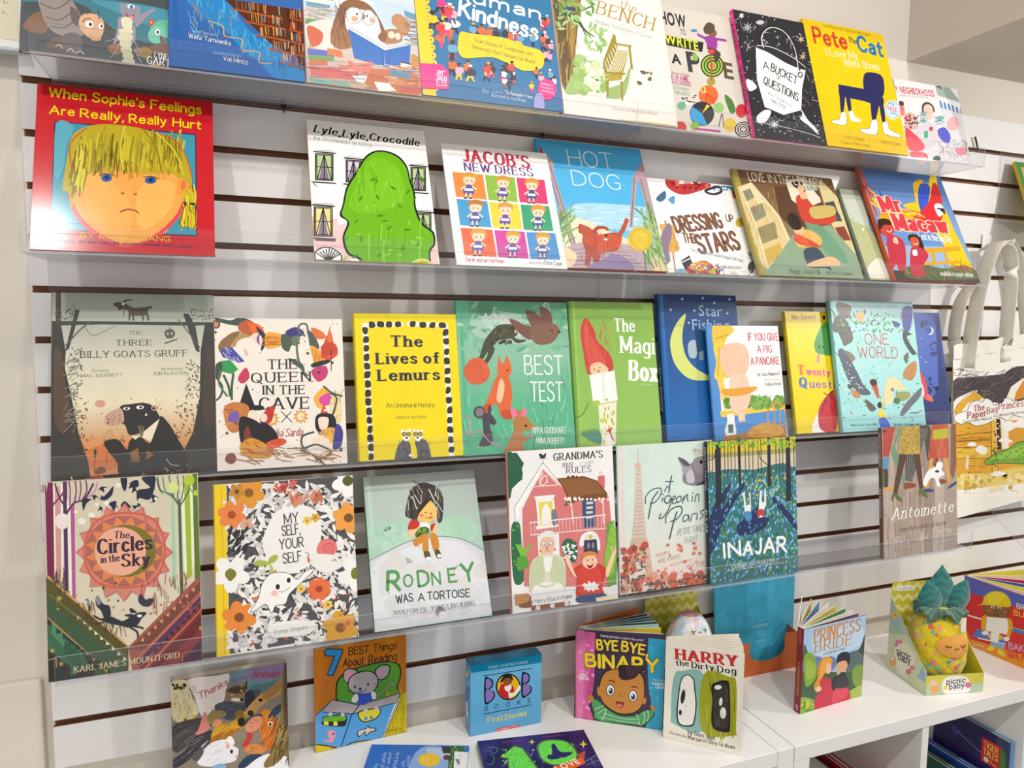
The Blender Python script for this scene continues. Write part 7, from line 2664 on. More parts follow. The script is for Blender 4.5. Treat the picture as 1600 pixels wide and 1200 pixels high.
# ---------------------------------------------------------------- things standing on the counter
def on_counter():
    gc = 'board books standing open on the counter'
    counter_book('thanks', 'animal picture book with red handwritten title, leftmost on the counter', [(263.7, 1069), (447, 1031), (452, 1201), (271, 1239)], 5, .019, 'paper', '8a8070', 'd8d2c8', M_GLOSS)
    counter_book('seven', 'orange board book with a grey mouse reading, leaning on the wall', [(490, 1015), (635, 993), (635, 1143), (493, 1176)], 0, .008, 'board', 'cc7a1c c87418', 'c0701c', M_GLOSS)
    flat_book('bluebk', 'blue book lying face down with a price sticker, at the bottom edge of the counter', (581, 1163), (733, 1165), .24, .006, 'paper', '2a6cc8 2f74cc 4a8ad8', '2a6cc8')
    flat_book('ten', 'purple book with lime green numerals lying flat on the counter', (746, 1158), (912, 1140), .215, .012, 'hard', '281e66', '5a6a44', None)
    # blue slip-case of readers
    L, R = on_z(734, 1151, ZC+.0005), on_z(845, 1129, ZC+.0005); U = (R-L).normalized(); V = Vector((0, 0, 1)); H, D = .137, .030; W = (R-L).length
    M = frame(L, U, V); bk = empty('book_box', M, 'sky blue slipcase box with purple letters and a teal top band', 'book set')
    panel('front_panel', M_GLOSS, bk, Matrix(), W, H, .0008, '6ab0d8 62a8d4', [(735, 1041), (844, 1019), (844, 1129), (734, 1151)], 'bobfront')
    panel('side_panel', M_GLOSS, bk, Matrix(((0, 0, -1, 0), (0, 1, 0, 0), (1, 0, 0, -D), (0, 0, 0, 1))), D, H, .0008, '4a92c0', [(722, 1025), (735, 1041), (734, 1151), (722, 1139)], 'bobside')
    panel('top_panel', M_GLOSS, bk, Matrix(((1, 0, 0, 0), (0, 0, 1, H), (0, -1, 0, 0), (0, 0, 0, 1))), W, D, .0008, '1482aa', [(722, 1025), (835, 1006), (844, 1019), (735, 1041)], 'bobtop')
    m = MB(); m.box(.0009, .0002, -D, W, H-.0009, -.0009, '4a92c0'); m.build('book_stack', M_GLOSS, bk)
    fan_book('binary', 'square board book with a laughing baby in a green striped shirt', [(902, 983), (1040, 1001), (1035, 1141), (897, 1121)], .016, (8, 17, 22, 27, 31, 35, 39, 49), '3c2c48', 'c8b83a', ('5a4a68', 'e0c83a', 'a8dcd0', '3a5a6a', '3a9a8a', '5a6a9a', '4a4a58', 'd8702c'), group=gc)
    fan_book('harry', 'cream board book with dark and white shapes on teal and olive squares', [(1040, 995), (1162, 1027), (1157, 1181), (1036, 1152)], .016, (5, 10, 14, 19, 23, 29), 'efe8d8', 'efe8d8', ('efe8d8',)*6, M_SATIN, group=gc)
    fan_book('princess', 'board book with a maroon spine, a red-dressed woman and a dark-clad man', [(1258, 982), (1355, 962), (1346, 1087), (1250, 1116)], .016, (4, 8, 13, 19, 24, 30, 35, 41), 'a8c8e8 a8c8e8 4a6a3c', '8c1f38',
             ('7a4a6a', 'f0ece4', '4a8a4a', 'e0c050', 'f0ece4', '4a7ab8', 'e8c83a', 'f4f0ea'), sptxt=[('S8', 'c87a3c', .03, .18, 7, 'Princess Bride'), ('B14', 'e0a83a', .40, .80, 6.5, 'A COUNTING STORY'), ('X12', 'f0e8e0', .91, .98, 6, 'mmmm')], group=gc)
    fan_book('brush', 'split-page board book with a child in a yellow hard hat', [(1494, 909), (1600, 918), (1600, 1045), (1500, 1002)], .014, (10, 24, 38, 52, 66, 80), '5a62b8 d4262c e8921c', '5a62b8', ('f0ece8', 'e0d82c', '4a5ab0', 'c8286a', 'f0e0a8', 'e0d040'), wext=.10, h=.165, group=gc)
    # cardboard dispenser: teal back, orange tray with a scooped front
    o = Vector((.985, -.0625, ZC+.0005)); W = .160
    t = empty('book_dispenser', o, 'empty orange cardboard tray with a tall teal back card', 'display box')
    TE = lambda x, y: on_y(x, y, -.03)
    tl, tr = TE(1113, 905), TE(1243, 902)
    OR = mat('orange_card', 'c8642c', .6, .12, 40); TL = mat('teal_card', '42b4d8', .55, .22, 30)
    mb = MB(); a0, a1 = -.045, W+.018
    mb.prism([(a0+.012, .0), (a1, .0), (a1-.004, .206), (a0, .206)], 'y', .034, .037, '2f9cc0'); ob = mb.build('back_card', [TL], t)
    mb = MB(); sl = []
    cx, rx, zt, zb = .076, .048, .076, .028
    sl = [(-.04, 0), (W, 0), (W, .083), (cx+rx, .083)]+[(cx+rx*math.cos(q), zb+.024-.024*math.sin(q)) for q in [math.pi*k/12 for k in range(13)]]+[(cx-rx, zt), (-.04, zt)]
    mb.prism(sl, 'y', 0, .0018); mb.build('front_panel', [OR], t)
    for nm, x in (('side_panel', -.04), ('side_panel', W-.0018)):
        mb = MB(); mb.prism([(.0019, 0), (.033, 0), (.033, .086), (.0019, .08)], 'x', x, x+.0018); mb.build(nm, [OR], t)
    mb = MB(); mb.box(-.038, .002, 0, W-.002, .033, .0012); mb.build('tray_floor', [OR], t)
    q = [px(o+Vector((x, .034, z))) for x, z in ((0, .206), (W, .206), (W, 0), (0, 0))]
    mb = MB(); A = Art(mb, [q[0], q[1], q[2], q[3]], W, .206); A.ox, A.oy, A.sc = 990, 890, 5.714
    for a in (('X10', 'c8e8f0', 1044, 478, 1204, 444, 14, 'm mmm mmmmm mmmmm'), ('H14', 'd8f0f4', 1056, 526, 1196, 500, 24, 'OUT OF STOCK!'), ('X10', 'c8e8f0', 1086, 564, 1174, 544, 14, 'mmmmm mmmmm'), ('X10', 'c8e8f0', 1084, 596, 1178, 574, 14, 'mmmmmmmmm'), ('X12', 'c8e8f0', 1086, 654, 1186, 630, 18, 'mmmmmmmm'), ('X10', 'c8e8f0', 1210, 630, 1236, 624, 12, 'mm')): A.text(*a)
    ob = mb.build('printed_text', [M_SATIN], t); ob.matrix_local = Matrix(((1, 0, 0, 0), (0, 0, -1, .0338), (0, 1, 0, 0), (0, 0, 0, 1)))

def toy_box(L, U, W, D, label, art):
    """open-fronted card box: low front, sloping sides, tall chevron back"""
    V = Vector((0, 0, 1)); M = frame(L, U, V); t = empty('toy_box', M, label, 'toy packaging', 'open card boxes holding plush toys'); hf, hs, hb = .042, .160, .197
    q4 = lambda *ps: [px(M @ Vector(p)) for p in ps]
    panel('front_panel', M_SATIN, t, Matrix(), W, hf, .0008, 'd8cc4a b8ccaa', [(1450, 1054), (1537, 1046), (1535, 1081), (1446, 1087)] if art else None, 'boxfront' if art else None)
    sd = [(0, 0), (D, 0), (D, hf), (.006, hs), (0, hs)]
    for nm, x, c in (('side_panel', 0, 'b4ccb4'), ('side_panel', W, 'd8cc3a')):
        mb = MB(); mb.prism([(p[0], p[1]) for p in sd], 'z', -.0008, 0, c)
        if art and x == 0:
            A = Art(mb, q4((0, hs, -D), (0, hs, 0), (0, 0, 0), (0, 0, -D)), D, hs); A.run(ART['boxside'])
        if x: mb.v = [(p[0], p[1], -p[2]-.0008) for p in mb.v]; mb.f = [f[::-1] for f in mb.f]
        o = mb.build(nm, M_SATIN, t); o.matrix_local = Matrix(((0, 0, -1, x), (0, 1, 0, 0), (1, 0, 0, -D), (0, 0, 0, 1)))
    mb = MB(); base_panel(mb, W-.002, hb, ['c8bc3c']); mb.box(0, 0, -.0008, W-.002, hb, -4e-5, 'c8bc3c')
    A = Art(mb, [(0, 0), (1000, 0), (1000, 1200), (0, 1200)], W-.002, hb); A.sc = 1; A.run(ART['chevron'])
    if art: A.poly([A.uv(*p) for p in ((90, 60), (420, 60), (420, 130), (90, 130))], 'f0ece4'); A.text('X10', '6a6a6a', 120, 114, 390, 114, 38, 'mmmmmmmmmmm')
    o = mb.build('back_panel', M_SATIN, t); o.matrix_local = Matrix.Translation((.001, 0, -D+.0018))
    mb = MB(); mb.box(.001, .0002, -D+.002, W-.001, .0012, -.001, 'c8c8a0'); mb.build('base_panel', M_SATIN, t)
    return M
def plush_body(name, parent, prof, seg, colf, bump, sq=1.0, mats=None):
    """stuffed body turned from a profile, quilted where bump says so"""
    mb = MB(); rows = []
    for i, (r, z) in enumerate(prof):
        rows.append([Vector((r*(1+bump(i, k))*math.cos(2*math.pi*k/seg), r*sq*(1+bump(i, k))*math.sin(2*math.pi*k/seg), z)) for k in range(seg)])
    mb.grid(rows, colf=colf, closed=True)
    return mb.build(name, mats or mat('cotton_print', 'print', .9, .08, 200, .3, 900, sheen=.3), parent)
def surf(r0, z, q, rz, sq): return Vector((r0*math.cos(q), r0*sq*math.sin(q), z))
def smile(parent, P, s, col, cheeks):
    """embroidered sleeping face on the -y side: P(u, w) gives the point on the body"""
    mb = MB()
    for sx in (-1, 1):
        mb.tube([P(sx*.62*s+s*.2*math.cos(q), .12*s-.16*s*math.sin(q)) for q in [math.pi*k/8 for k in range(9)]], s*.028, 6, col)
        for k in (1, 3, 5): mb.tube([P(sx*.62*s+sx*s*.2*math.cos(.2+k*.22), .12*s-.16*s*math.sin(.2+k*.22)), P(sx*.62*s+sx*s*.28*math.cos(.2+k*.22), .12*s-.26*s*math.sin(.2+k*.22))], s*.016, 5, col)
    mb.tube([P(s*.16*math.cos(q), -.06*s-.14*s*math.sin(q)) for q in [math.pi*k/8 for k in range(9)]], s*.026, 6, col)
    mb.build('embroidered_face', mat('thread_print', 'print', .7), parent)
    mb = MB()
    for sx in (-1, 1):
        pts = [P(sx*.74*s+.11*s*math.cos(2*math.pi*k/14), -.16*s+.08*s*math.sin(2*math.pi*k/14))+Vector((0, -.0003, 0)) for k in range(14)]; mb.add(pts, [tuple(range(14))], cheeks)
    mb.build('cheek', mat('thread_print', 'print', .7), parent)
def toys():
    # pineapple
    L, R, B = on_z(1446, 1087, ZC+.0006), on_z(1535, 1081, ZC+.0006), on_z(1384, 1042, ZC+.0006)
    U = (R-L).normalized(); W = (R-L).length; D = (B-L).length
    M = toy_box(L, U, W, D, 'yellow and mint card box holding a pineapple plush', True)
    c = M @ Vector((W/2+.001, .0016, -D/2+.006)); yaw = math.atan2(U.y, U.x)
    t = empty('plush_pineapple', Matrix.Translation(c) @ Matrix.Rotation(yaw, 4, 'Z'), 'yellow flowered pineapple plush with teal leaves and a sleeping face', 'plush toy')
    n, seg = 96, 170; prof = []
    for i in range(n+1):
        q = math.pi*i/n; z = .081-.081*math.cos(q); prof.append((.0005+.0585*math.sin(q)**.72*(1.0-.10*(z/.162-.4)), z))
    def qb(i, k): return -.045*(1-abs(math.sin(math.pi*(i/14.4+k/18.9)))**.35)-.045*(1-abs(math.sin(math.pi*(i/14.4-k/18.9)))**.35)
    R_ = random.Random(4); sp = [(R_.uniform(6, n-6), R_.uniform(0, seg), R_.uniform(1.0, 2.7), R_.choice(['e86a5a', 'f0a07a', '5ab09a', '4aa088', 'f0b83a', '8ac8a0', 'f08a8a', '6ab8a0'])) for _ in range(190)]
    def cf(i, k):
        for a, b, r, cc in sp:
            d = min(abs(k-b), seg-abs(k-b))
            if (i-a)**2+(d*.8)**2 < r*r: return cc
        if qb(i, k) < -.066: return 'a88c10'
        return 'e2c81e' if (i//5+k//6) % 5 else 'd8bc18'
    plush_body('body', t, prof, seg, cf, qb, .86)
    def P(u, w):
        z = .095+w; i = min(range(n+1), key=lambda j: abs(prof[j][1]-z)); r = prof[i][0]*1.0
        x = max(-r*.95, min(r*.95, u)); return Vector((x, -math.sqrt(max(r*r-x*x, 0))*.86-.0042, z))
    mb = MB(); rows = []
    for a in range(7):
        s = a/6; rows.append([P(.036*s*math.cos(2*math.pi*k/28)-.001, .002+.023*s*math.sin(2*math.pi*k/28))+Vector((0, .0022*s*s-.0008, 0)) for k in range(28)])
    mb.grid(rows, 'e8a44c', closed=True); mb.build('face_patch', mat('felt_print', 'print', .95, .1, 300, .3, 800), t)
    smile(t, lambda u, w: P(u-.001, w+.004)+Vector((0, -.0022, 0)), .026, '2a2420', 'e89a7a')
    def leaf(ox, oz, hgt, wd, tilt, oy):
        mb = MB(); rows = []
        for i in range(41):
            v = i/40; w_ = wd*math.sin(math.pi*min(.98, .12+.88*v))**.8*(1 if v < .5 else (1-(v-.5)**2*1.6)); row = []
            for k in range(41):
                q = 2*math.pi*k/40; x = w_*math.cos(q); y = .010*math.sin(q)*math.sin(math.pi*min(.97, .15+.85*v)); z = hgt*v
                row.append(Vector((ox+x*math.cos(tilt)+z*math.sin(tilt), oy+y-.004*v, oz-x*math.sin(tilt)+z*math.cos(tilt))))
            rows.append(row)
        mb.grid(rows, colf=lambda i, k: '0a605e' if (i+abs(k % 8-4)) % 8 < 4 else '0c7870')
        return mb.build('leaf', mat('teal_plush', 'print', .85, .25, 120, .6, 500, sheen=.6), t)
    leaf(0, .150, .104, .033, 0, .006); leaf(-.020, .148, .080, .028, -.22, .000); leaf(.026, .148, .082, .027, .40, .002)
    mb = MB(); rows = []
    for i in range(6):
        v = i/5; row = []
        for k in range(73):
            q = 2*math.pi*k/72; rr = .022+.030*v+.004*math.sin(q*6); row.append(Vector((rr*math.cos(q), rr*.8*math.sin(q), .162-.010*v*v+.011*v*math.sin(q*6+.5))))
        rows.append(row)
    mb.grid(rows, colf=lambda i, k: '46685a' if k % 2 else '5f8470'); o = mb.build('leaf_ruffle', mat('corduroy', 'print', .9, .1, 200, sheen=.4), t)
    s = o.modifiers.new('thick', 'SOLIDIFY'); s.thickness = .004
    mb = MB(); b = P(.012, .052); mb.box(b.x, b.y-.012, b.z-.020, b.x+.011, b.y-.010, b.z+.010, 'f0e8e0'); mb.build('fabric_tag', mat('felt_print', 'print', .95), t)
    # egg
    L2 = Vector((.772, -.142, ZC+.0006)); M2 = toy_box(L2, Vector((1, 0, 0)), .130, .1205, 'chevron yellow card box behind an open cream board book', False)
    t = empty('plush_egg', L2+Vector((.072, .062, .0016)), 'white speckled egg plush with a pink top peeking over a cream book', 'plush toy')
    prof = []
    for i in range(41):
        q = math.pi*i/40; z = .088-.088*math.cos(q); prof.append((.0005+.055*math.sin(q)**.8*(1-.22*(z/.176-.35)), z))
    sp2 = [(R_.uniform(8, 36), R_.uniform(0, 64), R_.uniform(.8, 2.6), R_.choice(['b8dcd8', 'e8e4a0', 'f4c8cc', 'c8e0e8', 'd8e8c0'])) for _ in range(60)]
    def cf2(i, k):
        if i > 35 or (i > 31 and 8 < k < 30): return 'e8a0a8'
        for a, b, r, cc in sp2:
            if (i-a)**2+min(abs(k-b), 64-abs(k-b))**2 < r*r: return cc
        return 'eef0ee'
    plush_body('body', t, prof, 64, cf2, lambda i, k: .006*math.sin(k*1.9+i), .9)
    def P2(u, w):
        z = .150+w; i = min(range(41), key=lambda j: abs(prof[j][1]-z)); r = prof[i][0]*1.02
        x = max(-r*.95, min(r*.95, u)); return Vector((x, -math.sqrt(max(r*r-x*x, 0))*.9-.0008, z))
    smile(t, P2, .020, '24242c', 'f07a8a')

def shelved(x, T, yf, ztop, D, H, spine, back, label, key=None, sptxt=None):
    """book upright in a cubby, spine to the aisle; its left face is what shows"""
    t = empty('shelved_book', frame(Vector((x, yf, ztop-H)), Vector((0, 1, 0)), Vector((0, 0, 1))), label, 'book', 'books standing in the cubbies')
    m = MB(); m.box(.0, 0, T-.0025, D, H, T, spine); m.build('front_cover', M_SATIN, t)
    m = MB(); m.box(0.001, .003, .0026, D-.003, H-.003, T-.0026); m.build('page_block', M_PAGE, t)
    panel('back_cover', M_SATIN, t, Matrix(((-1, 0, 0, D), (0, 1, 0, 0), (0, 0, -1, .0), (0, 0, 0, 1))), D, H, .0025, back, [(0, 0), (D*1000, 0), (D*1000, H*1000), (0, H*1000)], key)
    sp = spine_mesh(H, T, spine, sptxt, .0012).build('spine', M_SATIN, t); sp.matrix_local = Matrix(((0, 0, -1, -.0001), (-1, 0, 0, H), (0, 1, 0, 0), (0, 0, 0, 1)))
ART['plainback'] = """
o 0 0 1
l 2 e8e4dc 4 4 180 4
"""
def cubbies():
    f = ZC-.36+.0005
    for x, T, yf, top, D, H, sp, bk, lb, key in ((1.536, .013, -.282, -.135, .18, 0, '6aa0d0', '2a2058', 'tall purple book with a light blue spine in the right cubby', 'tiger'), (1.515, .011, -.268, -.225, .19, 0, '2f5aa8', '2a50a0', 'blue book standing next to the purple one in the right cubby', 'plainback'), (1.492, .012, -.262, -.240, .19, 0, '1f5a44', '205040', 'dark green book leftmost in the right cubby', 'plainback'),
        (1.150, .014, -.285, -.150, .20, 0, 'a81c34', 'a81c34', 'dark red book with a white top line in the left cubby', 'plainback'), (1.095, .045, -.280, -.165, .20, 0, '4a4438', '3a3a34', 'thick book with beige page edges in the left cubby', None), (1.065, .022, -.280, -.172, .20, 0, '2a5a7a', '26384a', 'book with a dark blue cover at the far left of the left cubby', None)):
        shelved(x, T, yf, ZC+top, D, ZC+top-f, sp, bk, lb, key)
def ribbon(mb, pts, wd, th=.0022):
    """flat strap following the path, wide side turned to the room"""
    pts = [Vector(p) for p in pts]; rows = []
    for i, p in enumerate(pts):
        t = (pts[min(i+1, len(pts)-1)]-pts[max(i-1, 0)]).normalized(); a = t.cross(Vector((0, -1, 0)))
        a = a.normalized() if a.length > .05 else Vector((1, 0, 0)); b = t.cross(a).normalized()
        rows.append([p+a*wd/2*sx+b*th/2*sy for sx, sy in ((-1, -1), (1, -1), (1, 1), (-1, 1))])
    mb.grid(rows, closed=True)
    n = len(mb.v); mb.f += [[n-4, n-3, n-2, n-1], [n-len(rows)*4+3, n-len(rows)*4+2, n-len(rows)*4+1, n-len(rows)*4]]
    mb.c += [(1, 1, 1)]*2; mb.m += [0, 0]; mb.sm += [False]*2
def tote():
    CV = mat('natural_canvas', 'f0eadc', .9, .05, 300, .35, 700); CVP = mat('printed_canvas', 'print', .85, .05, 120, .3, 500)
    O = Vector((1.629, -.050, EYE-.482)); V = Vector((-.047, 0, .424)).normalized(); U = Vector((V.z, 0, -V.x)); W, H = .34, .427
    t = empty('tote_bag', frame(O, U, V), 'cream canvas tote with yellow and green print, hanging at the right edge', 'bag')
    mb = MB(); n = 24
    base_panel(mb, W, H, ['f2ede2']); q = [px(O+V*H), px(O+V*H+U*W), px(O+U*W), px(O)]
    A = Art(mb, q, W, H); A.W = W-.004; A.run(ART['tote']); mb.build('front_panel', CVP, t)
    mb = MB(); rows = []
    for i in range(n+1):
        v = i/n*H; bul = .016*math.sin(math.pi*min(1, (i+1)/n))+.004; rows.append([Vector((x, v, z)) for x, z in ((0, -.0003), (.004, -bul*.6), (.03, -bul), (W*.5, -bul*1.1), (W-.03, -bul), (W-.004, -bul*.6), (W, -.0003))])
    mb.grid(rows); mb.build('back_panel', CV, t)
    mb = MB(); rows = []
    for i in range(5):
        v = H-.032+i*.0085; rows.append([Vector((W*k/40, v+.002*math.sin(k*.7)*(i/4), .0016+.0012*math.sin(k*.9+i*.4))) for k in range(41)])
    mb.grid(rows); mb.build('top_hem', CV, t)
    mi = t.matrix_world.inverted()
    for nm, pp, y0, y1, wd in (('front_handle', [(1511, 575), (1518, 520), (1527, 470), (1537, 430), (1547, 400), (1557, 384), (1568, 382), (1577, 394), (1580, 425), (1577, 470), (1573, 515), (1571, 565)], -.055, -.050, .037), ('back_handle', [(1497, 560), (1491, 535), (1494, 500), (1502, 470), (1516, 448), (1535, 425), (1549, 398), (1562, 379), (1578, 380), (1590, 405), (1598, 450), (1603, 500), (1606, 555)], -.030, -.034, .034)):
        pp = crom(pp, 4); m = MB(); L_ = len(pp)
        ribbon(m, [mi @ on_y(x, y, y0+(y1-y0)*i/L_) for i, (x, y) in enumerate(pp)], wd); m.build(nm, CV, t)
    p = on_y(1566, 386, -.04); zz = G0-PITCH*2-.005
    mb = MB(); mb.tube([Vector((p.x, -.0012, zz)), Vector((p.x, -.02, zz)), Vector((p.x, -.064, zz-.002)), Vector((p.x, -.068, zz+.012))], .0022, 8)
    mb.box(p.x-.02, -.0035, zz-.006, p.x+.02, -.0012, zz+.028)
    tag(mb.build('slat_hook', mat('white_metal', 'eceae6', .4)), 'white metal hook in the slatwall holding the tote handles', 'hook')
def green_book():
    th = math.radians(20); B = Vector((1.795, -.092, EYE+.1935)); U = Vector((1, 0, 0)); V = Vector((0, math.sin(th), math.cos(th)))
    ART['green'] = "o 0 0 1\np c8a860 14 14 150 14 150 60 14 60\nd 8a3a1c/5a2a14/e0b050 30 3 6 14 20 20 140 56 i 80\np 6aa84a 14 80 150 80 150 190 14 190"
    build_book('green', frame(B, U, V), .16, .215, .008, 'hard', '3f8a3a', 'e0c03a', M_SATIN, 'green book on the sloped rack, cut off by the right edge', None, [(0, 0), (160, 0), (160, 215), (0, 215)])
g1, g2, g3, g4 = 'picture books on the top ledge', 'picture books on the second ledge', 'picture books on the third ledge', 'picture books on the lowest ledge'
YB1, YB2, YB3, YB4 = -.1165, -.1375, -.1105, -.1665
sb = shelf_book
sb('bugs', 'dark teal picture book with smiling cartoon insects, leftmost on the top ledge', [(27, 0), (258, 0), (266, 105), (30, 79)], -.105, Z1, 17, .006, 'paper', '256a78 2a3a3a 3a2c22', '222', M_SATIN, g1, ext=.14)
sb('library', 'blue picture book with orange library bookshelves on its cover', [(262, 0), (467, 0), (477, 130), (265, 104)], YB1+.001, Z1, 17, .009, 'hard', '3f6fae 3c6bb0 2f63a8', '3f6fae', M_GLOSS, g1, ext=.15)
sb('owl', 'pale blue picture book with a brown owl reading a big blue book', [(470, 0), (646, 0), (659, 151), (480, 130)], YB1+.001, Z1, 17, .009, 'hard', 'c3d6e8 d6dde2 c8a184', 'e9c8b8', M_SATIN, g1, ext=.13)
sb('kind', 'blue picture book crowded with tiny people and a yellow banner', [(646, 0), (860, 0), (880, 179), (659, 151)], YB1, Z1, 17, .017, 'hard', '1f79a8 1b6ea2', 'f3cf1c', M_SATIN, g1, ext=.12)
sb('bench', 'cream picture book with a tree trunk and an olive wooden bench', [(862, 0), (1032, 0), (1059, 199), (882, 180)], YB1, Z1, 16, .009, 'hard', 'f1ece0 efe9dc', 'e8c6bd', M_SATIN, g1, ext=.05)
sb('poem', 'beige book with big mixed letters and a child balancing on a unicycle', [(1008, 4), (1145, 27), (1180, 215), (1032, 197)], YB1+.0125, Z1, 17.5, .008, 'paper', 'd9d2c5 d5ccc0', 'd5ccc0', M_SATIN, g1)
sb('bucket', 'black starry book with a white bucket and a hot pink spine', [(1143, 13), (1256, 37), (1293, 226), (1180, 213)], YB1, Z1, 17.5, .011, 'hard', '22222a 1c1d24', 'f0308c', M_SATIN, g1, sptxt=[('B16', '2a1420', .10, .40, 8, 'A BUCKET OF'), ('B16', '2a1420', .44, .74, 8, 'QUESTIONS'), ('B14', 'fbd0e4', .03, .08, 4, '%%'), ('B14', 'fbd0e4', .76, .97, 4, '% % % %')])
sb('cat', 'yellow book on the top ledge with white high-top shoes on its cover', [(1257, 35), (1377, 48), (1421, 235), (1293, 228)], YB1, Z1, 17.5, .010, 'hard', 'f2cb14 f0c60e', 'eab90f', M_GLOSS, g1)
sb('hood', 'pale book with red lettering and small street people, rightmost on the top ledge', [(1392, 118), (1496, 143), (1518, 251), (1418, 236)], YB1+.006, Z1, 15, .005, 'paper', 'e9e6e6 e6e0e2', 'ccc', M_SATIN, g1)
sb('sophie', 'red picture book with a blond frowning child face', [(51, 128), (328, 160), (336, 401), (46, 388)], YB2, Z2, 20, .004, 'paper', 'c81e28', 'b81a22', M_GLOSS, g2)
sb('croc', 'white picture book with a big bright green shape among sketched windows', [(457, 190), (642, 197), (687, 414), (492, 409)], YB2, Z2, 24, .004, 'paper', 'f2efec', 'e9b72c', M_GLOSS, g2)
sb('dress', 'white square picture book with nine coloured boxes of small children', [(677, 230), (846, 232), (887, 422), (714, 417)], YB2, Z2, 25, .004, 'paper', 'f3f1ec', 'f3f1ec', M_SATIN, g2)
sb('hotdog', 'sky blue picture book with a red dog on a beach boardwalk', [(834, 216), (1005, 234), (1044, 427), (872, 421)], YB2+.0075, Z2, 25, .010, 'hard', '38a4dd 52b4e4 8ccbe6', '38a4dd', M_SATIN, g2, edge='b8452c')
sb('stars', 'white picture book with a dressmaker dummy and a heap of costumes', [(1006, 280), (1144, 287), (1187, 434), (1043, 428)], YB2+.019, Z2, 25, .008, 'hard', 'f3f0ec', 'f3f0ec', M_SATIN, g2)
sb('love', 'brown and olive picture book with a woman reading between bookcases', [(1142, 262), (1305, 281), (1350, 439), (1189, 433)], YB2, Z2, 25, .009, 'hard', '6d5238 866a4a 8fa183', 'a89a4a', M_SATIN, g2)
sb('pale', 'narrow pale green book half hidden beside an orange-spined parrot book', [(1306, 297), (1415, 302), (1475, 444), (1360, 438)], YB2+.014, Z2, 26, .010, 'hard', 'b9c9b9 b8c49c c4bd8e', '97a08a', M_SATIN, g2)
sb('macaw', 'blue and yellow picture book with a flying red parrot and an orange spine', [(1338, 262), (1465, 274), (1532, 442), (1400, 440)], YB2, Z2, 25, .010, 'hard', '4a74b4 7f9fcb 86a2c4', 'd4562c', M_GLOSS, g2, edge='c8502c')
sb('goats', 'grey-green picture book with black trees and a hunched dark figure', [(78, 458), (331, 460), (339, 745), (80, 750)], YB3+.001, Z3, 12, .010, 'hard', '93a091 b5b8a6 d9d3bd e8dcbc d09a66 4a3a30', '4a4a42', M_SATIN, g3)
sb('queen', 'cream picture book framed by folk flowers, witches and snakes', [(335, 496), (531, 499), (543, 727), (340, 742)], YB3, Z3, 12, .010, 'hard', 'f0e7da', 'e4dccf', M_SATIN, g3)
sb('lemur', 'bright yellow book with a black and white striped border', [(550, 489), (712, 492), (724, 716), (562, 726)], YB3, Z3, 11.5, .017, 'hard', 'f2da06', 'e6cd06', M_SATIN, g3)
sb('best', 'mint green picture book with woodland animals, a bird and a frog', [(701, 469), (886, 474), (900, 697), (724, 713)], YB3+.001, Z3, 11, .009, 'hard', '58a67e 8fc0a4 62b78e 56b287', '3f9a72', M_SATIN, g3)
sb('magic', 'grass green book with a red-haired child holding a white box', [(889, 471), (1018, 473), (1035, 688), (903, 699)], YB3+.001, Z3, 10.5, .010, 'hard', '86b14c 8fbd58 96c45c', '7dab44', M_SATIN, g3, sptxt=[('S12', 'f0f4e8', .25, .55, 6, 'The Magic Box')])
sb('moon', 'navy blue book with a large yellow crescent moon', [(1026, 460), (1152, 461), (1166, 676), (1043, 686)], YB3+.018, Z3, 10, .014, 'hard', '20406f 1d5a9c 1a6fb9', '1c4c8a', M_SATIN, g3, sptxt=[('B14', 'd8e4f0', .50, .80, 6, 'Star Fishing')])
sb('pig', 'white and blue book with a pink figure at a yellow window', [(1106, 510), (1217, 508), (1231, 680), (1119, 684)], YB3, Z3, 11, .006, 'hard', 'f3f1ee', '4d92cf', M_SATIN, g3, sptxt=[('H12', 'b83a5a', .38, .80, 4, 'If You Give a Pig a Pancake')])
sb('twenty', 'yellow book with a green tree and bright block letters behind a pale blue book', [(1224, 487), (1335, 487), (1352, 668), (1246, 679)], YB3+.013, Z3, 12, .011, 'hard', 'f3d60c', 'd8c01a', M_SATIN, g3, sptxt=[('S16', 'c8602c', .30, .50, 6, 'Twenty'), ('S16', '4a6ab8', .53, .85, 6, 'Questions')])
sb('world', 'pale turquoise picture book ringed with wild animals', [(1297, 470), (1425, 472), (1448, 661), (1318, 677)], YB3, Z3, 11.5, .011, 'hard', 'a5d5d2 aadfdc a3dedd', '86c4c4', M_SATIN, g3)
sb('night', 'dark blue moonlit book behind a pale turquoise one, rightmost on the third ledge', [(1375, 487), (1467, 489), (1488, 660), (1398, 668)], YB3+.02, Z3, 11.5, .012, 'hard', '33519c 2f4d9c 26397c 1c2556', '222f66', M_SATIN, g3)
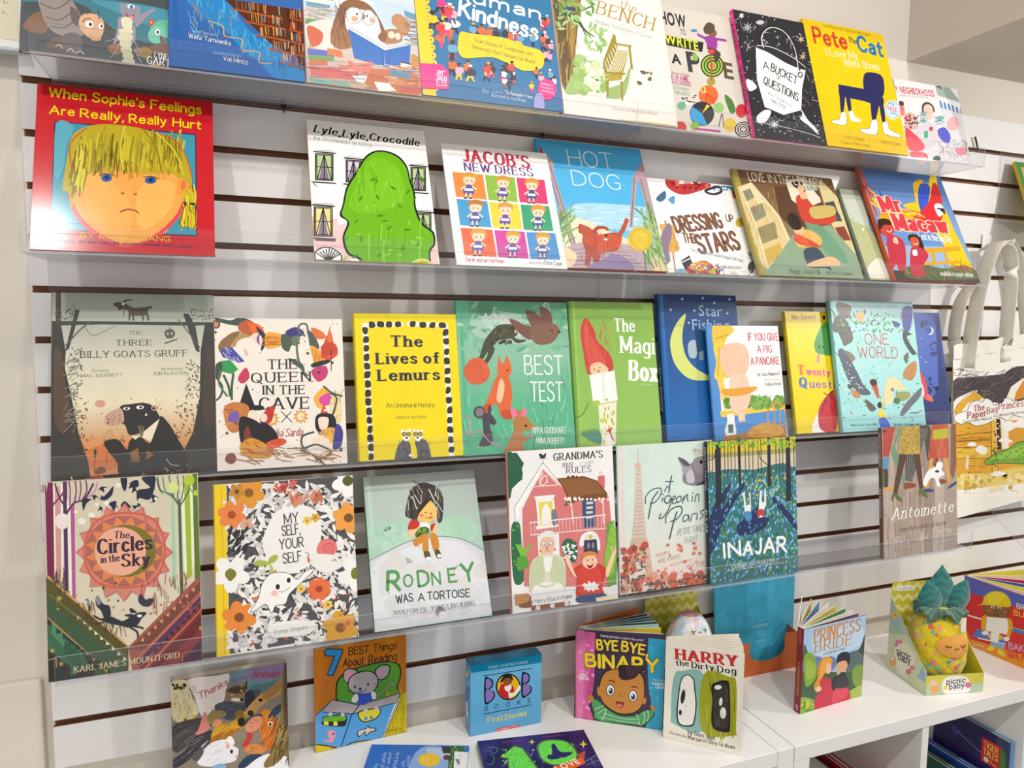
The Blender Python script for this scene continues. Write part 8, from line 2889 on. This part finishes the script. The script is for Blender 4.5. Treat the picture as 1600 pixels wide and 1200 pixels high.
sb('circles', 'picture book with a large orange sun, tall trees and a running fox', [(66, 755), (309, 739), (316, 1031), (76, 1064)], YB4, Z4, 6, .010, 'hard', 'd9cdb2 ddd2b8 e0d6bc', 'd8bfa8', M_SATIN, g4)
sb('self', 'black and white flower book with orange blooms and a yellow spine', [(335, 757), (544, 744), (561, 1003), (340, 1030)], YB4, Z4, 12, .009, 'hard', 'f1eee8', 'f2cd12', M_SATIN, g4)
sb('rodney', 'pale green picture book with a dark-haired child sitting on a grey boulder', [(562, 747), (737, 733), (769, 960), (586, 991)], YB4, Z4, 25, .010, 'hard', 'b9c1bb b5cfc2 bcd6c8', '4f8a66', M_GLOSS, g4)
sb('granny', 'white picture book with a pink gabled house and two waving people', [(785, 707), (951, 696), (966, 938), (801, 963)], YB4, Z4, 7.3, .010, 'hard', 'efedea', 'd88a80', M_SATIN, g4, sptxt=[('B11', '5a2a2a', .04, .40, 5, "GRANDMA'S HOUSE OF RULES")])
sb('pigeon', 'pale mint book with a lattice tower, half covered by a blue forest book', [(968, 696), (1103, 689), (1117, 914), (970, 935)], YB4+.0138, Z4, 5.5, .005, 'hard', 'd2e4da d9e8dd e0e4da ecd4cb', 'dfe4da', M_SATIN, g4)
sb('jar', 'blue forest picture book with white rabbit ears among bluebells', [(1101, 691), (1239, 682), (1247, 898), (1110, 918)], YB4, Z4, 5.5, .011, 'hard', '3a7aa8 2a5f90 24507c', '1c2430', M_SATIN, g4, sptxt=[('B11', 'd8dce0', .04, .34, 4.5, 'DEBORAH MARCERO'), ('B15', 'e8ecf0', .48, .64, 6, 'IN A JAR')])
sb('legs', 'grey-brown picture book showing walking legs, skirts and a small white dog', [(1375, 668), (1490, 663), (1496, 858), (1381, 874)], YB4, Z4, 5, .010, 'hard', 'b5a396 ab978c a59186', '6b4a38', M_SATIN, g4, sptxt=[('B11', 'e8ddd0', .04, .30, 5, 'DIPUCCHIO ROBINSON'), ('S12i', 'f0e8e0', .46, .68, 7, 'Antoinette')])
on_counter()
toys()
cubbies()
tote()
green_book()
